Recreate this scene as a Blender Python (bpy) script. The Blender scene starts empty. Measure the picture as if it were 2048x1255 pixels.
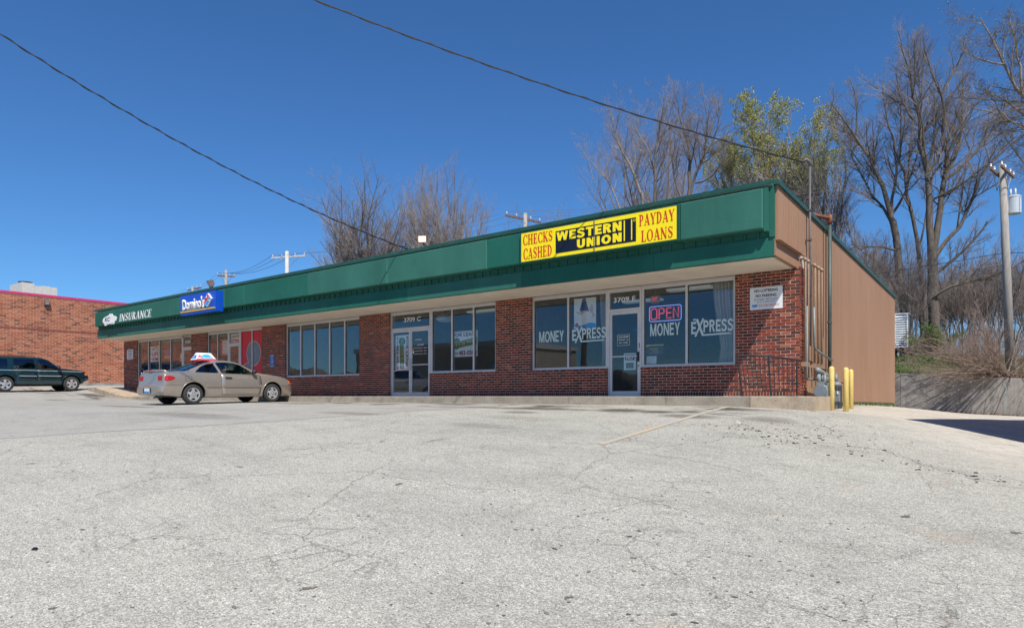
import bpy, bmesh, math, random
import numpy as np
from mathutils import Vector, Matrix
random.seed(7); rng = np.random.default_rng(11)
S = bpy.context.scene
COL = S.collection

# ------------------------------------------------------------------ camera, world, sun
YAW = math.radians(37.09)
cam = bpy.data.cameras.new('camera'); camo = bpy.data.objects.new('camera', cam); COL.objects.link(camo)
cam.sensor_width = 36.0; cam.sensor_fit = 'HORIZONTAL'; cam.lens = 23.555
cam.shift_y = 0.0803; cam.clip_start = 0.05; cam.clip_end = 2000
camo.location = (0, 0, 0); camo.rotation_euler = (math.pi/2, 0, YAW)
S.camera = camo

SUN = Vector((1.2, -1.0, 2.04)).normalized()
w = bpy.data.worlds.new('World'); S.world = w; w.use_nodes = True
nt = w.node_tree; nt.nodes.clear()
sky = nt.nodes.new('ShaderNodeTexSky'); sky.sky_type = 'NISHITA'; sky.sun_disc = False
sky.sun_elevation = math.asin(SUN.z); sky.sun_rotation = math.atan2(SUN.x, SUN.y)
sky.air_density = 1.0; sky.dust_density = 0.0; sky.ozone_density = 6.0; sky.altitude = 0
bg = nt.nodes.new('ShaderNodeBackground'); bg.inputs[1].default_value = 0.15
wo = nt.nodes.new('ShaderNodeOutputWorld')
pol = nt.nodes.new('ShaderNodeMix'); pol.data_type = 'RGBA'; pol.blend_type = 'MULTIPLY'; pol.inputs[0].default_value = 1
pol.inputs[7].default_value = (0.335, 0.55, 0.74, 1)      # deep clear polarised blue over the whole dome
nt.links.new(sky.outputs[0], pol.inputs[6]); nt.links.new(pol.outputs[2], bg.inputs[0]); nt.links.new(bg.outputs[0], wo.inputs[0])
sl = bpy.data.lights.new('sun', 'SUN'); sl.energy = 5.0; sl.angle = math.radians(0.53); sl.color = (1.0, 0.95, 0.865)
so = bpy.data.objects.new('sun', sl); COL.objects.link(so)
so.rotation_euler = SUN.to_track_quat('Z', 'Y').to_euler(); so.location = SUN * 60
S.view_settings.view_transform = 'Standard'; S.view_settings.look = 'None'
S.view_settings.exposure = 0.15; S.view_settings.gamma = 1.0; S.view_settings.use_curve_mapping = False
S.cycles.max_bounces = 8; S.cycles.transparent_max_bounces = 24; S.cycles.use_denoising = True
S.cycles.sample_clamp_indirect = 6.0

# ------------------------------------------------------------------ materials
def newmat(name):
    m = bpy.data.materials.new(name); m.use_nodes = True
    n = m.node_tree.nodes; n.clear()
    out = n.new('ShaderNodeOutputMaterial'); p = n.new('ShaderNodeBsdfPrincipled')
    m.node_tree.links.new(p.outputs[0], out.inputs[0])
    return m, m.node_tree, p
def nd(t, kind, **kw):
    n = t.nodes.new(kind)
    for k, v in kw.items(): setattr(n, k, v)
    return n
def lk(t, a, b): t.links.new(a, b)
def ramp(t, fac, stops, interp='LINEAR'):
    r = nd(t, 'ShaderNodeValToRGB'); r.color_ramp.interpolation = interp
    e = r.color_ramp.elements
    while len(e) < len(stops): e.new(0.5)
    for i, (p, c) in enumerate(stops):
        e[i].position = p; e[i].color = (*c, 1) if len(c) == 3 else c
    if fac is not None: lk(t, fac, r.inputs[0])
    return r
def noise(t, vec, scale, detail=4, rough=0.6, dist=0.0):
    n = nd(t, 'ShaderNodeTexNoise'); n.inputs['Scale'].default_value = scale; n.inputs['Detail'].default_value = detail
    n.inputs['Roughness'].default_value = rough; n.inputs['Distortion'].default_value = dist
    if vec is not None: lk(t, vec, n.inputs['Vector'])
    return n
def math_(t, op, a, b=None, c=None, clamp=False):
    n = nd(t, 'ShaderNodeMath', operation=op, use_clamp=clamp)
    for i, x in enumerate((a, b, c)):
        if x is None: continue
        if isinstance(x, (int, float)): n.inputs[i].default_value = x
        else: lk(t, x, n.inputs[i])
    return n.outputs[0]
def mixc(t, fac, a, b, mode='MIX'):
    n = nd(t, 'ShaderNodeMix', data_type='RGBA', blend_type=mode)
    if isinstance(fac, (int, float)): n.inputs[0].default_value = fac
    else: lk(t, fac, n.inputs[0])
    for i, x in ((6, a), (7, b)):
        if isinstance(x, tuple): n.inputs[i].default_value = (*x, 1)
        else: lk(t, x, n.inputs[i])
    return n.outputs[2]
def pos(t): return nd(t, 'ShaderNodeNewGeometry').outputs['Position']
def mapping(t, vec, scale):
    m = nd(t, 'ShaderNodeMapping'); lk(t, vec, m.inputs[0]); m.inputs['Scale'].default_value = scale
    return m.outputs[0]
def bump(t, p, h, strength, dist=0.01):
    b = nd(t, 'ShaderNodeBump'); b.inputs['Strength'].default_value = strength; b.inputs['Distance'].default_value = dist
    lk(t, h, b.inputs['Height']); lk(t, b.outputs[0], p.inputs['Normal'])

def simple(name, c, rough=0.6, metal=0.0, var=0.12, scale=6.0, spec=0.5, bmp=0.0, coat=0.0, stretch=None, vscale2=None):
    """base colour with weathering noise in world space"""
    m, t, p = newmat(name)
    v = nd(t, 'ShaderNodeTexCoord').outputs['Object'] if stretch is None else mapping(t, nd(t, 'ShaderNodeTexCoord').outputs['Object'], stretch)
    n = noise(t, v, scale, 5, 0.62)
    lo = tuple(x*(1-var) for x in c); hi = tuple(min(1, x*(1+var)) for x in c)
    r = ramp(t, n.outputs[0], [(0.3, lo), (0.7, hi)])
    col = r.outputs[0]
    lk(t, col, p.inputs['Base Color'])
    rr = math_(t, 'MULTIPLY_ADD', n.outputs[0], 0.25, rough-0.12, clamp=True); lk(t, rr, p.inputs['Roughness'])
    p.inputs['Metallic'].default_value = metal; p.inputs['Specular IOR Level'].default_value = spec
    p.inputs['Coat Weight'].default_value = coat; p.inputs['Coat Roughness'].default_value = 0.08
    if bmp: bump(t, p, noise(t, v, scale*9, 3).outputs[0], bmp, 0.004)
    return m
def emit(name, c, s):
    m, t, p = newmat(name); p.inputs['Base Color'].default_value = (*c, 1)
    p.inputs['Emission Color'].default_value = (*c, 1); p.inputs['Emission Strength'].default_value = s
    return m
def brickmat(name, stops, mott=0.38):
    m, t, p = newmat(name)
    oi = nd(t, 'ShaderNodeObjectInfo').outputs['Random']; ri = nd(t, 'ShaderNodeNewGeometry').outputs['Random Per Island']
    f = math_(t, 'FRACT', math_(t, 'ADD', math_(t, 'MULTIPLY', oi, 7.31), ri))
    r = ramp(t, f, stops)
    v = pos(t)
    n = noise(t, mapping(t, v, (1, 1, 1.6)), 19, 5, 0.75); n2 = noise(t, v, 1.1, 3)
    c = mixc(t, mott, r.outputs[0], ramp(t, n.outputs[0], [(0.36, (0.035, 0.022, 0.02)), (0.5, (0.22, 0.06, 0.035)), (0.66, (0.46, 0.16, 0.09))]).outputs[0])
    c = mixc(t, 0.5, c, ramp(t, n2.outputs[0], [(0.3, (0.72, 0.72, 0.72)), (0.7, (1.1, 1.1, 1.1))]).outputs[0], 'MULTIPLY')
    lk(t, c, p.inputs['Base Color']); p.inputs['Roughness'].default_value = 0.9; p.inputs['Specular IOR Level'].default_value = 0.1
    bump(t, p, noise(t, v, 120, 3).outputs[0], 0.35, 0.004)
    return m
def glassmat(name, tint, f0=0.1, pw=3.2, rough=0.0):
    m = bpy.data.materials.new(name); m.use_nodes = True; t = m.node_tree; t.nodes.clear()
    out = nd(t, 'ShaderNodeOutputMaterial'); mix = nd(t, 'ShaderNodeMixShader')
    tr = nd(t, 'ShaderNodeBsdfTransparent'); tr.inputs[0].default_value = (*tint, 1)
    gl = nd(t, 'ShaderNodeBsdfGlossy'); gl.inputs['Roughness'].default_value = rough; gl.inputs[0].default_value = (0.95, 0.97, 1, 1)
    lw = nd(t, 'ShaderNodeLayerWeight'); lw.inputs[0].default_value = 0.5
    f = math_(t, 'MULTIPLY_ADD', math_(t, 'POWER', lw.outputs['Facing'], pw), 1-f0, f0, clamp=True)
    bp_ = nd(t, 'ShaderNodeBump'); bp_.inputs['Strength'].default_value = 0.25; bp_.inputs['Distance'].default_value = 0.004; lk(t, noise(t, pos(t), 0.9, 2).outputs[0], bp_.inputs['Height']); lk(t, bp_.outputs[0], gl.inputs['Normal'])
    lk(t, f, mix.inputs[0]); lk(t, tr.outputs[0], mix.inputs[1]); lk(t, gl.outputs[0], mix.inputs[2]); lk(t, mix.outputs[0], out.inputs[0])
    return m

M = {}
M['mortar'] = simple('mortar', (0.60, 0.54, 0.46), 0.9, var=0.25, scale=9, spec=0.2, bmp=0.4)
BR = [(0.0, (0.045, 0.03, 0.028)), (0.25, (0.06, 0.036, 0.032)), (0.36, (0.16, 0.038, 0.026)), (0.58, (0.245, 0.044, 0.028)), (0.87, (0.31, 0.058, 0.034)), (0.96, (0.40, 0.115, 0.06)), (1.0, (0.48, 0.19, 0.10))]
M['brick'] = brickmat('red_brick', BR)
M['brick_pale'] = brickmat('pale_brick', [(0.0, (0.15, 0.08, 0.06)), (0.1, (0.22, 0.095, 0.065)), (0.18, (0.36, 0.12, 0.068)), (0.6, (0.45, 0.15, 0.08)), (1.0, (0.50, 0.20, 0.11))], 0.15)
M['mortar_pale'] = simple('pale_mortar', (0.58, 0.46, 0.35), 0.9, var=0.15, spec=0.2)
def green(name, c):
    m, t, p = newmat(name); v = pos(t)
    n = noise(t, mapping(t, v, (0.6, 0.6, 0.25)), 1.4, 5, 0.6); n2 = noise(t, mapping(t, v, (9, 9, 0.5)), 2.0, 4, 0.6)
    a = tuple(x*0.82 for x in c); b = tuple(x*1.14 for x in c)
    col = ramp(t, n.outputs[0], [(0.3, a), (0.7, b)]).outputs[0]
    col = mixc(t, math_(t, 'MULTIPLY', ramp(t, n2.outputs[0], [(0.55, (0, 0, 0)), (0.85, (1, 1, 1))]).outputs[0], 0.07), col, (0.20, 0.29, 0.25))
    hs = nd(t, 'ShaderNodeHueSaturation'); oi = nd(t, 'ShaderNodeObjectInfo').outputs['Random']
    lk(t, math_(t, 'MULTIPLY_ADD', oi, 0.26, 0.86), hs.inputs['Value']); lk(t, math_(t, 'MULTIPLY_ADD', oi, -0.18, 1.0), hs.inputs['Saturation']); lk(t, col, hs.inputs['Color']); col = hs.outputs[0]
    lk(t, col, p.inputs['Base Color']); p.inputs['Roughness'].default_value = 0.5; p.inputs['Specular IOR Level'].default_value = 0.12
    bump(t, p, noise(t, mapping(t, v, (1, 1, 1.6)), 1.3, 3).outputs[0], 0.35, 0.03)
    return m
M['green'] = green('green_metal', (0.020, 0.135, 0.098))
M['green_dark'] = simple('dark_green_trim', (0.02, 0.085, 0.06), 0.4, var=0.2, scale=2)
M['trim_line'] = simple('pale_trim', (0.25, 0.33, 0.27), 0.5)
M['soffit'] = simple('soffit_paint', (0.78, 0.70, 0.59), 0.75, var=0.1, scale=1.5, stretch=(1, 1, 1))
def sidingmat():
    m, t, p = newmat('brown_siding'); v = pos(t)
    n = noise(t, mapping(t, v, (1, 0.25, 0.12)), 2.0, 5, 0.6); n2 = noise(t, mapping(t, v, (1, 6, 0.25)), 2.2, 4, 0.65)
    col = ramp(t, n.outputs[0], [(0.3, (0.33, 0.19, 0.115)), (0.7, (0.39, 0.23, 0.145))]).outputs[0]
    col = mixc(t, math_(t, 'MULTIPLY', ramp(t, n2.outputs[0], [(0.5, (0, 0, 0)), (0.75, (1, 1, 1))]).outputs[0], 0.35), col, (0.45, 0.30, 0.22))
    lk(t, col, p.inputs['Base Color']); p.inputs['Roughness'].default_value = 0.7; p.inputs['Specular IOR Level'].default_value = 0.2
    return m
M['siding'] = sidingmat()
M['brown_pipe'] = simple('brown_pipe', (0.34, 0.235, 0.165), 0.5, var=0.15)
M['rust'] = simple('rust', (0.24, 0.075, 0.035), 0.85, var=0.5, scale=12)
M['mast'] = simple('mast_gray', (0.115, 0.10, 0.095), 0.55, var=0.25)
M['gray_pipe'] = simple('gray_pipe', (0.22, 0.25, 0.25), 0.5, var=0.2)
M['dark_pipe'] = simple('dark_green_pipe', (0.06, 0.085, 0.075), 0.5, var=0.35, scale=3)
M['meter'] = simple('meter_gray', (0.20, 0.235, 0.26), 0.45, var=0.15)
M['alu'] = simple('aluminium', (0.62, 0.60, 0.59), 0.42, metal=0.25, var=0.07, scale=3)
M['gasket'] = simple('gasket', (0.02, 0.02, 0.022), 0.6)
M['glass'] = glassmat('window_glass', (0.90, 0.93, 0.94), 0.055, 3.0)
M['vinyl'] = simple('pale_vinyl', (0.55, 0.68, 0.68), 0.5, var=0.05)
M['white'] = simple('white_paint', (0.78, 0.78, 0.77), 0.5, var=0.05)
M['white_sign'] = simple('white_sign', (0.74, 0.76, 0.78), 0.45, var=0.04)
M['black'] = simple('black_paint', (0.012, 0.012, 0.016), 0.4)
M['yellow_sign'] = simple('yellow_sign', (0.95, 0.76, 0.004), 0.35, var=0.04)
M['sign_navy'] = simple('sign_black', (0.008, 0.009, 0.02), 0.3)
M['sign_red'] = simple('sign_red', (0.55, 0.03, 0.008), 0.45)
M['blue_sign'] = simple('blue_sign', (0.006, 0.075, 0.50), 0.3, var=0.05)
M['logo_red'] = simple('logo_red', (0.62, 0.03, 0.05), 0.4)
M['logo_blue'] = simple('logo_blue', (0.03, 0.30, 0.70), 0.4)
M['sky_blue'] = simple('cyan_print', (0.02, 0.42, 0.80), 0.4)
M['yellow_bar'] = simple('yellow_bar', (0.62, 0.42, 0.03), 0.4)
M['red_panel'] = simple('red_panel', (0.60, 0.012, 0.03), 0.35, var=0.06)
M['gray_disc'] = simple('gray_disc', (0.16, 0.19, 0.22), 0.2)
M['maroon'] = simple('maroon_print', (0.20, 0.012, 0.02), 0.5)
M['lease_green'] = simple('lease_green', (0.03, 0.14, 0.045), 0.5)
M['gold'] = simple('gold_print', (0.62, 0.40, 0.04), 0.5)
M['hc_blue'] = simple('parking_blue', (0.05, 0.16, 0.42), 0.4)
M['navy_print'] = simple('navy_print', (0.02, 0.07, 0.25), 0.4)
M['skin_print'] = simple('pale_print', (0.62, 0.47, 0.40), 0.5)
M['paper'] = simple('paper', (0.75, 0.75, 0.73), 0.8, var=0.04)
M['gray_print'] = simple('gray_print', (0.12, 0.12, 0.13), 0.6)
M['orange_print'] = simple('orange_print', (0.62, 0.16, 0.05), 0.6)
M['curtain'] = simple('curtain_cloth', (0.50, 0.46, 0.44), 0.9, var=0.1)
M['int_wall'] = simple('interior_wall', (0.22, 0.20, 0.17), 0.9)
M['int_floor'] = simple('interior_floor', (0.06, 0.055, 0.05), 0.8)
M['int_ceiling'] = simple('interior_ceiling', (0.42, 0.40, 0.36), 0.9)
M['roof'] = simple('roof_membrane', (0.30, 0.29, 0.28), 0.9, var=0.2)
M['neon_red'] = emit('neon_red', (1.0, 0.09, 0.14), 0.55)
M['neon_blue'] = emit('neon_blue', (0.32, 0.38, 1.0), 0.75)
M['lamp_on'] = emit('lamp_lit', (1.0, 0.80, 0.58), 0.85)
M['tube_on'] = emit('tube_lit', (0.85, 0.92, 0.9), 0.12)
M['exit_red'] = emit('exit_red', (0.8, 0.08, 0.06), 0.5)
M['lens'] = simple('lamp_lens', (0.25, 0.26, 0.28), 0.15)
M['bronze'] = simple('lamp_housing', (0.16, 0.12, 0.095), 0.5, var=0.2)
M['dark_metal'] = simple('wrought_iron', (0.03, 0.026, 0.028), 0.5, var=0.3)
M['bollard'] = simple('bollard_yellow', (0.80, 0.60, 0.19), 0.5, var=0.12, scale=5)
M['utility_box'] = simple('utility_box', (0.035, 0.035, 0.045), 0.6)
M['wire'] = simple('cable_rubber', (0.012, 0.012, 0.014), 0.6)
M['wire_gray'] = simple('bare_wire', (0.16, 0.17, 0.19), 0.5)
M['pole'] = simple('weathered_pole', (0.33, 0.30, 0.265), 0.9, var=0.25, scale=3, stretch=(5, 5, 0.6), bmp=0.5)
M['pole_white'] = simple('concrete_pole', (0.50, 0.48, 0.44), 0.8, var=0.12)
M['crossarm'] = simple('crossarm_wood', (0.17, 0.11, 0.085), 0.9, var=0.3)
M['insulator'] = simple('porcelain', (0.6, 0.58, 0.55), 0.25)
M['transformer'] = simple('transformer_gray', (0.52, 0.57, 0.60), 0.4, var=0.06)
M['pink'] = simple('pink_metal', (0.62, 0.045, 0.15), 0.45, var=0.08)
M['belt'] = simple('belt_course', (0.22, 0.055, 0.04), 0.85, var=0.2)
M['hvac'] = simple('hvac_metal', (0.56, 0.53, 0.48), 0.5, var=0.08)
M['trailer'] = simple('trailer_white', (0.66, 0.67, 0.67), 0.6, var=0.1)

def concrete(name, c, rust=False, streak=0.0):
    m, t, p = newmat(name); v = pos(t)
    n = noise(t, v, 2.5, 6, 0.65); n2 = noise(t, v, 45, 3, 0.7)
    col = ramp(t, n.outputs[0], [(0.28, tuple(x*0.62 for x in c)), (0.5, c), (0.75, tuple(min(1, x*1.25) for x in c))]).outputs[0]
    col = mixc(t, 0.55, col, ramp(t, n2.outputs[0], [(0.3, (0.5, 0.48, 0.45)), (0.6, (1, 1, 1))]).outputs[0], 'MULTIPLY')
    if streak:
        n3 = noise(t, mapping(t, v, (3, 3, 0.15)), 1.5, 5, 0.7)
        col = mixc(t, streak, col, ramp(t, n3.outputs[0], [(0.35, (0.35, 0.33, 0.31)), (0.65, (1, 1, 1))]).outputs[0], 'MULTIPLY')
    if rust:
        d = nd(t, 'ShaderNodeVectorMath', operation='DISTANCE'); lk(t, v, d.inputs[0]); d.inputs[1].default_value = (-4.0, 13.6, -0.02)
        f = math_(t, 'MULTIPLY', ramp(t, d.outputs['Value'], [(0.08, (1, 1, 1)), (0.42, (0, 0, 0))]).outputs[0], noise(t, mapping(t, v, (5, 5, 1.5)), 3, 4).outputs[0])
        col = mixc(t, f, col, (0.32, 0.13, 0.04))
    lk(t, col, p.inputs['Base Color']); p.inputs['Roughness'].default_value = 0.9; p.inputs['Specular IOR Level'].default_value = 0.2
    bump(t, p, n2.outputs[0], 0.5, 0.006)
    return m
M['kerb'] = concrete('kerb_concrete', (0.38, 0.33, 0.26), True)
M['kerb_new'] = concrete('newer_concrete', (0.50, 0.40, 0.29))
M['wall_concrete'] = concrete('retaining_concrete', (0.36, 0.34, 0.32), streak=0.4)

def barkmat(name, a, b):
    m, t, p = newmat(name); v = pos(t)
    n = noise(t, mapping(t, v, (3, 3, 0.8)), 3.2, 6, 0.8)
    lk(t, ramp(t, n.outputs[0], [(0.3, a), (0.7, b)]).outputs[0], p.inputs['Base Color'])
    p.inputs['Roughness'].default_value = 0.9; p.inputs['Specular IOR Level'].default_value = 0.15
    bump(t, p, noise(t, mapping(t, v, (9, 9, 2)), 2.2, 4).outputs[0], 0.7, 0.03)
    return m
M['bark'] = barkmat('gray_bark', (0.07, 0.06, 0.05), (0.21, 0.175, 0.145))
M['bark_pale'] = barkmat('pale_bark', (0.17, 0.14, 0.115), (0.34, 0.29, 0.25))
M['twig'] = simple('twigs', (0.29, 0.24, 0.21), 0.9, var=0.35, scale=0.7, spec=0.1)
M['twig_pale'] = simple('pale_twigs', (0.34, 0.28, 0.245), 0.9, var=0.3, scale=0.7, spec=0.1)
M['twig_dark'] = simple('dark_twigs', (0.15, 0.12, 0.10), 0.9, var=0.3, scale=0.7, spec=0.1)
M['stem'] = simple('shrub_stems', (0.285, 0.21, 0.165), 0.85, var=0.3, scale=2, spec=0.15)
def leafmat(name, a, b):
    m, t, p = newmat(name)
    ri = nd(t, 'ShaderNodeNewGeometry').outputs['Random Per Island']
    lk(t, ramp(t, ri, [(0, a), (1, b)]).outputs[0], p.inputs['Base Color']); p.inputs['Roughness'].default_value = 0.6
    p.inputs['Specular IOR Level'].default_value = 0.2
    return m
M['leaf_spring'] = leafmat('spring_leaves', (0.26, 0.27, 0.06), (0.46, 0.44, 0.15))
M['leaf_bud'] = leafmat('bud_leaves', (0.16, 0.115, 0.03), (0.34, 0.26, 0.08))
M['leaf_green'] = leafmat('green_leaves', (0.05, 0.11, 0.015), (0.16, 0.22, 0.04))
M['grass'] = leafmat('grass_blades', (0.03, 0.10, 0.012), (0.12, 0.20, 0.04))
M['litter'] = leafmat('leaf_litter', (0.10, 0.055, 0.035), (0.30, 0.19, 0.13))
M['stone'] = leafmat('dark_gravel', (0.03, 0.027, 0.025), (0.10, 0.09, 0.085))
M['pit'] = leafmat('tar_spot', (0.10, 0.085, 0.075), (0.24, 0.22, 0.19))
M['stone_pale'] = leafmat('pale_stone', (0.35, 0.33, 0.30), (0.5, 0.48, 0.45))
def dirtmat():
    m, t, p = newmat('hillside_soil'); v = pos(t)
    n = noise(t, v, 0.35, 6, 0.7); n2 = noise(t, v, 4, 4, 0.7)
    f = math_(t, 'ADD', math_(t, 'MULTIPLY', n.outputs[0], 0.7), math_(t, 'MULTIPLY', n2.outputs[0], 0.3))
    lk(t, ramp(t, f, [(0.35, (0.05, 0.075, 0.02)), (0.5, (0.10, 0.085, 0.04)), (0.62, (0.17, 0.12, 0.085))]).outputs[0], p.inputs['Base Color'])
    p.inputs['Roughness'].default_value = 0.95; bump(t, p, n2.outputs[0], 0.8, 0.05)
    return m
M['soil'] = dirtmat()

# ------------------------------------------------------------------ mesh helpers
class MB:
    def __init__(s): s.v = []; s.f = []
    def add(s, vs, fs):
        o = len(s.v); s.v += [tuple(x) for x in vs]; s.f += [tuple(i+o for i in f) for f in fs]; return s
    def box(s, x0, x1, y0, y1, z0, z1):
        return s.add([(x0,y0,z0),(x1,y0,z0),(x1,y1,z0),(x0,y1,z0),(x0,y0,z1),(x1,y0,z1),(x1,y1,z1),(x0,y1,z1)],
                     [(0,3,2,1),(4,5,6,7),(0,1,5,4),(1,2,6,5),(2,3,7,6),(3,0,4,7)])
    def tube(s, pts, rad, n=8, cap=True):
        pts = [Vector(p) for p in pts]; k = len(pts)
        if not isinstance(rad, (list, tuple)): rad = [rad]*k
        o = len(s.v); up = None
        for i in range(k):
            d = (pts[min(i+1, k-1)] - pts[max(i-1, 0)]).normalized()
            if up is None:
                up = d.orthogonal().normalized()
            u = (up - d*up.dot(d)); u = u.normalized() if u.length > 1e-6 else d.orthogonal().normalized(); up = u
            w_ = d.cross(u)
            for j in range(n):
                a = 2*math.pi*j/n; s.v.append(tuple(pts[i] + (u*math.cos(a) + w_*math.sin(a))*rad[i]))
        for i in range(k-1):
            for j in range(n):
                a, b = o+i*n+j, o+i*n+(j+1) % n; s.f.append((a, b, b+n, a+n))
        if cap:
            s.f.append(tuple(o+j for j in reversed(range(n)))); s.f.append(tuple(o+(k-1)*n+j for j in range(n)))
        return s
    def cyl(s, p, q, r, n=12, r2=None): return s.tube([p, q], [r, r if r2 is None else r2], n)
    def prism(s, poly, e0, e1, axes='xz', third='y'):
        """polygon in two axes extruded along the third"""
        ix = {'x': 0, 'y': 1, 'z': 2}; a, b, c = ix[axes[0]], ix[axes[1]], ix[third]; n = len(poly); vs = []
        for e in (e0, e1):
            for p in poly:
                q = [0, 0, 0]; q[a] = p[0]; q[b] = p[1]; q[c] = e; vs.append(q)
        fs = [tuple(range(n)), tuple(reversed(range(n, 2*n)))] + [(i, (i+1) % n + 0, (i+1) % n + n, i+n)[::-1] for i in range(n)]
        return s.add(vs, fs)
    def lathe(s, c, prof, n=20, axis='z', cap=True):
        o = len(s.v)
        for (r, h) in prof:
            for j in range(n):
                a = 2*math.pi*j/n; x, y = r*math.cos(a), r*math.sin(a)
                s.v.append((c[0]+x, c[1]+y, c[2]+h) if axis == 'z' else (c[0]+h, c[1]+x, c[2]+y) if axis == 'x' else (c[0]+x, c[1]+h, c[2]+y))
        for i in range(len(prof)-1):
            for j in range(n):
                a, b = o+i*n+j, o+i*n+(j+1) % n; s.f.append((a, b, b+n, a+n))
        if cap: s.f.append(tuple(o+j for j in range(n))[::-1]); s.f.append(tuple(o+(len(prof)-1)*n+j for j in range(n)))
        return s
    def build(s, name, mat, parent=None, local=False, smooth=False, kind=None, fixn=True):
        me = bpy.data.meshes.new(name)
        v = s.v
        if parent is not None and not local:
            off = wloc(parent); v = [(a-off[0], b-off[1], c-off[2]) for a, b, c in v]
        me.from_pydata(v, [], s.f)
        if fixn:
            bm = bmesh.new(); bm.from_mesh(me); bmesh.ops.recalc_face_normals(bm, faces=bm.faces); bm.to_mesh(me); bm.free()
        me.validate()
        return link(name, me, mat, parent, smooth, kind)
def link(name, me, mat, parent=None, smooth=False, kind=None):
    if mat is not None and len(me.materials) == 0: me.materials.append(M[mat] if isinstance(mat, str) else mat)
    if smooth: me.polygons.foreach_set('use_smooth', [True]*len(me.polygons))
    o = bpy.data.objects.new(name, me); COL.objects.link(o)
    if parent is not None: o.parent = parent
    if kind: o['kind'] = kind
    return o
def wloc(o):
    v = Vector((0, 0, 0))
    while o is not None: v += o.location; o = o.parent
    return v
def tag(o, label, cat=None, group=None, kind=None):
    if label: o['label'] = label
    if cat: o['category'] = cat
    if group: o['group'] = group
    if kind: o['kind'] = kind
    return o
def thing(name, loc, label, cat, group=None, rz=0):
    o = bpy.data.objects.new(name, None); COL.objects.link(o); o.location = loc; o.rotation_euler = (0, 0, rz)
    o.empty_display_size = 0.2
    return tag(o, label, cat, group)
def copytree(o, parent=None):
    c = o.copy(); COL.objects.link(c); c.parent = parent
    for ch in list(o.children): copytree(ch, c)
    return c

# basis for flat print: origin, right vector, up vector, normal
def put2d(polys, org, right, up, name, mat, parent, thick=0.002, local=False):
    org, right, up = Vector(org), Vector(right), Vector(up); nrm = right.cross(up)
    b = MB()
    for poly in polys:
        n = len(poly)
        fr = [org + right*x + up*y + nrm*thick for x, y in poly]; bk = [org + right*x + up*y for x, y in poly]
        b.add(fr + bk, [tuple(range(n))] + [(i, i+n, (i+1) % n + n, (i+1) % n) for i in range(n)])
    return b.build(name, mat, parent, local=local)
def text(s, x0, x1, y0, y1, org, right, up, mat, parent, name='lettering', bold=0.0, shear=0.0, thick=0.002, local=False, space=1.0, align_w=True):
    c = bpy.data.curves.new('t', 'FONT'); c.body = s; c.size = 1; c.offset = bold; c.shear = shear; c.resolution_u = 3
    c.space_character = space
    o = bpy.data.objects.new('t', c); COL.objects.link(o)
    dg = bpy.context.evaluated_depsgraph_get(); dg.update()
    me = bpy.data.meshes.new_from_object(o.evaluated_get(dg)); bpy.data.objects.remove(o)
    n = len(me.vertices); a = np.zeros(n*3); me.vertices.foreach_get('co', a); a = a.reshape(-1, 3)
    mn, mx = a.min(0), a.max(0)
    org, right, up = Vector(org), Vector(right), Vector(up); nrm = right.cross(up)
    sx = (x1-x0)/(mx[0]-mn[0]); sy = (y1-y0)/(mx[1]-mn[1])
    if not align_w: sx = sy
    U = x0 + (a[:, 0]-mn[0])*sx; V = y0 + (a[:, 1]-mn[1])*sy
    P = np.array(org)[None] + U[:, None]*np.array(right)[None] + V[:, None]*np.array(up)[None] + np.array(nrm)[None]*thick
    if parent is not None and not local: P = P - np.array(wloc(parent))[None]
    me.vertices.foreach_set('co', P.ravel()); me.materials.clear(); me.update()
    bm = bmesh.new(); bm.from_mesh(me)
    lim = [e for e in bm.edges]
    r = bmesh.ops.extrude_face_region(bm, geom=bm.faces[:]); vs = [g for g in r['geom'] if isinstance(g, bmesh.types.BMVert)]
    bmesh.ops.translate(bm, verts=vs, vec=-nrm*thick*0.9); bmesh.ops.recalc_face_normals(bm, faces=bm.faces); bm.to_mesh(me); bm.free()
    return link(name, me, mat, parent)

# serif glyphs as stroke polygons (unit cap height)
def stroke(pts, ws):
    if not isinstance(ws, (list, tuple)): ws = [ws]*len(pts)
    out = []; P = [Vector(p) for p in pts]; L = []; R = []
    for i in range(len(P)):
        d = (P[min(i+1, len(P)-1)] - P[max(i-1, 0)]).normalized(); n = Vector((-d.y, d.x))*ws[i]/2
        L.append(P[i]+n); R.append(P[i]-n)
    for i in range(len(P)-1): out.append([tuple(L[i]), tuple(R[i]), tuple(R[i+1]), tuple(L[i+1])])
    return out
def ring(cx, cy, rx, ry, tx, ty, a0, a1, n=14):
    o = []
    for i in range(n):
        t0, t1 = [math.radians(a0+(a1-a0)*k/n) for k in (i, i+1)]
        f = lambda t, dx, dy: (cx+(rx-dx)*math.cos(t), cy+(ry-dy)*math.sin(t))
        o.append([f(t0, 0, 0), f(t1, 0, 0), f(t1, tx, ty), f(t0, tx, ty)])
    return o
def rect(x0, x1, y0, y1): return [[(x0, y0), (x1, y0), (x1, y1), (x0, y1)]]
T, h_, sf = 0.17, 0.065, 0.08
def stem(x, t=T, y0=0, y1=1, top=True, bot=True):
    o = rect(x, x+t, y0, y1)
    if bot: o += rect(x-sf, x+t+sf, y0, y0+0.045)
    if top: o += rect(x-sf, x+t+sf, y1-0.045, y1)
    return o
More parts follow.
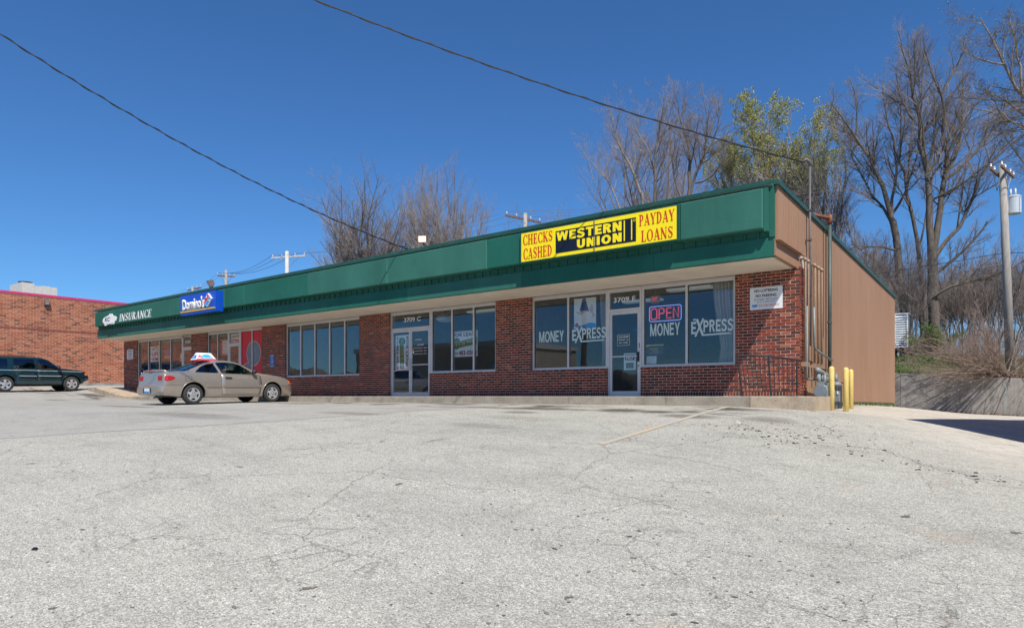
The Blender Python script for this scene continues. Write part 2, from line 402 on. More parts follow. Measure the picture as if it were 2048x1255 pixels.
def glyph(c):
    if c == 'I': return stem(0.09), 0.36
    if c == 'H': return stem(0.09)+stem(0.56)+rect(0.2, 0.6, 0.47, 0.54), 0.84
    if c == 'L': return stem(0.09)+rect(0.2, 0.62, 0, 0.06)+rect(0.57, 0.62, 0, 0.24), 0.66
    if c == 'E': return stem(0.09)+rect(0.2, 0.6, 0, 0.06)+rect(0.2, 0.58, 0.94, 1)+rect(0.2, 0.46, 0.48, 0.54)+rect(0.56, 0.61, 0, 0.24)+rect(0.54, 0.59, 0.78, 1)+rect(0.43, 0.47, 0.4, 0.62), 0.68
    if c == 'P': return stem(0.09)+ring(0.3, 0.72, 0.32, 0.28, 0.15, 0.06, -90, 90)+rect(0.2, 0.31, 0.94, 1)+rect(0.2, 0.31, 0.44, 0.5), 0.68
    if c == 'R': return stem(0.09)+ring(0.3, 0.74, 0.3, 0.26, 0.15, 0.06, -90, 90)+rect(0.2, 0.31, 0.94, 1)+rect(0.2, 0.31, 0.48, 0.54)+stroke([(0.34, 0.5), (0.68, 0.02)], 0.17)+rect(0.6, 0.8, 0, 0.045), 0.8
    if c == 'D': return stem(0.09)+ring(0.26, 0.5, 0.46, 0.5, 0.17, 0.055, -90, 90)+rect(0.2, 0.27, 0.945, 1)+rect(0.2, 0.27, 0, 0.055), 0.78
    if c == 'C': return ring(0.42, 0.5, 0.4, 0.52, 0.17, 0.05, 42, 318, 18)+rect(0.68, 0.73, 0.66, 0.97)+rect(0.68, 0.73, 0.03, 0.3), 0.76
    if c == 'O': return ring(0.42, 0.5, 0.4, 0.52, 0.17, 0.05, 0, 360, 22), 0.84
    if c == 'A': return stroke([(0.12, 0.02), (0.38, 0.99)], h_)+stroke([(0.38, 1.0), (0.66, 0.02)], 0.17)+rect(0.2, 0.56, 0.28, 0.34)+rect(0.0, 0.25, 0, 0.045)+rect(0.5, 0.8, 0, 0.045), 0.8
    if c == 'Y': return stroke([(0.12, 0.98), (0.4, 0.44)], 0.17)+stroke([(0.68, 0.98), (0.42, 0.46)], h_)+stem(0.32, y1=0.48, top=False)+rect(0.0, 0.26, 0.955, 1)+rect(0.56, 0.8, 0.955, 1), 0.8
    if c == 'N': return stem(0.1, h_)+stem(0.65, h_, bot=False)+stroke([(0.1, 0.98), (0.68, 0.0)], 0.16), 0.84
    if c == 'U': return stem(0.09, bot=False, y0=0.3)+stem(0.6, h_, bot=False, y0=0.3)+ring(0.377, 0.31, 0.287, 0.33, 0.13, 0.06, 180, 360), 0.8
    if c == 'K': return stem(0.09)+stroke([(0.24, 0.42), (0.62, 0.97)], h_)+stroke([(0.34, 0.58), (0.68, 0.02)], 0.17)+rect(0.52, 0.76, 0.955, 1)+rect(0.56, 0.82, 0, 0.045), 0.82
    if c == 'S':
        p = [(0.56, 0.72), (0.52, 0.88), (0.38, 0.97), (0.22, 0.95), (0.11, 0.82), (0.13, 0.66), (0.3, 0.54), (0.46, 0.43), (0.55, 0.28), (0.5, 0.11), (0.34, 0.03), (0.18, 0.07), (0.1, 0.26)]
        return stroke(p, [0.04, 0.05, 0.06, 0.08, 0.12, 0.15, 0.17, 0.17, 0.15, 0.12, 0.08, 0.05, 0.04])+rect(0.54, 0.58, 0.7, 0.98)+rect(0.08, 0.12, 0.02, 0.3), 0.66
    return [], 0.4
def sans(c, t):
    k = t*0.92
    if c == 'I': return rect(0, t, 0, 1), t
    if c == 'E': return rect(0, t, 0, 1)+rect(t, .62, 0, k)+rect(t, .62, 1-k, 1)+rect(t, .57, .5-k/2, .5+k/2), .62
    if c == 'T': return rect(.36-t/2, .36+t/2, 0, 1-k)+rect(0, .72, 1-k, 1), .72
    if c == 'L': return rect(0, t, 0, 1)+rect(t, .6, 0, k), .6
    if c == 'N': return rect(0, t, 0, 1)+rect(.78-t, .78, 0, 1)+[[(0, 1), (t*1.1, 1), (.78, 0), (.78-t*1.1, 0)]], .78
    if c == 'M': return rect(0, t, 0, 1)+rect(.95-t, .95, 0, 1)+[[(0, 1), (t*1.15, 1), (.475+t*.45, 0), (.475-t*.45, 0)], [(.95-t*1.15, 1), (.95, 1), (.475+t*.45, 0), (.475-t*.45, 0)]], .95
    if c == 'W': return [[(0, 1), (t*1.05, 1), (.3+t*.45, 0), (.3-t*.45, 0)], [(.575-t*.42, 1), (.575+t*.42, 1), (.3+t*.45, 0), (.3-t*.45, 0)], [(.575-t*.42, 1), (.575+t*.42, 1), (.85+t*.45, 0), (.85-t*.45, 0)], [(1.15-t*1.05, 1), (1.15, 1), (.85+t*.45, 0), (.85-t*.45, 0)]], 1.15
    if c == 'U': return rect(0, t, .38, 1)+rect(.76-t, .76, .38, 1)+ring(.38, .38, .38, .39, t, k, 180, 360), .76
    if c == 'O': return ring(.43, .5, .43, .51, t, k, 0, 360, 26), .86
    if c == 'Y': return [[(0, 1), (t*1.1, 1), (.37+t/2, .4), (.37-t/2, .4)], [(.74-t*1.1, 1), (.74, 1), (.37+t/2, .4), (.37-t/2, .4)]]+rect(.37-t/2, .37+t/2, 0, .4), .74
    if c == 'P': return rect(0, t, 0, 1)+ring(.36, .7, .33, .3, t, k, -90, 90)+rect(t, .37, 1-k, 1)+rect(t, .37, .4, .4+k), .69
    if c == 'R': return rect(0, t, 0, 1)+ring(.36, .72, .33, .28, t, k, -90, 90)+rect(t, .37, 1-k, 1)+rect(t, .37, .44, .44+k)+[[(.28, .46), (.28+t*1.1, .46), (.74, 0), (.74-t*1.15, 0)]], .74
    if c == 'S': return stroke([(.62, .76), (.55, .88), (.36, .935), (.18, .88), (.105, .74), (.17, .61), (.36, .52), (.56, .42), (.61, .27), (.52, .12), (.34, .065), (.14, .11), (.06, .25)], t*.93), .70
    return [], .3
def serif(s, x0, x1, y0, y1, org, right, up, mat, parent, name='lettering', shear=0.0, thick=0.004, gap=0.07, bold=None):
    polys = []; x = 0
    for c in s:
        g, wd = glyph(c) if bold is None else sans(c, bold)
        polys += [[(px+x, py) for px, py in poly] for poly in g]; x += wd+gap
    x -= gap; k = (x1-x0)/x
    # every stroke a hair in front of the last so that overlapping strokes never share a plane
    out = [[(x0+px*k+shear*py*(y1-y0), y0+py*(y1-y0)) for px, py in poly] for poly in polys]
    org, right, up = Vector(org), Vector(right), Vector(up); nrm = right.cross(up); b = MB()
    for i, poly in enumerate(out):
        n = len(poly); th = thick + (i % 7)*0.0003
        fr = [org+right*a+up*c_+nrm*th for a, c_ in poly]; bk = [org+right*a+up*c_ for a, c_ in poly]
        b.add(fr+bk, [tuple(range(n))]+[(j, j+n, (j+1) % n+n, (j+1) % n) for j in range(n)])
    return b.build(name, mat, parent)
RX, UZ = (1, 0, 0), (0, 0, 1)
def disc(cx, cy, rx, ry, n=24, a0=0): return [[(cx+rx*math.cos(a0+2*math.pi*i/n), cy+ry*math.sin(a0+2*math.pi*i/n)) for i in range(n)]]

# ------------------------------------------------------------------ site levels (z = 0 is the shop floor)
LX = [-300, -70, -46, -43, -41, -38, -36, -33, -31, -20, -10, -4.7, -3.2, -1.6, 0.0, 3, 8, 30, 300]
LY = [-300, -60, -20, 0, 4, 8.3, 10.5, 12.2, 13.6, 15.2, 17.5, 21, 26, 29, 33.1]
LZ = {  # rows by Y
 -300: [-14]*19,
 -60: [-3.6, -3.2, -2.8, -2.8, -2.7, -2.7, -2.6, -2.6, -2.6, -2.8, -3.0, -3.2, -3.2, -3.2, -3.2, -3.4, -3.6, -4, -10],
 -20: [-2.2, -1.5, -1.1, -1.0, -0.95, -0.95, -1.0, -1.1, -1.2, -1.5, -1.9, -2.1, -2.1, -2.1, -2.1, -2.2, -2.4, -3, -10],
 0: [-1, 0.1, 0.0, -0.1, -0.15, -0.2, -0.28, -0.4, -0.45, -0.75, -1.15, -1.43, -1.5, -1.53, -1.55, -1.65, -1.9, -2.6, -9],
 4: [-0.5, 0.4, 0.25, 0.2, 0.08, 0.02, -0.08, -0.2, -0.28, -0.5, -0.8, -1.06, -1.14, -1.24, -1.30, -1.45, -1.7, -2.5, -9],
 8.3: [0, 0.55, 0.5, 0.45, 0.22, 0.14, 0.06, -0.14, -0.2, -0.30, -0.50, -0.67, -0.76, -0.92, -1.05, -1.25, -1.6, -2.4, -9],
 10.5: [0, 0.6, 0.6, 0.56, 0.25, 0.17, 0.10, -0.11, -0.17, -0.235, -0.34, -0.46, -0.55, -0.74, -0.92, -1.15, -1.5, -2.3, -9],
 12.2: [0, 0.62, 0.62, 0.58, 0.27, 0.18, 0.12, -0.09, -0.16, -0.20, -0.25, -0.30, -0.37, -0.58, -0.82, -1.1, -1.5, -2.3, -9],
 13.6: [0, 0.65, 0.65, 0.6, 0.30, 0.2, 0.15, -0.08, -0.15, -0.18, -0.18, -0.19, -0.25, -0.47, -0.74, -1.05, -1.5, -2.3, -9],
 15.2: [0, 0.7, 0.68, 0.62, 0.45, 0.4, 0.30, -0.1, -0.2, -0.25, -0.25, -0.25, -0.29, -0.46, -0.70, -1.0, -1.4, -2.3, -9],
 17.5: [0, 0.7, 0.7, 0.65, 0.60, 0.5, 0.35, -0.1, -0.2, -0.25, -0.25, -0.24, -0.29, -0.46, -0.69, -1.0, -1.4, -2.3, -9],
 21: [0, 0.7, 0.7, 0.65, 0.6, 0.5, 0.35, -0.1, -0.2, -0.25, -0.25, -0.20, -0.27, -0.46, -0.69, -1.0, -1.4, -2.3, -9],
 26: [0, 0.7, 0.7, 0.65, 0.6, 0.5, 0.3, -0.1, -0.2, -0.25, -0.28, -0.28, -0.36, -0.54, -0.72, -1.0, -1.4, -2.3, -9],
 29: [0, 0.7, 0.7, 0.65, 0.6, 0.5, 0.3, -0.1, -0.2, -0.25, -0.3, -0.33, -0.45, -0.62, -0.74, -1.0, -1.4, -2.3, -9],
 33.1: [0, 0.7, 0.7, 0.65, 0.6, 0.5, 0.3, 0, -0.2, -0.3, -0.38, -0.46, -0.6, -0.72, -0.78, -1.0, -1.4, -2.3, -9]}
LG = np.array([LZ[y] for y in LY])
def lot_raw(x, y):
    i = min(max(np.searchsorted(LX, x)-1, 0), len(LX)-2); j = min(max(np.searchsorted(LY, y)-1, 0), len(LY)-2)
    u = min(max((x-LX[i])/(LX[i+1]-LX[i]), 0), 1); v = min(max((y-LY[j])/(LY[j+1]-LY[j]), 0), 1)
    return float((LG[j, i]*(1-u)+LG[j, i+1]*u)*(1-v)+(LG[j+1, i]*(1-u)+LG[j+1, i+1]*u)*v)
def lot(x, y):
    r = 0.55; f = lot_raw
    return (2*f(x, y)+f(x-r, y)+f(x+r, y)+f(x, y-r)+f(x, y+r))/6
def hill(x, y):
    d = y-33.3
    z = 0.95-0.075*(max(-6, min(4, x))+4.2) + min(d, 14)*0.115 + max(0, min(d-14, 60))*0.05
    return z + 0.10*math.sin(x*0.9+y*0.4)*min(1, d/3)
CS, SN = math.cos(YAW), math.sin(YAW)
def ray(px, py):
    a = (px-1024)/1340.0; return Vector((-SN+CS*a, CS+SN*a, (792-py)/1340.0))
def at(px, py, d): return ray(px, py)*d      # a sight line at a depth in metres gives the place of a far thing
def hit(px, py):
    r = ray(px, py); lo = 1.0; prev = 1.0
    for k in range(1, 900):
        d = 1+k*0.06; p = r*d
        if p.z <= lot(p.x, p.y):
            a, b = d-0.06, d
            for _ in range(14):
                m_ = (a+b)/2; q = r*m_
                if q.z <= lot(q.x, q.y): b = m_
                else: a = m_
            q = r*b; return Vector((q.x, q.y, lot(q.x, q.y)))
    return r*50

# ------------------------------------------------------------------ ground
def asphalt():
    m, t, p = newmat('worn_asphalt'); v = pos(t)
    sx = nd(t, 'ShaderNodeSeparateXYZ'); lk(t, v, sx.inputs[0]); X, Y = sx.outputs[0], sx.outputs[1]
    flat = mapping(t, v, (1, 1, 0))
    big = noise(t, flat, 0.16, 5, 0.6).outputs[0]; mid = noise(t, flat, 1.3, 5, 0.65).outputs[0]
    # exposed aggregate
    vo = nd(t, 'ShaderNodeTexVoronoi', feature='F1'); vo.inputs['Scale'].default_value = 120; lk(t, flat, vo.inputs['Vector'])
    vb = nd(t, 'ShaderNodeTexVoronoi', feature='F1'); vb.inputs['Scale'].default_value = 62; lk(t, flat, vb.inputs['Vector'])
    sep = nd(t, 'ShaderNodeSeparateColor'); lk(t, vo.outputs['Color'], sep.inputs[0])
    sepb = nd(t, 'ShaderNodeSeparateColor'); lk(t, vb.outputs['Color'], sepb.inputs[0])
    agg = ramp(t, sep.outputs[0], [(0.0, (0.22, 0.215, 0.20)), (0.2, (0.345, 0.34, 0.32)), (0.5, (0.43, 0.425, 0.40)), (0.8, (0.51, 0.505, 0.475)), (1.0, (0.72, 0.71, 0.68))]).outputs[0]
    agb = ramp(t, sepb.outputs[0], [(0.0, (0.74, 0.735, 0.72)), (0.3, (0.95, 0.935, 0.92)), (0.75, (1.0, 1.0, 1.0)), (1.0, (1.14, 1.13, 1.11))]).outputs[0]
    agg = mixc(t, 0.85, agg, agb, 'MULTIPLY')
    smooth_c = ramp(t, noise(t, flat, 20, 4, 0.7).outputs[0], [(0.3, (0.33, 0.32, 0.31)), (0.7, (0.45, 0.44, 0.43))]).outputs[0]
    # smoother overlay on the far left, with a ragged seam
    wob = math_(t, 'MULTIPLY_ADD', noise(t, flat, 0.7, 5, 0.7).outputs[0], 1.6, -0.8)
    A, B_ = hit(0, 877), hit(400, 851); dx, dy = B_.x-A.x, B_.y-A.y; L = math.hypot(dx, dy); nx, ny = -dy/L, dx/L
    side = math_(t, 'ADD', math_(t, 'ADD', math_(t, 'MULTIPLY', X, nx), math_(t, 'MULTIPLY', Y, ny)), -(A.x*nx+A.y*ny))
    side = math_(t, 'ADD', side, math_(t, 'MULTIPLY', wob, 0.5))
    far_left = math_(t, 'MULTIPLY', math_(t, 'MULTIPLY_ADD', X, -0.4, -2.3, clamp=True), math_(t, 'MULTIPLY_ADD', side, 6.0, 0.5, clamp=True), clamp=True)
    col = mixc(t, far_left, agg, smooth_c)
    seam = math_(t, 'MULTIPLY', math_(t, 'SUBTRACT', 1.0, math_(t, 'MULTIPLY', math_(t, 'ABSOLUTE', side), 7.0), clamp=True), math_(t, 'MULTIPLY_ADD', X, -0.4, -2.3, clamp=True), clamp=True)
    col = mixc(t, math_(t, 'MULTIPLY', seam, math_(t, 'MULTIPLY', mid, 0.9)), col, (0.10, 0.095, 0.09))
    # concrete drive on the right
    C1, C2 = hit(1700, 828), hit(2048, 950); dx, dy = C2.x-C1.x, C2.y-C1.y; L = math.hypot(dx, dy); nx, ny = -dy/L, dx/L
    if nx*3+ny*20-(C1.x*nx+C1.y*ny) < 0: nx, ny = -nx, -ny
    dr = math_(t, 'ADD', math_(t, 'ADD', math_(t, 'MULTIPLY', X, nx), math_(t, 'MULTIPLY', Y, ny)), -(C1.x*nx+C1.y*ny))
    dr = math_(t, 'ADD', dr, math_(t, 'MULTIPLY', wob, 0.7))
    drive = math_(t, 'MULTIPLY', math_(t, 'MULTIPLY_ADD', dr, 0.62, 0.25, clamp=True), math_(t, 'MULTIPLY_ADD', X, 1.2, 4.6, clamp=True))
    cn = ramp(t, noise(t, flat, 6, 6, 0.75).outputs[0], [(0.3, (0.40, 0.375, 0.35)), (0.5, (0.57, 0.535, 0.495)), (0.75, (0.66, 0.625, 0.58))]).outputs[0]
    cn = mixc(t, 0.4, cn, agb, 'MULTIPLY')
    col = mixc(t, drive, col, cn)
    # large tone patches and tyre-darkened areas
    col = mixc(t, 0.7, col, ramp(t, big, [(0.3, (0.86, 0.86, 0.86)), (0.5, (1, 1, 1)), (0.72, (1.06, 1.055, 1.04))]).outputs[0], 'MULTIPLY')
    col = mixc(t, 0.55, col, ramp(t, mid, [(0.25, (0.72, 0.71, 0.7)), (0.5, (1, 1, 1)), (0.8, (1.05, 1.05, 1.05))]).outputs[0], 'MULTIPLY')
    # alligator cracks in patches
    dn = nd(t, 'ShaderNodeVectorMath', operation='MULTIPLY_ADD'); nn = noise(t, flat, 3.2, 4, 0.7)
    lk(t, nn.outputs['Color'], dn.inputs[0]); dn.inputs[1].default_value = (0.35, 0.35, 0); lk(t, flat, dn.inputs[2])
    def cracks(scale, wd, mask_scale, lo, hi):
        ve = nd(t, 'ShaderNodeTexVoronoi', feature='DISTANCE_TO_EDGE'); ve.inputs['Scale'].default_value = scale; lk(t, dn.outputs[0], ve.inputs['Vector'])
        line = ramp(t, ve.outputs['Distance'], [(0.0, (1, 1, 1)), (wd, (0, 0, 0))]).outputs[0]
        mk = ramp(t, noise(t, flat, mask_scale, 3, 0.6).outputs[0], [(lo, (0, 0, 0)), (hi, (1, 1, 1))]).outputs[0]
        return math_(t, 'MULTIPLY', line, mk)
    near = math_(t, 'MULTIPLY_ADD', Y, -0.18, 2.0, clamp=True)
    ck = math_(t, 'MAXIMUM', math_(t, 'MULTIPLY', cracks(2.3, 0.032, 0.55, 0.50, 0.66), near), cracks(0.42, 0.0055, 0.4, 0.42, 0.6))
    br = math_(t, 'MULTIPLY', math_(t, 'MULTIPLY_ADD', X, 0.55, 1.5, clamp=True), math_(t, 'MULTIPLY_ADD', Y, -0.3, 2.6, clamp=True))
    ck = math_(t, 'MAXIMUM', ck, math_(t, 'MULTIPLY', math_(t, 'MULTIPLY', cracks(3.1, 0.034, 0.9, 0.40, 0.56), br), 0.75, clamp=True))
    ck = math_(t, 'MULTIPLY', ck, math_(t, 'SUBTRACT', 1.0, drive))
    ck = math_(t, 'MULTIPLY', ck, math_(t, 'SUBTRACT', 1.0, math_(t, 'MULTIPLY', far_left, 0.6)))
    col = mixc(t, math_(t, 'MULTIPLY', ck, 0.5), col, (0.07, 0.062, 0.055))
    # pop-outs: small dark pits
    vp = nd(t, 'ShaderNodeTexVoronoi', feature='F1'); vp.inputs['Scale'].default_value = 2.1; vp.inputs['Randomness'].default_value = 1; lk(t, dn.outputs[0], vp.inputs['Vector'])
    sp = nd(t, 'ShaderNodeSeparateColor'); lk(t, vp.outputs['Color'], sp.inputs[0])
    pit = math_(t, 'LESS_THAN', vp.outputs['Distance'], math_(t, 'MULTIPLY', math_(t, 'SUBTRACT', sp.outputs[1], 0.5, clamp=True), 0.22))
    col = mixc(t, math_(t, 'MULTIPLY', pit, 0.8), col, (0.085, 0.07, 0.06))
    # oil stains in the bays along the kerb
    st = noise(t, mapping(t, v, (0.42, 1.5, 0)), 1.25, 4, 0.62).outputs[0]
    stf = noise(t, mapping(t, v, (1.0, 1.6, 0)), 2.4, 6, 0.7, 0.6).outputs[0]
    band = math_(t, 'MULTIPLY', math_(t, 'MULTIPLY_ADD', Y, 1.2, -13.6, clamp=True), math_(t, 'MULTIPLY_ADD', Y, -3.0, 41.2, clamp=True))
    band = math_(t, 'MULTIPLY', band, math_(t, 'MULTIPLY_ADD', X, -0.8, -2.6, clamp=True))
    oil = math_(t, 'MULTIPLY', ramp(t, st, [(0.52, (0, 0, 0)), (0.62, (1, 1, 1))]).outputs[0], band)
    for px_, py_, rx_, ry_, am in ((1075, 816, .75, .42, .9), (1040, 824, .5, .25, .5), (1240, 820, .62, .38, .85), (1310, 823, .45, .25, .75), (1375, 832, .6, .3, .5), (915, 808, .8, .3, .8), (770, 807, .7, .25, .8), (610, 806, .8, .3, .6), (185, 790, 1.3, .55, .85), (120, 800, 1.6, .4, .45), (250, 812, 1.8, .35, .4), (700, 826, 1.2, .3, .35), (960, 850, .9, .3, .25), (380, 830, 2.2, .5, .3), (1540, 838, .5, .35, .35)):
        c_ = hit(px_, py_); ex = math_(t, 'MULTIPLY', math_(t, 'SUBTRACT', X, c_.x), 1/rx_); ey = math_(t, 'MULTIPLY', math_(t, 'SUBTRACT', Y, c_.y), 1/ry_)
        rr_ = math_(t, 'ADD', math_(t, 'MULTIPLY', ex, ex), math_(t, 'MULTIPLY', ey, ey))
        oil = math_(t, 'MAXIMUM', oil, math_(t, 'MULTIPLY', math_(t, 'MULTIPLY', math_(t, 'SUBTRACT', 1.25, rr_, clamp=True), math_(t, 'MULTIPLY_ADD', stf, 4.5, -1.15, clamp=True)), min(1.0, am*1.35)))
    col = mixc(t, math_(t, 'MULTIPLY', oil, 0.88), col, (0.07, 0.058, 0.05))
    wide = math_(t, 'MULTIPLY', ramp(t, noise(t, mapping(t, v, (0.12, 0.5, 0)), 1.6, 4, 0.6).outputs[0], [(0.55, (0, 0, 0)), (0.68, (1, 1, 1))]).outputs[0], math_(t, 'MULTIPLY_ADD', Y, 0.35, -2.6, clamp=True))
    col = mixc(t, math_(t, 'MULTIPLY', wide, math_(t, 'MULTIPLY', math_(t, 'SUBTRACT', 1.0, drive), 0.35)), col, (0.17, 0.15, 0.135))
    # reddish clay bleeding through at the low right corner
    clay = math_(t, 'MULTIPLY', ramp(t, noise(t, flat, 1.05, 5, 0.7).outputs[0], [(0.60, (0, 0, 0)), (0.69, (1, 1, 1))]).outputs[0], math_(t, 'MULTIPLY', math_(t, 'MULTIPLY_ADD', X, 0.7, 2.2, clamp=True), math_(t, 'MULTIPLY_ADD', Y, -0.5, 5.2, clamp=True)))
    col = mixc(t, math_(t, 'MULTIPLY', clay, 0.5), col, (0.42, 0.31, 0.24))
    tr_ = ramp(t, noise(t, mapping(t, v, (0.16, 0.62, 0)), 1.1, 4, 0.6, 0.8).outputs[0], [(0.50, (0, 0, 0)), (0.64, (1, 1, 1))]).outputs[0]
    col = mixc(t, math_(t, 'MULTIPLY', tr_, 0.20), col, (0.22, 0.205, 0.19))
    # fine dusty streaks and a warm cast of old binder
    fs = noise(t, mapping(t, v, (2.2, 7, 0)), 2.0, 6, 0.75).outputs[0]
    col = mixc(t, 0.6, col, ramp(t, fs, [(0.34, (0.74, 0.725, 0.69)), (0.5, (0.99, 0.985, 0.94)), (0.7, (1.07, 1.06, 1.01))]).outputs[0], 'MULTIPLY')
    col = mixc(t, 1.0, col, (1.0, 0.985, 0.935), 'MULTIPLY')
    lk(t, col, p.inputs['Base Color']); p.inputs['Roughness'].default_value = 0.92; p.inputs['Specular IOR Level'].default_value = 0.15
    hgt = math_(t, 'SUBTRACT', math_(t, 'MULTIPLY', vo.outputs['Distance'], -0.6), math_(t, 'MULTIPLY', ck, 1.4))
    bump(t, p, hgt, 0.55, 0.012)
    return m
M['asphalt'] = asphalt()

def axis(lo, hi, step, extra=()):
    a = list(np.arange(lo, hi+1e-6, step)) + list(extra); return sorted(set(round(float(x), 4) for x in a))
def sheet(name, xs, ys, f, mat, kind='structure', skip=None):
    b = MB(); nx = len(xs)
    for y in ys:
        for x in xs: b.v.append((x, y, f(x, y)))
    for j in range(len(ys)-1):
        for i in range(nx-1):
            if skip and skip((xs[i]+xs[i+1])/2, (ys[j]+ys[j+1])/2): continue
            a = j*nx+i; b.f.append((a, a+1, a+nx+1, a+nx))
    return tag(b.build(name, mat, smooth=True, fixn=False), None, kind=kind)
lot_s = lot
XS = axis(-46, 12, 0.5, list(np.arange(-26.25, 6, 0.5))+[-300, -200, -120, -90, -70, -60, -52, 16, 22, 30, 60, 120, 300])
YS = axis(-8, 33, 0.5, list(np.arange(-1.75, 17, 0.5))+[-300, -200, -120, -80, -60, -45, -30, -20, -13, 33.15])
sheet('parking_lot', XS, YS, lot_s, 'asphalt')
HX = axis(-30, 24, 1.0, [-300, -200, -120, -80, -60, -45, 30, 45, 80, 150, 300])
HY = [33.12, 33.5, 34, 35, 36, 37.5, 39, 41, 43, 45, 48, 52, 57, 64, 75, 95, 130, 200, 400]
sheet('hillside', HX, HY, hill, 'soil')

# painted bay lines: worn strips lying on the asphalt
def worn_yellow():
    m, t, p = newmat('worn_yellow_paint'); v = pos(t)
    n = noise(t, v, 9, 5, 0.75).outputs[0]; n2 = noise(t, v, 70, 3, 0.7).outputs[0]; n3 = noise(t, v, 0.9, 2).outputs[0]
    f = math_(t, 'ADD', math_(t, 'ADD', math_(t, 'MULTIPLY', n, 0.5), math_(t, 'MULTIPLY', n2, 0.4)), math_(t, 'MULTIPLY', n3, 0.3))
    lk(t, ramp(t, f, [(0.55, (0.40, 0.385, 0.355)), (0.76, (0.58, 0.40, 0.17))]).outputs[0], p.inputs['Base Color']); p.inputs['Roughness'].default_value = 0.85
    return m
M['yellow_paint'] = worn_yellow()
def strip(name, x, y0, y1, wd, mat):
    b = MB(); n = max(2, int((y1-y0)/0.25))
    for i in range(n+1):
        y = y0+(y1-y0)*i/n
        for s in (-1, 1): b.v.append((x+s*wd/2, y, lot_s(x+s*wd/2, y)+0.006))
    b.f = [(2*i, 2*i+1, 2*i+3, 2*i+2) for i in range(n)]
    o = b.build(name, mat, fixn=False); o['kind'] = 'structure'; return o
for x, y0, y1 in ((-4.68, 8.25, 13.5), (-7.42, 12.7, 13.52), (-10.15, 12.9, 13.5), (-18.1, 12.2, 13.5), (-21.2, 11.6, 13.5)):
    strip('parking_line', x, y0, y1, 0.11, 'yellow_paint')

# long cracks as thin dark ribbons following the surface
M['crack'] = simple('crack_dirt', (0.14, 0.125, 0.11), 0.95, var=0.4, scale=20, spec=0.1)
def crack(pix, wd, seed):
    r = random.Random(seed); P = [hit(*q) for q in pix]; pts = []
    for a, b_ in zip(P[:-1], P[1:]):
        n = max(3, int((b_-a).length/0.07))
        for i in range(n): pts.append(a.lerp(b_, i/n))
    b = MB(); off = 0; k = 0
    for i in range(len(pts)-1):
        off = off*0.86 + r.uniform(-0.028, 0.028)
        d = (pts[i+1]-pts[i]); d.z = 0; d.normalize(); nv = Vector((-d.y, d.x, 0)); c = pts[i]+nv*off*1.6; ww = wd*0.62*r.uniform(0.25, 1.15)*(0.4 if r.random() < 0.25 else 1)
        for s in (-1, 1):
            q = c+nv*ww/2*s; b.v.append((q.x, q.y, lot_s(q.x, q.y)+0.004))
    b.f = [(2*i, 2*i+1, 2*i+3, 2*i+2) for i in range(len(b.v)//2-1)]
    o = b.build('pavement_crack', 'crack', fixn=False); o['kind'] = 'structure'
for i, (pp, wd) in enumerate([([(1470, 853), (1600, 880), (1750, 900), (1900, 945), (2046, 968)], 0.02), ([(1205, 893), (1350, 915), (1440, 930), (1560, 962)], 0.014),
        ([(1620, 845), (1660, 858), (1690, 872)], 0.025), ([(1290, 850), (1400, 848), (1500, 855)], 0.015), ([(1405, 850), (1440, 866), (1480, 872)], 0.018), ([(1715, 820), (1800, 834), (1880, 852)], 0.02),
([(700, 940), (820, 960), (930, 970), (1010, 985)], 0.014),
        ([(1480, 1180), (1560, 1200), (1680, 1225), (1760, 1250)], 0.009), ([(1110, 1040), (1250, 1010), (1420, 1000)], 0.01)]):
    crack(pp, wd, i)

# ------------------------------------------------------------------ sidewalk: slabs side by side, ramping up at the far left
def sw_z(x): return 0.0 if x > -32.2 else min(0.44, (-32.2-x)*0.118)
def kerb_y(x): return 13.6 if x > -33 else 13.6+((-33-x)**2)*0.028
walk = thing('sidewalk', (-18, 13.6, 0), 'raised concrete sidewalk with weathered kerb face along the shopfronts', None); walk['kind'] = 'structure'
xs = [-3.1, -4.3, -6.1, -8.6, -11.2, -13.7, -16.3, -18.9, -21.5, -24.1, -26.7, -29.3, -31.4, -33, -34.5, -36, -37.4, -38.6, -39.8, -41.0]
for i in range(len(xs)-1):
    x1, x0 = xs[i]-0.006, xs[i+1]+0.006; b = MB(); n = 1 if x0 > -32 else 3
    for k in range(n+1):
        x = x0+(x1-x0)*k/n; zt = sw_z(x); ky = kerb_y(x); yb = 15.055 if x > -35.8 else 15.9
        rr = random.Random(i).uniform(-0.008, 0.008)
        b.v += [(x, ky+0.01, zt-0.62), (x, ky+rr, zt-0.012), (x, ky+rr+0.015, zt), (x, yb, zt), (x, yb, zt-0.6)]
    for k in range(n):
        o = k*5
        for j in range(4): b.f.append((o+j, o+5+j, o+6+j, o+j+1))
        b.f.append((o+4, o+9, o+5, o))
    b.f += [(0, 1, 2, 3, 4), tuple(n*5+j for j in (4, 3, 2, 1, 0))]
    b.build('concrete_slab', 'kerb_new' if i == 0 or i > 11 else 'kerb', walk)

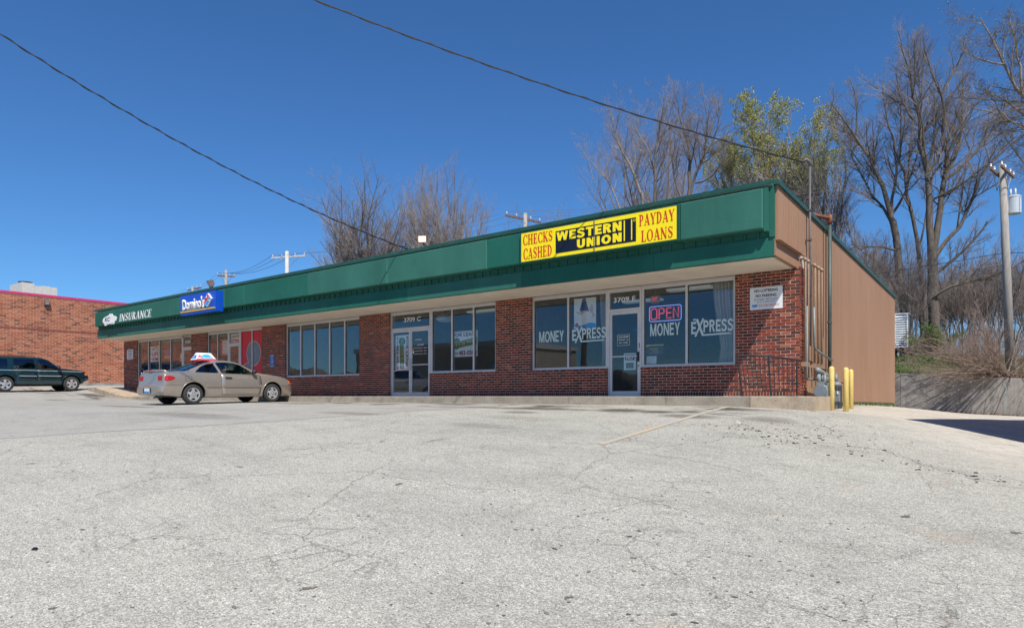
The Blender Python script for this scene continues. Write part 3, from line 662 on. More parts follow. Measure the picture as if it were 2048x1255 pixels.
# ------------------------------------------------------------------ the strip mall
B = thing('strip_mall', (-20, 15.06, 0), 'long single storey red brick shop row with green metal fascia and brown side wall', 'building')
WY = 15.06; XL, XR = -35.77, -3.73; FL, FR = -34.72, -3.79
def ztop(x): return 4.18+(x+3.8)*0.004
def zroof(y): return 4.17-(y-13.46)*0.0255
OPEN = [  # name, x0, x1, mullion x list, door bay (x0,x1) or None
 ('A', -34.36, -29.14, [-33.30, -32.21, -31.13, -30.03], (-30.03, -29.14)),
 ('D', -27.84, -23.70, [-27.07, -26.21, -25.34, -24.48], (-26.21, -25.34)),
 ('B', -22.15, -17.90, [-21.28, -20.43, -19.58, -18.75], None),
 ('C', -16.41, -11.98, [-14.60, -13.72, -12.86], (-16.41, -14.60)),
 ('E', -10.72, -5.09, [-9.56, -8.36, -7.42, -6.26], (-8.36, -7.42))]
SILL, HEAD, SOF = 0.717, 2.70, 2.73
# brick regions on the front: (x0, x1, z0, z1)
reg = []; edges = [XL]+[e for o in OPEN for e in (o[1], o[2])]+[XR]
for i in range(0, len(edges), 2): reg.append((edges[i], edges[i+1], 0.0, SOF))
for n_, x0, x1, mu, dr in OPEN:
    segs = [(x0, x1)] if dr is None else [s for s in ((x0, dr[0]), (dr[1], x1)) if s[1]-s[0] > 0.05]
    for s in segs: reg.append((s[0], s[1], 0.0, SILL))
CH, BL, J = 0.0677, 0.203, 0.0105
walls, cuts = [], []
for (x0, x1, z0, z1) in reg:
    walls.append(MB().box(x0+0.004, x1-0.004, WY+0.0045, WY+0.25, z0-0.6, z1).build('wall', 'mortar', B)); cuts.append(MB())
walls.append(MB().box(XR-0.25, XR-0.0045, WY+0.26, 15.72, -0.4, SOF+0.3).build('wall', 'mortar', B)); cuts.append(MB())
full = []; rb = random.Random(3)
def putbrick(x0, x1, y0, y1, z0, z1, isfull, face):
    if isfull: full.append(((x0+x1)/2, (y0+y1)/2, (z0+z1)/2, RI))
    else: cut.box(x0, x1, y0, y1, z0, z1)
def region_of(x, z):
    for i, (x0, x1, z0, z1) in enumerate(reg):
        if x0-1e-4 <= x <= x1+1e-4 and z0 <= z <= z1: return i
    return 0
def runs(z):
    iv = sorted((x0, x1) for x0, x1, z0, z1 in reg if z0 <= z < z1-0.02); out = []
    for p, q in iv:
        if out and abs(p-out[-1][1]) < 1e-3: out[-1][1] = q
        else: out.append([p, q])
    return out
# row of bricks on edge at the foot of the wall
for x0, x1 in runs(0.05):
    n = int(round((x1-x0)/CH)); pw = (x1-x0)/n
    for i in range(n):
        d = rb.uniform(-0.002, 0.002); p = x0+i*pw
        cuts[region_of(p+pw/2, 0.05)].box(p+(0 if i == 0 else J/2), p+pw-(0 if i == n-1 else J/2), WY+d, WY+0.09, 0.012, 0.100)
# running bond, carried through from pier to sill wall
k = 0; z = 0.110
while z+0.03 < SOF:
    zt = min(z+CH-J, SOF-0.004); ph = (BL/2 if k % 2 else 0)
    for x0, x1 in runs(z):
        p = XL+ph+(math.floor((x0-XL-ph)/BL)-1)*BL
        while p < x1:
            l, r_ = max(p+J/2, x0), min(p+BL-J/2, x1)
            if l-x0 < 0.05: l = x0
            if x1-r_ < 0.05: r_ = x1
            if r_-l > 0.045:
                d = rb.uniform(-0.0025, 0.0025); RI = region_of((l+r_)/2, (z+zt)/2); cut = cuts[RI]
                isf = abs((r_-l)-(BL-J)) < 0.002 and zt-z > CH-J-0.002
                putbrick(l, r_, WY+d, WY+0.09+(d if isf else 0), z, zt, isf, 0)
            p += BL
    z += CH; k += 1
# the short brick return on the right side
cut = cuts[-1]
k = 0; z = 0.012
while z+0.03 < SOF+0.05:
    ph = 0.10 if k % 2 else 0.0; a = WY+0.092-(0.203-ph if ph else 0.0)
    a = WY+0.095+(-BL/2 if k % 2 else 0)
    while a < 15.72:
        l, r_ = max(a+J/2, WY+0.097), min(a+BL-J/2, 15.72)
        if r_-l > 0.025: cut.box(XR-0.09, XR+rb.uniform(-0.0025, 0.0025), l, r_, z, z+CH-J)
        a += BL
    z += CH; k += 1
full.sort(key=lambda q: math.hypot(q[0], q[1])*(1+0.0*q[2]))
bm_ = MB().box(-(BL-J)/2, (BL-J)/2, -0.045, 0.045, -(CH-J)/2, (CH-J)/2)
proto = bm_.build('brick', 'brick', walls[0], local=True)
for i, (x, y, z, f) in enumerate(full):
    if i == 0: o = proto
    elif i < 300: o = proto.copy(); COL.objects.link(o)
    else: cuts[f].box(x-(BL-J)/2, x+(BL-J)/2, y-0.045, y+0.045, z-(CH-J)/2, z+(CH-J)/2); continue
    o.parent = walls[f]; o.location = Vector((x, y, z))-wloc(walls[f])
for c_, w_ in zip(cuts, walls): c_.build('brickwork', 'brick', w_, kind='stuff')

# carcass: rear and left walls, floor, ceiling, partitions, roof
core = MB()
core.box(XL, XR-0.06, 28.75, 28.95, -0.5, 3.7)
core.box(XL, XL+0.2, WY+0.26, 28.74, -0.5, 3.7)
core.build('rear_wall', 'siding', B)
MB().box(XL+0.21, XR-0.2, WY+0.02, 28.7, -0.2, -0.004).build('floor', 'int_floor', B)
MB().box(XL+0.21, XR-0.2, WY+0.3, 28.7, 2.86, 2.9).build('ceiling', 'int_ceiling', B)
pt = MB()
for x in (-28.5, -22.9, -17.1, -11.3): pt.box(x-0.06, x+0.06, WY+0.27, 24.0, 0, 2.855)
pt.box(XL+0.3, XR-0.25, 24.02, 24.1, 0, 2.855)
pt.build('partition', 'int_wall', B)
rf = MB()
for (x0, x1) in ((FL+0.03, XR-0.02),):
    rf.add([(x0, 13.55, zroof(13.55)-0.14), (x1, 13.55, zroof(13.55)-0.14), (x1, 28.95, zroof(28.95)-0.14), (x0, 28.95, zroof(28.95)-0.14),
            (x0, 13.55, zroof(13.55)-0.3), (x1, 13.55, zroof(13.55)-0.3), (x1, 28.95, zroof(28.95)-0.3), (x0, 28.95, zroof(28.95)-0.3)],
           [(0, 1, 2, 3), (7, 6, 5, 4), (0, 4, 5, 1), (1, 5, 6, 2), (2, 6, 7, 3), (3, 7, 4, 0)])
rf.build('roof', 'roof', B)
# counters and odd furniture seen dimly inside
fu = MB(); fu.box(-10.9, -6.2, 18.4, 18.9, 0, 1.08); fu.box(-15.5, -12.2, 20.0, 20.6, 0, 0.9); fu.box(-26.5, -23.2, 17.6, 18.1, 0, 1.1); fu.box(-33, -30.5, 18.5, 19.3, 0, 0.76)
fu.build('shop_counter', 'int_wall', B)
for (x, y) in ((-6.9, 16.9), (-5.6, 17.8), (-8.9, 18.2), (-14.2, 17.2)):
    l = MB().box(x-0.6, x+0.6, y-0.15, y+0.15, 2.80, 2.855).build('ceiling_light', 'tube_on', B)

# side wall of ribbed brown sheets, stepping over the front overhang
def siding(y0, y1, zb, zt_f, x, name='siding_sheet', inv=False):
    b = MB(); y = y0; P = []; pitch = 0.152
    while y < y1-1e-6:
        P += [(y, 0.0), (min(y+0.122, y1), 0.0), (min(y+0.128, y1), -0.012), (min(y+0.147, y1), -0.012)]; y += pitch
    P = [P[0]]+[q for q, pq in zip(P[1:], P[:-1]) if q[0] > pq[0]+1e-5]
    if P[-1][0] < y1: P.append((y1, 0.0))
    n = len(P)
    for yy, dx in P: b.v += [(x+dx, yy, zb), (x+dx, yy, zt_f(yy)), (x-0.06, yy, zb), (x-0.06, yy, zt_f(yy))]
    for i in range(n-1):
        a = 4*i; c = a+4; b.f += [(a, c, c+1, a+1), (a+2, a+3, c+3, c+2), (a+1, c+1, c+3, a+3), (a, a+2, c+2, c)]
    b.f += [(0, 1, 3, 2), (4*n-4, 4*n-2, 4*n-1, 4*n-3)]
    return b.build(name, 'siding', B)
zt_side = lambda y: zroof(y)-0.07
y = 13.50
while y < 15.70: siding(y, min(y+0.76, 15.72)-0.004, 3.06, zt_side, XR); y += 0.76
MB().box(XR-0.10, XR-0.035, 13.48, 15.73, 2.74, 3.055).build('overhang_side', 'siding', B)
MB().box(XR-0.03, XR+0.05, 13.47, 15.16, 3.035, 3.059).build('drip_edge', 'siding', B)
y = 15.725
while y < 28.9:
    y1 = min(y+0.912, 28.95)
    siding(y, y1-0.004, -0.16 if y < 21 else -0.16-(y-21)*0.012, zt_side, XR); y += 0.912
MB().box(XR-0.2, XR-0.045, 15.74, 28.9, -0.6, -0.14).build('footing', 'kerb', B)
# coping along the top of side and front
b = MB()
yy = [13.40, 18, 23, 28.98]
for i in range(3):
    a0, a1 = yy[i], yy[i+1]-0.006
    c = MB().add([(XR-0.12, a0, zroof(a0)+0.012), (XR+0.045, a0, zroof(a0)+0.012), (XR+0.045, a0, zroof(a0)-0.075), (XR-0.12, a0, zroof(a0)-0.075),
           (XR-0.12, a1, zroof(a1)+0.012), (XR+0.045, a1, zroof(a1)+0.012), (XR+0.045, a1, zroof(a1)-0.075), (XR-0.12, a1, zroof(a1)-0.075)],
          [(0, 1, 2, 3), (7, 6, 5, 4), (0, 4, 5, 1), (1, 5, 6, 2), (2, 6, 7, 3), (3, 7, 4, 0)])
    c.build('coping', 'green_dark', B)

segs = list(np.linspace(FL, FR-0.0, 12))
for i in range(11):
    x0, x1 = segs[i]+0.003, segs[i+1]-0.003; za, zb = ztop(x0), ztop(x1)
    c = MB(); vs = []
    for x, z in ((x0, za), (x1, zb)): vs += [(x, 13.30, z-0.085), (x, 13.30, z-0.005), (x, 13.36, z+0.005), (x, 13.62, z+0.005), (x, 13.62, z-0.085)]
    c.add(vs, [(0, 1, 2, 3, 4), (9, 8, 7, 6, 5)]+[(j, j+5, (j+1) % 5+5, (j+1) % 5) for j in range(5)]).build('coping', 'green_dark', B)
    c = MB(); c.add([(x0, 13.315, za-0.098), (x0, 13.315, za-0.088), (x0, 13.45, za-0.088), (x0, 13.45, za-0.098), (x1, 13.315, zb-0.098), (x1, 13.315, zb-0.088), (x1, 13.45, zb-0.088), (x1, 13.45, zb-0.098)],
          [(0, 1, 2, 3), (7, 6, 5, 4), (0, 4, 5, 1), (1, 5, 6, 2), (2, 6, 7, 3), (3, 7, 4, 0)]).build('drip_edge', 'trim_line', B)
# ribbed backing, lower band, sign-board panels
rbk = MB(); rbk.box(FL+0.02, FR-0.02, 13.475, 13.56, 3.07, 4.02)
x = FR-0.3
while x > FL: rbk.box(x-0.015, x+0.015, 13.445, 13.474, 3.09, 3.6); x -= 0.262
rbk.build('ribbed_backing', 'green', B)
bs = [FL, -31.9, -28.3, -24.7, -21.1, -17.5, -13.9, -9.85, -6.3, FR]
for i in range(len(bs)-1):
    x0, x1 = bs[i]+(0.003 if i else 0), bs[i+1]-(0.003 if i < len(bs)-2 else 0); zb = 2.69 if i == 0 else 2.72
    MB().add([(x0, 13.43, 2.72-0.003*i if 0 else 2.72), (x1, 13.43, 2.72), (x1, 13.43, 3.09), (x0, 13.43, 3.09), (x0, 13.56, 2.72), (x1, 13.56, 2.72), (x1, 13.56, 3.068), (x0, 13.56, 3.068)],
             [(0, 1, 2, 3), (7, 6, 5, 4), (0, 4, 5, 1), (1, 5, 6, 2), (2, 6, 7, 3), (3, 7, 4, 0)]).build('fascia_band', 'green', B)
# green corner post at the right end
MB().box(-3.86, FR+0.012, 13.40, 13.55, 3.092, ztop(FR)-0.09).build('corner_trim', 'green', B)
MB().box(-3.93, -3.863, 13.27, 13.47, 3.19, 4.03).build('corner_trim', 'green', B)
def board(x0, x1, yf, mat='green'):
    za, zb = ztop(x0)-0.165, ztop(x1)-0.165; q = 0.022
    b = MB(); vs = []
    for x, zt, s in ((x0, za, 1), (x1, zb, -1)):
        vs += [(x+0.0*s, yf+0.02, 3.235), (x+0.0*s, yf+0.02, zt), (x+q*s, yf, zt-q), (x+q*s, yf, 3.235+q), (x, 13.47, zt), (x, 13.47, 3.235)]
    l, r_ = 0, 6
    b.add(vs, [(3, 9, 8, 2), (0, 3, 2, 1), (6, 7, 8, 9), (1, 2, 8, 7), (0, 6, 9, 3), (1, 7, 10, 4), (5, 11, 6, 0), (0, 1, 4, 5), (11, 10, 7, 6), (4, 10, 11, 5)])
    return b.build('fascia_panel', mat, B)
bd = [(-34.42, -31.0), (-30.996, -27.3), (-27.296, -26.0), (-23.2, -21.9), (-21.896, -18.2), (-18.196, -14.5), (-14.496, -10.8), (-10.796, -9.70), (-5.62, -3.935)]
for i, (a, c) in enumerate(bd): board(a, c, 13.215)
board(-25.996, -23.204, 13.22); board(-9.696, -5.624, 13.22)
# soffit sheets with narrow joints
xs_ = list(np.linspace(FL+0.02, FR-0.06, 13))
for i in range(12): MB().box(xs_[i]+0.004, xs_[i+1]-0.004, 13.47, 15.06, SOF, SOF+0.012).build('soffit_panel', 'soffit', B)
MB().box(FL+0.02, FR-0.06, 13.565, 15.06, SOF+0.02, 3.05).build('soffit_frame', 'soffit', B)
MB().box(FL-0.0, FL+0.018, 13.57, 15.05, 2.73, 3.9).build('overhang_side', 'green_dark', B)
MB().prism([(FL+0.018, 13.48), (FL+0.018, 15.058), (XL, 15.058)], SOF-0.001, SOF+0.011, 'xy', 'z').build('soffit_panel', 'soffit', B)

# ------------------------------------------------------------------ shop windows and doors
FY0, FY1, PY = WY+0.055, WY+0.15, WY+0.10   # frame front, frame back, glass plane
fw = 0.058
def pane(par, x0, x1, z0, z1, y=None, mat='glass'):
    y = PY if y is None else y
    return MB().box(x0, x1, y, y+0.006, z0, z1).build('pane', mat, par)
SHOP = {}
def window(key, x0, x1, mull):
    f = MB()
    f.box(x0, x1, FY0, FY1, SILL, SILL+fw).box(x0, x1, FY0, FY1, HEAD-fw*1.3, HEAD+0.028)
    f.box(x0, x0+fw, FY0+0.002, FY1, SILL+fw, HEAD-fw*1.3).box(x1-fw, x1, FY0+0.002, FY1, SILL+fw, HEAD-fw*1.3)
    wn = f.build('shop_window', 'alu', B); SHOP.setdefault(key, []).append(wn)
    for m_ in mull: MB().box(m_-0.027, m_+0.027, FY0+0.003, FY1, SILL+fw, HEAD-fw*1.3).build('mullion', 'alu', wn)
    e = [x0+fw]+[q for m_ in mull for q in (m_-0.027, m_+0.027)]+[x1-fw]
    for i in range(0, len(e), 2):
        pane(wn, e[i]-0.004, e[i+1]+0.004, SILL+fw-0.004, HEAD-fw*1.3+0.004)
    g = MB()
    for i in range(0, len(e), 2):
        for (a, c) in ((e[i], e[i]+0.012), (e[i+1]-0.012, e[i+1])): g.box(a, c, PY-0.012, PY-0.001, SILL+fw+0.012, HEAD-fw*1.3-0.012)
        g.box(e[i], e[i+1], PY-0.012, PY-0.001, HEAD-fw*1.3-0.012, HEAD-fw*1.3); g.box(e[i], e[i+1], PY-0.012, PY-0.001, SILL+fw, SILL+fw+0.012)
    g.build('gasket', 'gasket', wn)
    return wn
def doorframe(key, x0, x1, leaves, handle_side=1):
    f = MB()
    f.box(x0, x0+0.05, FY0-0.004, FY1, 0, HEAD+0.026).box(x1-0.05, x1, FY0-0.004, FY1, 0, HEAD+0.026)
    f.box(x0+0.05, x1-0.05, FY0-0.004, FY1, HEAD-0.075, HEAD+0.026).box(x0+0.05, x1-0.05, FY0-0.004, FY1, 2.135, 2.20)
    f.box(x0+0.05, x1-0.05, FY0-0.02, FY1, 0.0, 0.02)
    d = f.build('door_frame', 'alu', B)
    pane(d, x0+0.046, x1-0.046, 2.196, HEAD-0.071).name = 'transom_pane'
    lw = (x1-x0-0.1)/leaves; out = []
    for i in range(leaves):
        a, c = x0+0.05+i*lw+0.004, x0+0.05+(i+1)*lw-0.004; st_ = 0.06
        l = MB()
        l.box(a, a+st_, FY0+0.006, FY0+0.052, 0.022, 2.131).box(c-st_, c, FY0+0.006, FY0+0.052, 0.022, 2.131)
        l.box(a+st_, c-st_, FY0+0.006, FY0+0.052, 2.06, 2.131).box(a+st_, c-st_, FY0+0.006, FY0+0.052, 0.022, 0.13)
        lf = l.build('door', 'alu', B)
        pane(lf, a+st_-0.004, c-st_+0.004, 0.126, 2.064, FY0+0.026)
        if not (leaves == 2 and i == 0): MB().box(a+st_-0.002, c-st_+0.002, FY0-0.012, FY0+0.004, 0.985, 1.015).build('push_bar', 'alu', lf)
        hx = c-0.03 if (leaves == 1 or i == 0) else a+0.03
        if leaves == 1:
            MB().box(hx-0.02, hx+0.02, FY0-0.035, FY0+0.003, 0.86, 1.1).build('handle', 'black', lf)
            MB().lathe((hx, FY0+0.006, 0.76), [(0.016, -0.012), (0.016, 0)], 12, 'y').build('lock', 'gasket', lf)
            MB().box(c-0.014, c-0.002, FY0-0.008, FY0+0.003, 1.2, 1.32).build('latch', 'black', lf)
        else:
            s = MB(); s.tube([(hx, FY0, 0.85), (hx, FY0-0.05, 0.87), (hx, FY0-0.05, 1.17), (hx, FY0, 1.19)], 0.012, 6); s.build('handle', 'alu', lf)
        out.append(lf)
    return d, out
wE1 = window('E', -10.72, -8.365, [-9.56]); wE2 = window('E', -7.415, -5.09, [-6.26])
dE, lE = doorframe('E', -8.36, -7.42, 1)
wC = window('C', -14.595, -11.98, [-13.72, -12.86]); dC, lC = doorframe('C', -16.41, -14.60, 2)
wB = window('B', -22.15, -17.90, [-21.28, -20.43, -19.58, -18.75])
wD1 = window('D', -27.84, -26.215, [-27.07]); dD, lD = doorframe('D', -26.21, -25.34, 1); wD2 = window('D', -25.335, -23.70, [-24.48])
wA = window('A', -34.36, -30.035, [-33.30, -32.21, -31.13]); dA, lA = doorframe('A', -30.03, -29.14, 1)
# printing on the glass (flat vinyl, part of its window)
GY = PY-0.003
def g_text(s, x0, x1, z0, z1, par, mat='vinyl', bold=0.02, name='lettering', y=None, shear=0): return text(s, x0, x1, z0, z1, (0, y or GY, 0), RX, UZ, mat, par, name, bold, shear, 0.002)
def g_money(x0, x1, par): serif('MONEY', x0, x1, 1.47, 1.77, (0, GY, 0), RX, UZ, 'vinyl', par, thick=0.001, gap=0.11, bold=0.18)
def express(par, x0, x1, z0, z1):
    wd = x1-x0; hh = z1-z0
    serif('E', x0, x0+wd*0.125, z0, z1-0.02, (0, GY, 0), RX, UZ, 'vinyl', par, thick=0.001, bold=0.2)
    serif('PRESS', x0+wd*0.30, x1, z0+0.03, z1, (0, GY, 0), RX, UZ, 'vinyl', par, thick=0.001, gap=0.1, bold=0.2)
    put2d(stroke([(x0+wd*0.05, z1+hh*0.10), (x0+wd*0.125, z1+hh*0.08)], 0.035), (0, GY-0.0066, 0), RX, UZ, 'lettering', 'vinyl', par)
    polys = stroke([(x0+wd*0.14, z1+hh*0.12), (x0+wd*0.285, z0-hh*0.12)], 0.055)
    polys2 = stroke([(x0+wd*0.30, z1+hh*0.14), (x0+wd*0.10, z0-hh*0.2)], 0.042)
    polys3 = [[(x0+wd*0.27, z0-hh*0.17), (x0+wd*0.99, z0-hh*0.12), (x0+wd*0.9, z0-hh*0.02), (x0+wd*0.25, z0-hh*0.05)]]
    put2d(polys, (0, GY, 0), RX, UZ, 'lettering', 'vinyl', par); put2d(polys2, (0, GY-0.0022, 0), RX, UZ, 'lettering', 'vinyl', par); put2d(polys3, (0, GY-0.0044, 0), RX, UZ, 'lettering', 'vinyl', par)
g_money(-10.52, -9.72, wE1); express(wE1, -9.455, -8.44, 1.47, 1.78)
g_money(-7.21, -6.44, wE2); express(wE2, -6.16, -5.165, 1.46, 1.77)
g_text('3709 E', -8.22, -7.60, 2.37, 2.50, dE, 'white', 0.02, 'address_number'); g_text('3709 C', -15.83, -15.08, 2.38, 2.53, dC, 'white', 0.02, 'address_number')
g_text('3709', -29.85, -29.40, 2.36, 2.49, dA, 'white', 0.02, 'address_number')
# hours printed on the door of the right-hand shop and the double door
o = lE[0]
put2d(rect(-8.10, -7.76, 1.545, 1.552)+rect(-8.10, -7.76, 1.275, 1.282)+rect(-8.10, -8.093, 1.282, 1.545)+rect(-7.767, -7.76, 1.282, 1.545), (0, FY0+0.024, 0), RX, UZ, 'lettering', 'white', o)
for s, a, c, z in (('MONEY EXPRESS', -8.07, -7.79, 1.47), ('MON-SAT   9-6', -8.07, -7.79, 1.40), ('SUN   CLOSED', -8.05, -7.81, 1.325)): g_text(s, a, c, z, z+0.045, o, 'white', 0.02, y=FY0+0.024)
g_text('OPEN', -7.66, -7.53, 1.62, 1.66, o, 'logo_blue', 0.02, y=FY0+0.024)
o = lC[1]
for s, a, c, z, h in (('STARTING', -15.31, -15.02, 1.77, 0.05), ('HOURS', -15.20, -14.93, 1.60, 0.055), ('Mon-Fri 9am - 6pm', -15.34, -14.80, 1.50, 0.045), ('Saturday 9am - 5pm', -15.34, -14.80, 1.41, 0.045), ('Sunday  Noon - 5pm', -15.34, -14.80, 1.32, 0.045)): g_text(s, a, c, z, z+h, o, 'white', 0.012, y=FY0+0.024)
for z, mt in ((1.46, 'orange_print'), (1.37, 'white'), (1.28, 'navy_print')): put2d(rect(-15.42, -15.36, z, z+0.07), (0, FY0+0.024, 0), RX, UZ, 'card_decal', mt, o)
put2d(disc(-12.07, 0.86, 0.035, 0.04), (0, GY, 0), RX, UZ, 'card_decal', 'navy_print', wC)
# insurance office lettering
for i, s in enumerate(('AUTO', 'LIFE', 'HOME')):
    z = 2.16-i*0.245
    put2d(rect(-33.16, -32.30, z-0.025, z+0.205), (0, GY, 0), RX, UZ, 'lettering_ground', 'vinyl', wA)
    g_text(s, -33.0, -32.33, z, z+0.18, wA, 'sign_red', 0.03, y=GY-0.003); put2d(disc(-33.1, z+0.09, 0.04, 0.05, 10), (0, GY-0.0025, 0), RX, UZ, 'lettering', 'orange_print', wA)
# red panels with round cut-out in the pizza shop window
def panel_red(x0, x1): put2d(rect(x0, x1, SILL+fw+0.015, HEAD-fw*1.3-0.015), (0, GY, 0), RX, UZ, 'window_film', 'red_panel', wD2, 0.002)
panel_red(-25.26, -24.515); panel_red(-24.445, -23.77)
def clipdisc(cx, cz, r, x0, x1, zlo, mat, dy):
    pts = []
    for i in range(48):
        a = 2*math.pi*i/48; pts.append((min(max(cx+r*math.cos(a), x0), x1), max(cz+r*math.sin(a), zlo)))
    q = [pts[0]]
    for p_ in pts[1:]:
        if abs(p_[0]-q[-1][0])+abs(p_[1]-q[-1][1]) > 1e-4: q.append(p_)
    put2d([q], (0, GY-dy, 0), RX, UZ, 'window_film', mat, wD2, 0.0015)
for (x0, x1) in ((-25.25, -24.515), (-24.445, -23.78)):
    clipdisc(-24.42, 1.72, 0.50, x0, x1, 0.9, 'vinyl', 0.003); clipdisc(-24.42, 1.72, 0.482, x0, x1, 0.9, 'gray_disc', 0.005)
    if x0 < -25: clipdisc(-24.85, 0.98, 0.38, x0, x1, 0.78, 'vinyl', 0.003); clipdisc(-24.85, 0.98, 0.365, x0, x1, 0.78, 'gray_disc', 0.005)

# ------------------------------------------------------------------ signs on the fascia
sg = thing('shop_sign', (-7.63, 13.16, 3.26), 'wide yellow fascia sign with black centre panel and red check cashing words', 'sign')
MB().box(-9.69, -5.63, 13.15, 13.218, 3.235, 3.975).build('sign_box', 'green_dark', sg)
SY = 13.147
MB().box(-9.655, -7.625, SY, 13.149, 3.262, 3.95).build('sign_face', 'yellow_sign', sg); MB().box(-7.607, -5.66, SY, 13.149, 3.262, 3.95).build('sign_face', 'yellow_sign', sg)
MB().box(-7.624, -7.608, SY-0.018, 13.149, 3.24, 3.97).build('sign_divider', 'gray_print', sg)
o0 = (0, SY-0.001, 0)
for a, c in ((-8.657, -7.625), (-7.607, -6.583)): put2d(rect(a, c, 3.34, 3.86), o0, RX, UZ, 'black_panel', 'sign_navy', sg, 0.002)
o1 = (0, SY-0.0035, 0)
serif('WESTERN', -8.63, -6.93, 3.625, 3.83, o1, RX, UZ, 'yellow_sign', sg, thick=0.002, gap=0.13, bold=0.25)
serif('UNION', -8.07, -6.93, 3.385, 3.585, o1, RX, UZ, 'yellow_sign', sg, thick=0.002, gap=0.16, bold=0.27)
put2d(rect(-6.877, -6.85, 3.385, 3.83)+rect(-6.699, -6.674, 3.385, 3.83), o1, RX, UZ, 'lettering', 'yellow_sign', sg)
put2d(ring(-6.62, 3.80, 0.028, 0.028, 0.008, 0.008, 0, 360, 16), o1, RX, UZ, 'lettering', 'yellow_sign', sg)
for s, a, c, z0, z1 in (('CHECKS', -9.60, -8.74, 3.66, 3.90), ('CASHED', -9.59, -8.755, 3.31, 3.57), ('PAYDAY', -6.51, -5.70, 3.65, 3.89), ('LOANS', -6.46, -5.735, 3.305, 3.545)):
    serif(s, a, c, z0, z1, o0, RX, UZ, 'sign_red', sg)

ds = thing('shop_sign', (-24.6, 13.1, 3.1), 'blue box sign with white lettering, a red domino diamond and yellow bar', 'sign')
MB().box(-25.84, -23.27, 12.93, 13.218, 3.11, 3.86).build('sign_box', 'blue_sign', ds)
dy = (0, 12.929, 0)
MB().box(-25.80, -23.31, 12.905, 12.9285, 3.20, 3.25).build('sign_bar', 'yellow_bar', ds)
text("Domino's", -25.66, -24.04, 3.27, 3.72, dy, RX, UZ, 'white', ds, 'lettering', 0.035, 0.0, 0.03)
cx, cz, hw, hh = -23.76, 3.53, 0.29, 0.25
dm = MB(); dm.prism([(cx-hw, cz-0.04), (cx-0.03, cz-hh), (cx+hw, cz+0.04), (cx+0.03, cz+hh)], 12.87, 12.928); dm.build('domino_tile', 'white', ds)
yy_ = (0, 12.8695, 0)
def lerp2(a, b, k): return (a[0]+(b[0]-a[0])*k, a[1]+(b[1]-a[1])*k)
Aq, Bq, Cq, Dq = (cx-hw+0.03, cz-0.035), (cx-0.03, cz-hh+0.02), (cx+hw-0.03, cz+0.035), (cx+0.03, cz+hh-0.02)
m1, m2 = lerp2(Aq, Bq, 0.5), lerp2(Dq, Cq, 0.5)
put2d([[Aq, m1, m2, Dq]], yy_, RX, UZ, 'domino_half', 'logo_red', ds); put2d([[lerp2(Aq, Bq, 0.54), Bq, Cq, lerp2(Dq, Cq, 0.54)]], yy_, RX, UZ, 'domino_half', 'logo_blue', ds)
put2d([disc(cx-0.2, cz-0.02, 0.04, 0.035, 10)[0], disc(cx-0.04, cz+0.12, 0.04, 0.035, 10)[0]], (0, 12.867, 0), RX, UZ, 'domino_pip', 'white', ds); put2d(disc(cx+0.15, cz-0.02, 0.04, 0.035, 10), (0, 12.867, 0), RX, UZ, 'domino_pip', 'white', ds)

ins = thing('shop_sign', (-31, 13.2, 3.3), 'white insurance lettering and white map shaped badge on the left end of the fascia', 'sign')
serif('INSURANCE', -31.85, -28.85, 3.31, 3.63, (0, 13.213, 0), RX, UZ, 'white', ins, shear=0.22, thick=0.008)
shape = [(0, .5), (.04, .66), (.2, .78), (.42, .86), (.5, 1), (.66, .97), (.74, .8), (.92, .7), (1, .55), (.97, .35), (.86, .28), (.82, .06), (.68, .08), (.4, .1), (.24, .02), (.16, .0), (.12, .2), (.03, .3)]
put2d([[(-33.52+x*1.46, 3.21+y*0.52) for x, y in shape]], (0, 13.213, 0), RX, UZ, 'badge', 'white', ins, 0.02)
text('KC', -33.30, -32.72, 3.39, 3.58, (0, 13.192, 0), RX, UZ, 'black', ins, 'lettering', 0.03, 0.3)
text('INSURANCE', -33.2, -32.4, 3.27, 3.30, (0, 13.192, 0), RX, UZ, 'gray_print', ins, 'lettering', 0.0, 0.2)

# ------------------------------------------------------------------ plates fixed on the brick
def plate(x0, x1, z0, z1, mat, label, cat='sign', y=WY-0.012, name='wall_sign'):
    t = thing(name, ((x0+x1)/2, y, z0), label, cat)
    MB().box(x0, x1, y, y+0.010, z0, z1).build('plate', mat, t); return t
t = plate(-4.755, -4.06, 1.905, 2.39, 'white_sign', 'white no loitering and no parking plate on the sunlit brick pier')
py = (0, WY-0.0125, 0)
for s, a, c, z, h, mt, bd_ in (('NO LOITERING', -4.66, -4.16, 2.285, .065, 'black', .025), ('NO PARKING', -4.63, -4.19, 2.175, .065, 'black', .025), ('BETWEEN  9PM & 6AM', -4.66, -4.17, 2.105, .04, 'gray_print', 0), ('BY CITY ORDINANCE', -4.60, -4.21, 2.055, .03, 'gray_print', 0), ('SKATEBOARDING', -4.57, -4.13, 1.965, .055, 'orange_print', 0)):
    text(s, a, c, z, z+h, py, RX, UZ, mt, t, 'lettering', bd_)
put2d(rect(-4.71, -4.595, 1.975, 2.02), py, RX, UZ, 'skate_mark', 'logo_blue', t); put2d([[(-4.70, 1.955), (-4.62, 1.965), (-4.60, 1.972), (-4.69, 1.966)]], py, RX, UZ, 'skate_mark', 'black', t)
t = plate(-35.40, -34.76, 1.83, 2.31, 'white_sign', 'white rules plate on the shaded brick at the far left end')
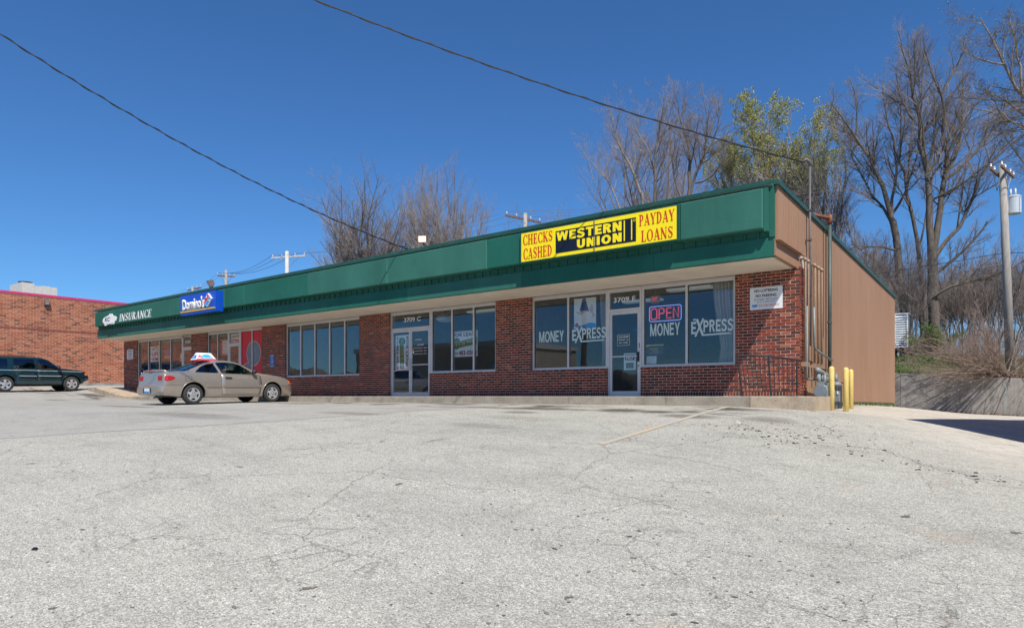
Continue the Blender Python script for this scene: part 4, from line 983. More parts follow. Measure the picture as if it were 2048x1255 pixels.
for s, a, c, z, h, mt in (('NO LOITERING', -35.3, -34.86, 2.2, .06, 'black'), ('NO PARKING', -35.28, -34.88, 2.09, .06, 'black'), ('BETWEEN 9PM & 6AM', -35.3, -34.86, 2.02, .035, 'gray_print'), ('BY CITY ORDINANCE', -35.28, -34.9, 1.96, .03, 'gray_print'), ('SKATEBOARDING', -35.25, -34.85, 1.88, .045, 'orange_print')):
    text(s, a, c, z, z+h, py, RX, UZ, mt, t, 'lettering', 0.02)
t = plate(-23.13, -22.84, 1.14, 1.59, 'hc_blue', 'small blue accessible parking sign on the brick pier behind the car roof')
put2d(ring(-22.985, 1.34, 0.055, 0.06, 0.014, 0.014, 150, 400, 16)+rect(-23.0, -22.985, 1.36, 1.46)+rect(-22.985, -22.94, 1.365, 1.38)+stroke([(-22.945, 1.37), (-22.925, 1.30)], 0.014), py, RX, UZ, 'wheelchair_symbol', 'white', t)
put2d(disc(-22.995, 1.485, 0.017, 0.019, 10), py, RX, UZ, 'wheelchair_symbol', 'white', t); text('PARKING', -23.07, -22.9, 1.535, 1.565, py, RX, UZ, 'white', t, 'lettering')
text('ONLY', -23.03, -22.94, 1.18, 1.22, py, RX, UZ, 'white', t, 'lettering')
put2d(rect(-23.125, -22.845, 1.145, 1.155)+rect(-23.125, -22.845, 1.575, 1.585), py, RX, UZ, 'sign_border', 'white', t)

# ------------------------------------------------------------------ things hung inside the glass
IY = PY+0.05
op = thing('neon_sign', (-6.84, IY, 1.82), 'lit neon sign with red open letters in a blue rounded border', 'neon sign')
def neon(pts, mat, r=0.0085): return MB().tube(pts, r, 6).build('neon_tube', mat, op, smooth=True)
def rr(x0, x1, z0, z1, r, y):
    p = []
    for cx_, cz_, a0 in ((x1-r, z1-r, 0), (x0+r, z1-r, 90), (x0+r, z0+r, 180), (x1-r, z0+r, 270)):
        for k in range(5): a = math.radians(a0+22.5*k); p.append((cx_+r*math.cos(a), y, cz_+r*math.sin(a)))
    return p+[p[0]]
neon(rr(-7.255, -6.43, 1.83, 2.195, 0.05, IY), 'neon_blue')
def rr2(x0, x1, z0, z1, r): return rr(x0, x1, z0, z1, r, IY)
for e in (0, 0.018):
    neon(rr2(-7.22+e, -7.05-e, 1.875+e, 2.15-e, 0.05), 'neon_red', 0.006)
    neon([(-7.005+e, IY, 1.875), (-7.005+e, IY, 2.145-e), (-6.90, IY, 2.145-e), (-6.86-e, IY, 2.11-e/2), (-6.86-e, IY, 2.04+e/2), (-6.90, IY, 2.005+e), (-6.995+e, IY, 2.005+e)], 'neon_red', 0.006)
    neon([(-6.68, IY, 2.145-e), (-6.81+e, IY, 2.145-e), (-6.81+e, IY, 1.885+e), (-6.68, IY, 1.885+e)], 'neon_red', 0.006); neon([(-6.80+e, IY, 2.01+e*0.7), (-6.69, IY, 2.01+e*0.7)], 'neon_red', 0.006)
    neon([(-6.635+e, IY, 1.88), (-6.635+e, IY, 2.145), (-6.49-e, IY, 1.89), (-6.49-e, IY, 2.15)], 'neon_red', 0.006)
MB().box(-7.24, -6.445, IY+0.015, IY+0.03, 1.85, 1.87).box(-7.24, -6.445, IY+0.015, IY+0.03, 2.16, 2.18).build('neon_bracket', 'black', op)

def hung(x0, x1, z0, z1, mat, label, cat='poster', y=IY, name='poster'):
    t = thing(name, ((x0+x1)/2, y, z0), label, cat); MB().box(x0, x1, y, y+0.004, z0, z1).build('sheet', mat, t); return t
t = hung(-9.43, -8.76, 1.74, 2.58, 'white', 'tall white and blue poster beside the left curtain')
pp = (0, IY-0.0005, 0)
put2d([[(-9.42, 1.75), (-8.77, 1.75), (-8.77, 1.90), (-8.95, 1.93), (-9.2, 1.86), (-9.42, 1.88)]], pp, RX, UZ, 'print', 'logo_blue', t)
put2d([[(-9.16, 2.57), (-9.08, 2.57), (-8.98, 2.26), (-9.02, 2.22), (-9.2, 2.22), (-9.26, 2.27)]], pp, RX, UZ, 'print', 'navy_print', t)
put2d([[(-9.40, 2.25), (-9.26, 2.22), (-9.12, 2.26), (-8.99, 2.23), (-8.9, 2.4), (-8.86, 2.4), (-8.84, 2.2), (-8.79, 2.1), (-8.98, 2.0), (-9.1, 2.05), (-9.2, 2.15), (-9.3, 2.18)]], (0, IY-0.003, 0), RX, UZ, 'print', 'skin_print', t)
put2d([[(-9.18, 2.16), (-9.08, 2.23), (-8.95, 2.22), (-8.85, 2.12), (-8.92, 2.0), (-9.04, 1.97), (-9.14, 2.04)]], (0, IY-0.0055, 0), RX, UZ, 'print', 'white', t)
put2d(disc(-9.34, 1.885, 0.05, 0.055, 14), (0, IY-0.0055, 0), RX, UZ, 'print', 'logo_red', t)
t = hung(-7.37, -6.87, 1.02, 1.27, 'sign_navy', 'small navy placard with a yellow arc below the neon sign', 'placard')
put2d([[(-7.365, 1.21), (-7.2, 1.235), (-7.0, 1.24), (-6.875, 1.235), (-6.875, 1.268), (-7.365, 1.268)]], pp, RX, UZ, 'print', 'gold', t)
text('WESTERN', -7.26, -7.03, 1.145, 1.18, pp, RX, UZ, 'gold', t, 'lettering', 0.03); text('UNION', -7.19, -7.03, 1.095, 1.13, pp, RX, UZ, 'gold', t, 'lettering', 0.03); text('money transfer', -7.25, -7.0, 1.05, 1.075, pp, RX, UZ, 'white', t, 'lettering')
t = hung(-7.33, -7.07, 0.765, 0.985, 'paper', 'white typed notice in the bottom corner of the pane beside the right door', 'notice')
for i, s in enumerate(('IF OFFICE IS CLOSED', 'Please Call', 'Our Office', 'Next To', 'Store')): text(s, -7.30, -7.30+0.20*[1, .75, .65, .5, .4][i], 0.94-i*0.038, 0.96-i*0.038, pp, RX, UZ, 'gray_print', t, 'lettering')
t = hung(-7.93, -7.60, 0.66, 1.08, 'paper', 'hand drawn black and white notice behind the glass of the single door', 'notice', y=FY0+0.045)
put2d(rect(-7.90, -7.63, 0.90, 1.04)+rect(-7.87, -7.66, 0.70, 0.84), (0, FY0+0.0445, 0), RX, UZ, 'print', 'gray_print', t)
text('NO', -7.86, -7.68, 0.92, 1.02, (0, FY0+0.042, 0), RX, UZ, 'paper', t, 'lettering', 0.03)
# lease banners
def lease(x0, x1, z0, z1, label, vertical, y):
    t = hung(x0, x1, z0, z1, 'white_sign', label, 'banner', y, 'lease_banner'); W, H = x1-x0, z1-z0; yb = y-0.0005
    if vertical:   # letters run down the sheet: baseline along -z
        org, rt, up = (x0, yb, z1), (0, 0, -1), (1, 0, 0); L, Tt = H, W
    else: org, rt, up = (x0, yb, z0), RX, UZ; L, Tt = W, H
    tx = lambda s, a, c, d, e, m, b_=0.03, dy_=0, sh=0: text(s, a*L, c*L, d*Tt, e*Tt, (org[0], org[1]-dy_, org[2]), rt, up, m, t, 'lettering', b_, sh)
    tx('FOR LEASE', 0.05, 0.95, 0.79, 0.93, 'maroon')
    tx('(816)', 0.04, 0.24, 0.07, 0.20, 'maroon', 0.02); tx('483-0500', 0.26, 0.96, 0.06, 0.24, 'maroon', 0.03)
    if not vertical:
        band = [(0.06*L, 0.30*Tt), (0.97*L, 0.48*Tt), (0.97*L, 0.74*Tt), (0.06*L, 0.56*Tt)]; a_, b2, sk = 0.30, 0.46, 0.2
    else: band = [(0.08*L, 0.30*Tt), (0.95*L, 0.36*Tt), (0.95*L, 0.64*Tt), (0.08*L, 0.60*Tt)]
    put2d([band], org, rt, up, 'print', 'lease_green', t); put2d(disc(0.2*L, 0.52*Tt, 0.14*L, 0.22*Tt, 20) if not vertical else disc(0.18*L, 0.5*Tt, 0.11*L, 0.24*Tt, 20), (org[0], org[1]-0.0022, org[2]), rt, up, 'print', 'lease_green', t)
    if vertical: tx('VICTOR ROSS', 0.09, 0.93, 0.42, 0.60, 'gold', 0.03, 0.0045); tx('& COMPANY REALTORS', 0.34, 0.92, 0.335, 0.385, 'gold', 0.0, 0.0045)
    else:
        for s, a, c, z in (('V', 0.10, 0.24, 0.42), ('ICTOR', 0.25, 0.53, 0.45), ('ROSS', 0.58, 0.90, 0.53)):
            tx(s, a, c, z, z+(0.26 if s == 'V' else 0.16), 'gold', 0.03, 0.0045)
        tx('& CO. REALTORS', 0.38, 0.84, 0.385, 0.43, 'gold', 0.0, 0.0045)
    put2d(rect(0.05*L, 0.95*L, 0.955*Tt, 0.97*Tt), org, rt, up, 'print', 'gray_print', t)
    return t
lease(-13.80, -12.78, 1.19, 1.965, 'white for lease banner with green band behind the middle pane beside the double door', False, PY+0.055)
lease(-16.24, -15.62, 0.83, 1.98, 'white for lease banner turned on its side in the left leaf of the double door', True, FY0+0.056)
# banner with the red wave in the pizza shop door
t = hung(-26.95, -26.25, 1.75, 2.35, 'white_sign', 'white notice board with red edging behind the pizza shop glass', 'notice', y=IY+0.03)
put2d(rect(-26.93, -26.88, 1.77, 2.33)+rect(-26.87, -26.27, 1.77, 1.80), (0, IY+0.0295, 0), RX, UZ, 'print', 'logo_red', t)
for i in range(5): put2d(rect(-26.8, -26.35+0.03*(i % 3), 2.2-i*0.09, 2.215-i*0.09), (0, IY+0.0295, 0), RX, UZ, 'print', 'gray_print', t)
t = hung(-26.13, -25.42, 2.24, 2.58, 'white_sign', 'white banner with red wave behind the transom of the pizza shop door', 'banner', y=PY+0.03)
put2d([[(-26.1, 2.27), (-25.9, 2.31), (-25.7, 2.29), (-25.45, 2.25), (-25.45, 2.32), (-25.7, 2.36), (-25.9, 2.37), (-26.1, 2.34)]], (0, PY+0.0295, 0), RX, UZ, 'print', 'logo_red', t)
text('CARRYOUT', -26.05, -25.5, 2.42, 2.52, (0, PY+0.0295, 0), RX, UZ, 'gray_print', t, 'lettering', 0.02, 0.2)
# small papers in the insurance office window
for x0, x1, z0, z1, mt, lb in ((-31.95, -31.3, 1.75, 2.2, 'navy_print', 'blue and yellow flyer taped high in the insurance window'), (-31.5, -31.2, 0.95, 1.25, 'paper', 'white leaflet taped low in the insurance window left of the narrow mullion'), (-30.75, -30.45, 1.0, 1.3, 'logo_blue', 'light blue sticker low in the insurance window near its door'), (-30.4, -30.12, 1.6, 1.95, 'paper', 'white certificate in the insurance pane next to its door')):
    t = hung(x0, x1, z0, z1, mt, lb, 'notice', name='notice')
    put2d(rect(x0+0.03, x1-0.03, z0+0.04, z0+0.12), pp, RX, UZ, 'print', 'gold' if mt == 'navy_print' else 'gray_print', t)
r_ = random.Random(4); nb_ = MB()
for i in range(34):
    a = Vector((-29.3+r_.gauss(0, .16), 14.9+r_.gauss(0, .07), 2.63+r_.uniform(-.07, .09))); d_ = Vector((r_.gauss(0, .14), r_.gauss(0, .06), r_.gauss(-.02, .06)))
    nb_.tube([tuple(a), tuple(a+d_*.5+Vector((0, 0, .015))), tuple(a+d_)], [.007, .006, .004], 3)
tag(nb_.build('bird_nest', 'litter'), 'straggly straw bird nest tucked under the soffit beside the insurance door', 'nest')
# curtains
def curtain(x0, x1, label):
    b = MB(); n = 60
    for i in range(n+1):
        u = i/n; yy2 = 15.36+0.05*math.sin(u*2*math.pi*8)+0.015*math.sin(u*31)
        pin = 1-0.28*math.exp(-((0.5)**2)*2)
        for z, k in ((0.12, 0.92), (1.15, 0.72), (2.2, 0.95), (2.8, 1.0)):
            xx = x1-(x1-x0)*(1-u)*k; b.v += [(xx, yy2, z), (xx, yy2+0.006, z)]
    for i in range(n):
        for j in range(3):
            a = i*8+j*2; c = a+8; b.f += [(a, c, c+2, a+2), (a+1, a+3, c+3, c+1)]
    o = b.build('curtain', 'curtain', smooth=True); tag(o, label, 'curtain')
curtain(-5.72, -5.05, 'pale pleated curtain gathered at the right edge of the rightmost window')
curtain(-8.74, -8.42, 'pale pleated curtain hanging just left of the single glass door')
t = thing('exit_sign', (-7.64, 16.3, 2.42), 'small red exit sign hanging inside above the single door', 'exit sign')
MB().box(-7.74, -7.5, 16.3, 16.34, 2.44, 2.66).build('housing', 'gold', t); text('EXIT', -7.70, -7.54, 2.50, 2.60, (0, 16.298, 0), RX, UZ, 'exit_red', t, 'lettering', 0.03)
MB().box(-7.63, -7.61, 16.31, 16.33, 2.66, 2.86).build('bracket', 'gasket', t)
t = thing('emergency_light', (-15.0, 16.0, 2.3), 'pale round lamp seen through the transom of the double door', 'lamp')
MB().lathe((-15.0, 16.2, 2.68), [(0.05, 0), (0.28, -0.06), (0.30, -0.16), (0.2, -0.24), (0.05, -0.26)], 16).build('globe', 'paper', t, smooth=True)
MB().cyl((-15.0, 16.2, 2.68), (-15.0, 16.2, 2.86), 0.02, 8).build('stem', 'gasket', t)

# ------------------------------------------------------------------ roof-edge floodlights
def flood(x, lit, label, yaw, tilt):
    t = thing('floodlight', (x, 13.5, ztop(x)), label, 'floodlight', 'floodlights on the fascia edge')
    Rm = Matrix.Rotation(yaw, 3, 'Z') @ Matrix.Rotation(tilt, 3, 'X'); k_ = 0.74 if lit else 1.0; c = Vector((x, 13.45, ztop(x)+(0.24 if lit else 0.21)))
    def P(*q): return tuple(c+Rm @ (Vector(q)*k_))
    b = MB(); f = [(-.16, -.10, -.13), (.16, -.10, -.13), (.16, -.10, .13), (-.16, -.10, .13)]; k = [(-.11, .10, -.09), (.11, .10, -.09), (.11, .10, .09), (-.11, .10, .09)]
    b.add([P(*q) for q in f+k], [(0, 1, 2, 3), (7, 6, 5, 4), (0, 4, 5, 1), (1, 5, 6, 2), (2, 6, 7, 3), (3, 7, 4, 0)]).build('housing', 'bronze', t)
    g = [(-.135, -.106, -.105), (.135, -.106, -.105), (.135, -.106, .105), (-.135, -.106, .105)]; h = [(q[0], -.1005, q[2]) for q in g]
    MB().add([P(*q) for q in g+h], [(0, 1, 2, 3), (7, 6, 5, 4), (0, 4, 5, 1), (1, 5, 6, 2), (2, 6, 7, 3), (3, 7, 4, 0)]).build('lens', 'lamp_on' if lit else 'lens', t)
    MB().tube([(x, 13.5, ztop(x)), (x, 13.5, ztop(x)+0.1), tuple(c+Rm @ Vector((0, 0.05, -.1)))], 0.025, 8).build('bracket', 'bronze', t)
    MB().lathe((x, 13.5, ztop(x)+0.006), [(0.09, 0), (0.09, 0.04), (0.04, 0.06)], 12).build('base', 'bronze', t)
flood(-13.3, True, 'lit square floodlight glowing on top of the long green fascia', YAW*0.9, math.radians(2))
flood(-24.55, False, 'unlit bronze floodlight above the blue box sign', -0.35, math.radians(28))

# ------------------------------------------------------------------ pipes, meters, bollards by the side wall
for i, (y, dbl) in enumerate(((15.28, 0), (15.54, 0), (16.12, 0), (16.47, 0), (16.79, 0))):
    b = MB(); b.tube([(XR-0.03, y+0.03, 2.95), (XR+0.06, y, 2.97), (XR+0.075, y, 2.93), (XR+0.075, y, 0.35)], 0.026, 8)
    b.lathe((XR+0.075, y, 2.90), [(0.036, 0), (0.04, 0.05), (0.02, 0.08)], 10)
    o = b.build('conduit', 'brown_pipe', smooth=True)
    tag(o, 'brown capped conduit on the side wall, '+['nearest the corner', 'second from the corner', 'third, after a gap', 'fourth from the corner', 'last before the dark vent pipe'][i], 'pipe', 'brown conduits on the side wall')
    o2 = MB().box(XR+0.0, XR+0.105, y-0.03, y+0.03, 0.64, 0.74).build('junction_box', 'brown_pipe', o)
b = MB(); b.tube([(XR+0.09, 15.62, 1.1), (XR+0.09, 15.62, 5.02)], 0.025, 10)
ms = thing('service_mast', (XR+0.09, 15.62, 1.1), 'tall grey service mast standing above the roof edge with a cable at its head', 'mast')
b.build('pipe', 'mast', ms, smooth=True)
MB().tube([(XR+0.09, 15.62, 5.02), (XR+0.09, 15.62, 5.12), (XR+0.02, 15.56, 5.17), (XR-0.05, 15.5, 5.10)], [0.028, 0.045, 0.045, 0.035], 10).build('weather_head', 'mast', ms, smooth=True)
for z in (2.2, 3.4, 4.05): MB().box(XR+0.0, XR+0.125, 15.585, 15.655, z, z+0.035).build('strap', 'mast', ms)
vp = thing('vent_pipe', (XR+0.10, 17.5, -0.2), 'thick dark green riser pipe with rusty capped tee above the side roof edge', 'pipe')
MB().tube([(XR+0.10, 17.5, -0.25), (XR+0.10, 17.5, 4.2)], 0.042, 12).build('riser', 'dark_pipe', vp, smooth=True)
MB().tube([(XR+0.10, 17.5, 4.14), (XR+0.10, 17.5, 4.36)], 0.055, 12).build('tee', 'rust', vp, smooth=True)
MB().tube([(XR+0.10, 17.5, 4.28), (XR-0.08, 17.05, 4.28), (XR-0.12, 16.95, 4.28)], [0.045, 0.045, 0.06], 12).build('tee_arm', 'rust', vp, smooth=True)
for z in (0.6, 1.75): MB().lathe((XR+0.10, 17.5, z), [(0.055, 0), (0.055, 0.06)], 12).build('coupling', 'dark_pipe', vp)
tag(MB().tube([(XR+0.012, 17.25, 4.0), (XR+0.012, 17.25, 1.7), (XR+0.012, 17.25, 1.4)], 0.006, 5).build('cable', 'wire'), 'thin dark cable running down the side wall left of the dark vent pipe', 'cable')
gp = thing('gas_pipe', (XR+0.10, 15.5, 0.2), 'thin grey gas pipe dropping along the brick corner to the meters', 'pipe')
MB().tube([(XR+0.075, 15.42, 1.95), (XR+0.075, 15.42, 0.42), (XR+0.075, 15.44, 0.38), (XR+0.16, 15.62, 0.36), (XR+0.30, 15.9, 0.36)], 0.024, 8).build('pipe', 'gray_pipe', gp, smooth=True)
gp2 = thing('gas_pipe', (XR+0.10, 16.0, 0.9), 'thin grey gas pipe bending across the brown conduits to the dark vent pipe', 'pipe')
MB().tube([(XR+0.15, 15.72, 1.95), (XR+0.15, 15.78, 1.08), (XR+0.16, 15.84, 1.03), (XR+0.16, 17.45, 0.86)], 0.026, 8).build('pipe', 'gray_pipe', gp2, smooth=True)
# meters
def meter(x, y, z, label, s=1.0):
    t = thing('gas_meter', (x, y, z-0.4), label, 'gas meter', 'gas meters by the side wall')
    g = -0.32
    b = MB(); b.lathe((x, y, z-0.13*s), [(0.085*s, 0), (0.115*s, 0.015), (0.12*s, 0.04), (0.12*s, 0.22*s), (0.11*s, 0.25*s), (0.05*s, 0.27*s)], 18)
    b.build('body', 'meter', t, smooth=False)
    f = MB()
    f.lathe((x-0.0, y-0.135*s, z), [(0.13*s, 0), (0.14*s, 0.012), (0.14*s, 0.03), (0.12*s, 0.035)], 20, 'y'); f.build('face_plate', 'meter', t)
    for k in range(10):
        a = 2*math.pi*k/10; MB().lathe((x+0.128*s*math.cos(a), y-0.137*s, z+0.128*s*math.sin(a)), [(0.009, -0.006), (0.009, 0.004)], 6, 'y').build('bolt', 'gray_pipe', t)
    MB().box(x-0.06*s, x+0.06*s, y-0.10*s, y+0.02, z+0.125*s, z+0.20*s).build('index_box', 'meter', t)
    MB().tube([(x-0.05, y, z+0.13*s), (x-0.05, y, z+0.27*s), (x-0.05, y+0.02, z+0.36*s)], [0.03, 0.035, 0.028], 8).build('inlet', 'gray_pipe', t, smooth=True)
    MB().tube([(x+0.06, y, z+0.13*s), (x+0.06, y, z+0.25*s), (x+0.06, y+0.03, z+0.36*s)], [0.03, 0.038, 0.028], 8).build('outlet', 'gray_pipe', t, smooth=True)
    MB().tube([(x, y, z-0.1*s), (x, y, (z+g)/2-0.05), (x, y, g-0.1)], [0.022, 0.03, 0.022], 8).build('riser', 'gray_pipe', t, smooth=True)
    MB().lathe((x, y, (z+g)/2-0.06), [(0.03, -0.03), (0.045, -0.015), (0.045, 0.02), (0.03, 0.035)], 10).build('valve', 'gray_pipe', t)
    return t
meter(-3.34, 15.35, 0.11, 'larger grey gas meter with bolted drum face at the end of the sidewalk')
meter(-3.38, 16.35, 0.06, 'smaller grey gas meter behind the nearest yellow bollard', 0.85)
mf = thing('gas_manifold', (-3.4, 15.9, 0.5), 'sloping grey header pipe joining the gas meters to the riser', 'pipe')
MB().tube([(XR+0.32, 15.25, 0.56), (XR+0.30, 16.3, 0.47), (XR+0.16, 17.4, 0.45)], [0.055, 0.045, 0.04], 10).build('header', 'gray_pipe', mf, smooth=True)
for y in (15.32, 15.7, 16.2, 16.6): MB().tube([(XR+0.31, y, 0.5), (XR+0.33, y, 0.3)], [0.03, 0.026], 8).build('branch', 'gray_pipe', mf, smooth=True)
rg = thing('gas_regulator', (-3.35, 16.75, 0), 'grey gas regulator dome and vent between two yellow bollards', 'regulator')
MB().lathe((-3.34, 16.72, 0.24), [(0.04, -0.12), (0.05, -0.02), (0.13, 0.0), (0.14, 0.03), (0.11, 0.07), (0.05, 0.10)], 18).build('dome', 'meter', rg, smooth=True)
MB().tube([(-3.34, 16.72, 0.33), (-3.34, 16.72, 0.45), (-3.36, 16.85, 0.50), (-3.40, 17.0, 0.45), (-3.40, 17.02, 0.2)], 0.045, 8).build('elbow', 'meter', rg, smooth=True)
MB().tube([(-3.34, 16.72, 0.14), (-3.34, 16.72, -0.4)], 0.035, 8).build('riser', 'meter', rg, smooth=True)
MB().box(-3.42, -3.26, 16.64, 16.80, -0.12, 0.12).build('valve_body', 'meter', rg)
MB().box(-3.30, -3.27, 16.62, 16.638, 0.05, 0.12).build('tag', 'white', rg)
ub = thing('utility_box', (-3.5, 17.3, -0.3), 'dark square utility cabinet behind the yellow bollards', 'utility box')
MB().box(-3.67, -3.36, 17.12, 17.5, -0.32, 0.30).build('cabinet', 'utility_box', ub); MB().box(-3.69, -3.34, 17.10, 17.52, 0.30, 0.335).build('lid', 'utility_box', ub); MB().box(-3.64, -3.40, 17.108, 17.119, -0.2, 0.26).build('door', 'utility_box', ub)
for x, y, lb in ((-3.18, 15.5, 'leftmost yellow steel bollard in front of the gas meter'), (-2.92, 15.6, 'middle yellow steel bollard, nearest the driveway'), (-3.17, 17.5, 'rightmost yellow steel bollard against the brown wall')):
    g = lot(x, y); b = MB(); b.lathe((x, y, g-0.3), [(0.057, 0), (0.057, 1.19), (0.05, 1.215), (0.028, 1.232), (0.004, 1.237)], 20)
    o = b.build('bollard', 'bollard', smooth=True); tag(o, lb, 'bollard', 'yellow bollards guarding the meters')

# ------------------------------------------------------------------ iron railing at the sidewalk end
rl = thing('railing', (-4.3, 14.2, 0), 'black wrought iron railing leaning at the right end of the sidewalk', 'railing')
# two runs meeting at a corner post, leaning outward
Pa, Pb, Pc = Vector((-4.52, 13.82, 0)), Vector((-3.98, 13.92, 0)), Vector((-3.62, 14.45, 0))
lean = Vector((-0.10, -0.03, 0)); H = 0.84
def rb_(p, z, k=1.0): return p+lean*(z/H)*k+Vector((0, 0, z))
posts = [(Pa, 1.0), (Pb, 0.5)]
for p, k in posts: MB().tube([rb_(p, 0, k), rb_(p, H-(0.02 if p is Pa else 0.04), k)], 0.02, 4).build('post', 'dark_metal', rl)
MB().tube([rb_(Pc, 0.0, 0), rb_(Pc, 0.74, 0)], 0.02, 4).build('post', 'dark_metal', rl)
MB().tube([rb_(Pa, H, 1), rb_(Pb, H-0.03, 0.5), rb_(Pc, 0.745, 0), Pc+Vector((0.05, 0.16, 0.73))], 0.022, 6).build('top_rail', 'dark_metal', rl)
MB().tube([rb_(Pa, 0.10, 1), rb_(Pb, 0.10, 0.5), rb_(Pc, 0.10, 0)], 0.014, 4).build('bottom_rail', 'dark_metal', rl)
for p, q, kp, kq, n in ((Pa, Pb, 1, .5, 7), (Pb, Pc, .5, 0, 6)):
    for i in range(1, n):
        u = i/n; m_ = p.lerp(q, u); k = kp+(kq-kp)*u
        hz = H-0.03*u if p is Pa else (H-0.03)*(1-u)+0.745*u
        MB().tube([rb_(m_, 0.10, k), rb_(m_, hz, k)], 0.008, 4).build('baluster', 'dark_metal', rl)
MB().box(-4.62, -3.5, 13.80, 13.84, 0.006, 0.02).build('foot_plate', 'dark_metal', rl)

# ------------------------------------------------------------------ neighbouring brick store on the left
NB = thing('brick_store', (-43, 14, 0.6), 'orange brick store with pink roof edge beyond the parked dark green car', 'building')
NX = -43.0; NZ0, NZ1 = 0.78, 5.50; Y0, Y1 = 4.0, 20.5
nw = MB().box(NX-0.3, NX-0.005, Y0, Y1, 0.2, NZ1).build('wall', 'mortar_pale', NB)
MB().box(-64, NX-0.31, Y0+0.1, Y0+0.4, -0.3, NZ1).build('front_wall', 'brick_pale', NB); MB().box(-64, -63.7, Y0+0.41, Y1-0.2, -0.3, NZ1).build('far_wall', 'brick_pale', NB); MB().box(-64, NX-0.31, Y1-0.4, Y1-0.1, -0.3, NZ1).build('rear_wall', 'brick_pale', NB)
MB().box(-63.69, NX-0.31, Y0+0.41, Y1-0.41, 5.2, 5.3).build('roof', 'roof', NB)
MB().box(NX-0.35, NX+0.03, Y0-0.03, Y1+0.03, NZ1+0.002, NZ1+0.125).build('coping', 'pink', NB)
MB().box(NX-0.012, NX+0.04, Y0, Y1, 0.45, NZ0-0.004).build('plinth', 'wall_concrete', NB)
nfull = []; ncut = MB(); CHn, BLn, Jn = 0.1016, 0.305, 0.016
k = 0; z = NZ0+0.004; belt_k = 28
while z+CHn-Jn < NZ1:
    if k == belt_k: MB().box(NX-0.05, NX+0.006, Y0, Y1, z, z+CHn-Jn).build('belt_course', 'belt', NB)
    else:
        a = Y0-(BLn/2 if k % 2 else 0)
        while a < Y1:
            l, r_ = max(a+Jn/2, Y0), min(a+BLn-Jn/2, Y1)
            if r_-l > 0.05:
                if r_-l > BLn-Jn-0.003 and l > 11.4 and r_ < 18.4: nfull.append(((l+r_)/2, z+(CHn-Jn)/2))
                else: ncut.box(NX-0.05, NX+rb.uniform(-0.003, 0.003), l, r_, z, z+CHn-Jn)
            a += BLn
    z += CHn; k += 1
nfull.sort(key=lambda q: abs(q[0]-13.0)*0.6+abs(q[1]-4.5)*1.0)
np_ = MB().box(-0.025, 0.025, -(BLn-Jn)/2, (BLn-Jn)/2, -(CHn-Jn)/2, (CHn-Jn)/2).build('brick', 'brick_pale', nw, local=True); no = wloc(nw)
for i, (y, z) in enumerate(nfull):
    if i == 0: o = np_
    elif i < 300: o = np_.copy(); COL.objects.link(o)
    else: ncut.box(NX-0.05, NX+rb.uniform(-0.003, 0.003), y-(BLn-Jn)/2, y+(BLn-Jn)/2, z-(CHn-Jn)/2, z+(CHn-Jn)/2); continue
    o.location = Vector((NX-0.025+rb.uniform(-0.003, 0.003), y, z))-no
ncut.build('brickwork', 'brick_pale', nw, kind='stuff')
wl = thing('wall_lamp', (NX, 14.06, 5.0), 'dark box lamp high on the orange brick wall', 'lamp')
hb = MB(); hb.add([(NX+x, y, z) for y in (13.94, 14.16) for x, z in ((0.004, 5.33), (0.12, 5.33), (0.2, 5.2), (0.18, 5.04), (0.004, 5.0))], [(0, 1, 2, 3, 4), (9, 8, 7, 6, 5)]+[(j, j+5, (j+1) % 5+5, (j+1) % 5) for j in range(5)]); hb.build('housing', 'bronze', wl)
MB().box(NX+0.183, NX+0.20, 13.97, 14.13, 5.07, 5.19).build('lens', 'lens', wl)
hv = thing('rooftop_unit', (-48, 15, 5.3), 'pale grey rooftop air handler behind the pink roof edge', 'air conditioner')
MB().box(-49, -47, 14.1, 14.75, 5.302, 6.75).build('fan_section', 'hvac', hv); MB().box(-49, -47.01, 14.756, 15.15, 5.302, 6.62).build('cabinet', 'hvac', hv); MB().box(-49, -47, 15.156, 15.6, 5.302, 6.66).build('cabinet', 'hvac', hv); MB().box(-49, -47.01, 15.606, 15.95, 5.302, 6.63).build('access_panel', 'hvac', hv)
MB().lathe((-47.5, 14.45, 6.752), [(0.33, 0), (0.36, 0.04), (0.36, 0.09), (0.2, 0.1)], 20).build('fan_guard', 'black', hv)

# ------------------------------------------------------------------ shed just beyond the right edge: it throws the shade on the drive
sd = thing('storage_building', (2.9, 18, -1), 'plain metal sided storage building beside the driveway', 'building', rz=-math.radians(10.8))
sd.location = (4.09, 16.91, 0)
sb = MB(); sb.box(-2.0, 6, -4.75, 7.2, -2.2, 4.40); sb.build('walls', 'siding', sd, local=True)
MB().box(-2.08, 6.1, -4.83, 7.3, 4.402, 4.52).build('roof', 'roof', sd, local=True)
MB().box(1.0, 3.6, -4.79, -4.756, -1.4, 1.9).build('roller_door', 'hvac', sd, local=True)
for k in range(14): MB().box(-2.03, -2.003, -4.6+k*0.85, -4.55+k*0.85, -2.2, 4.4).build('rib', 'siding', sd, local=True)

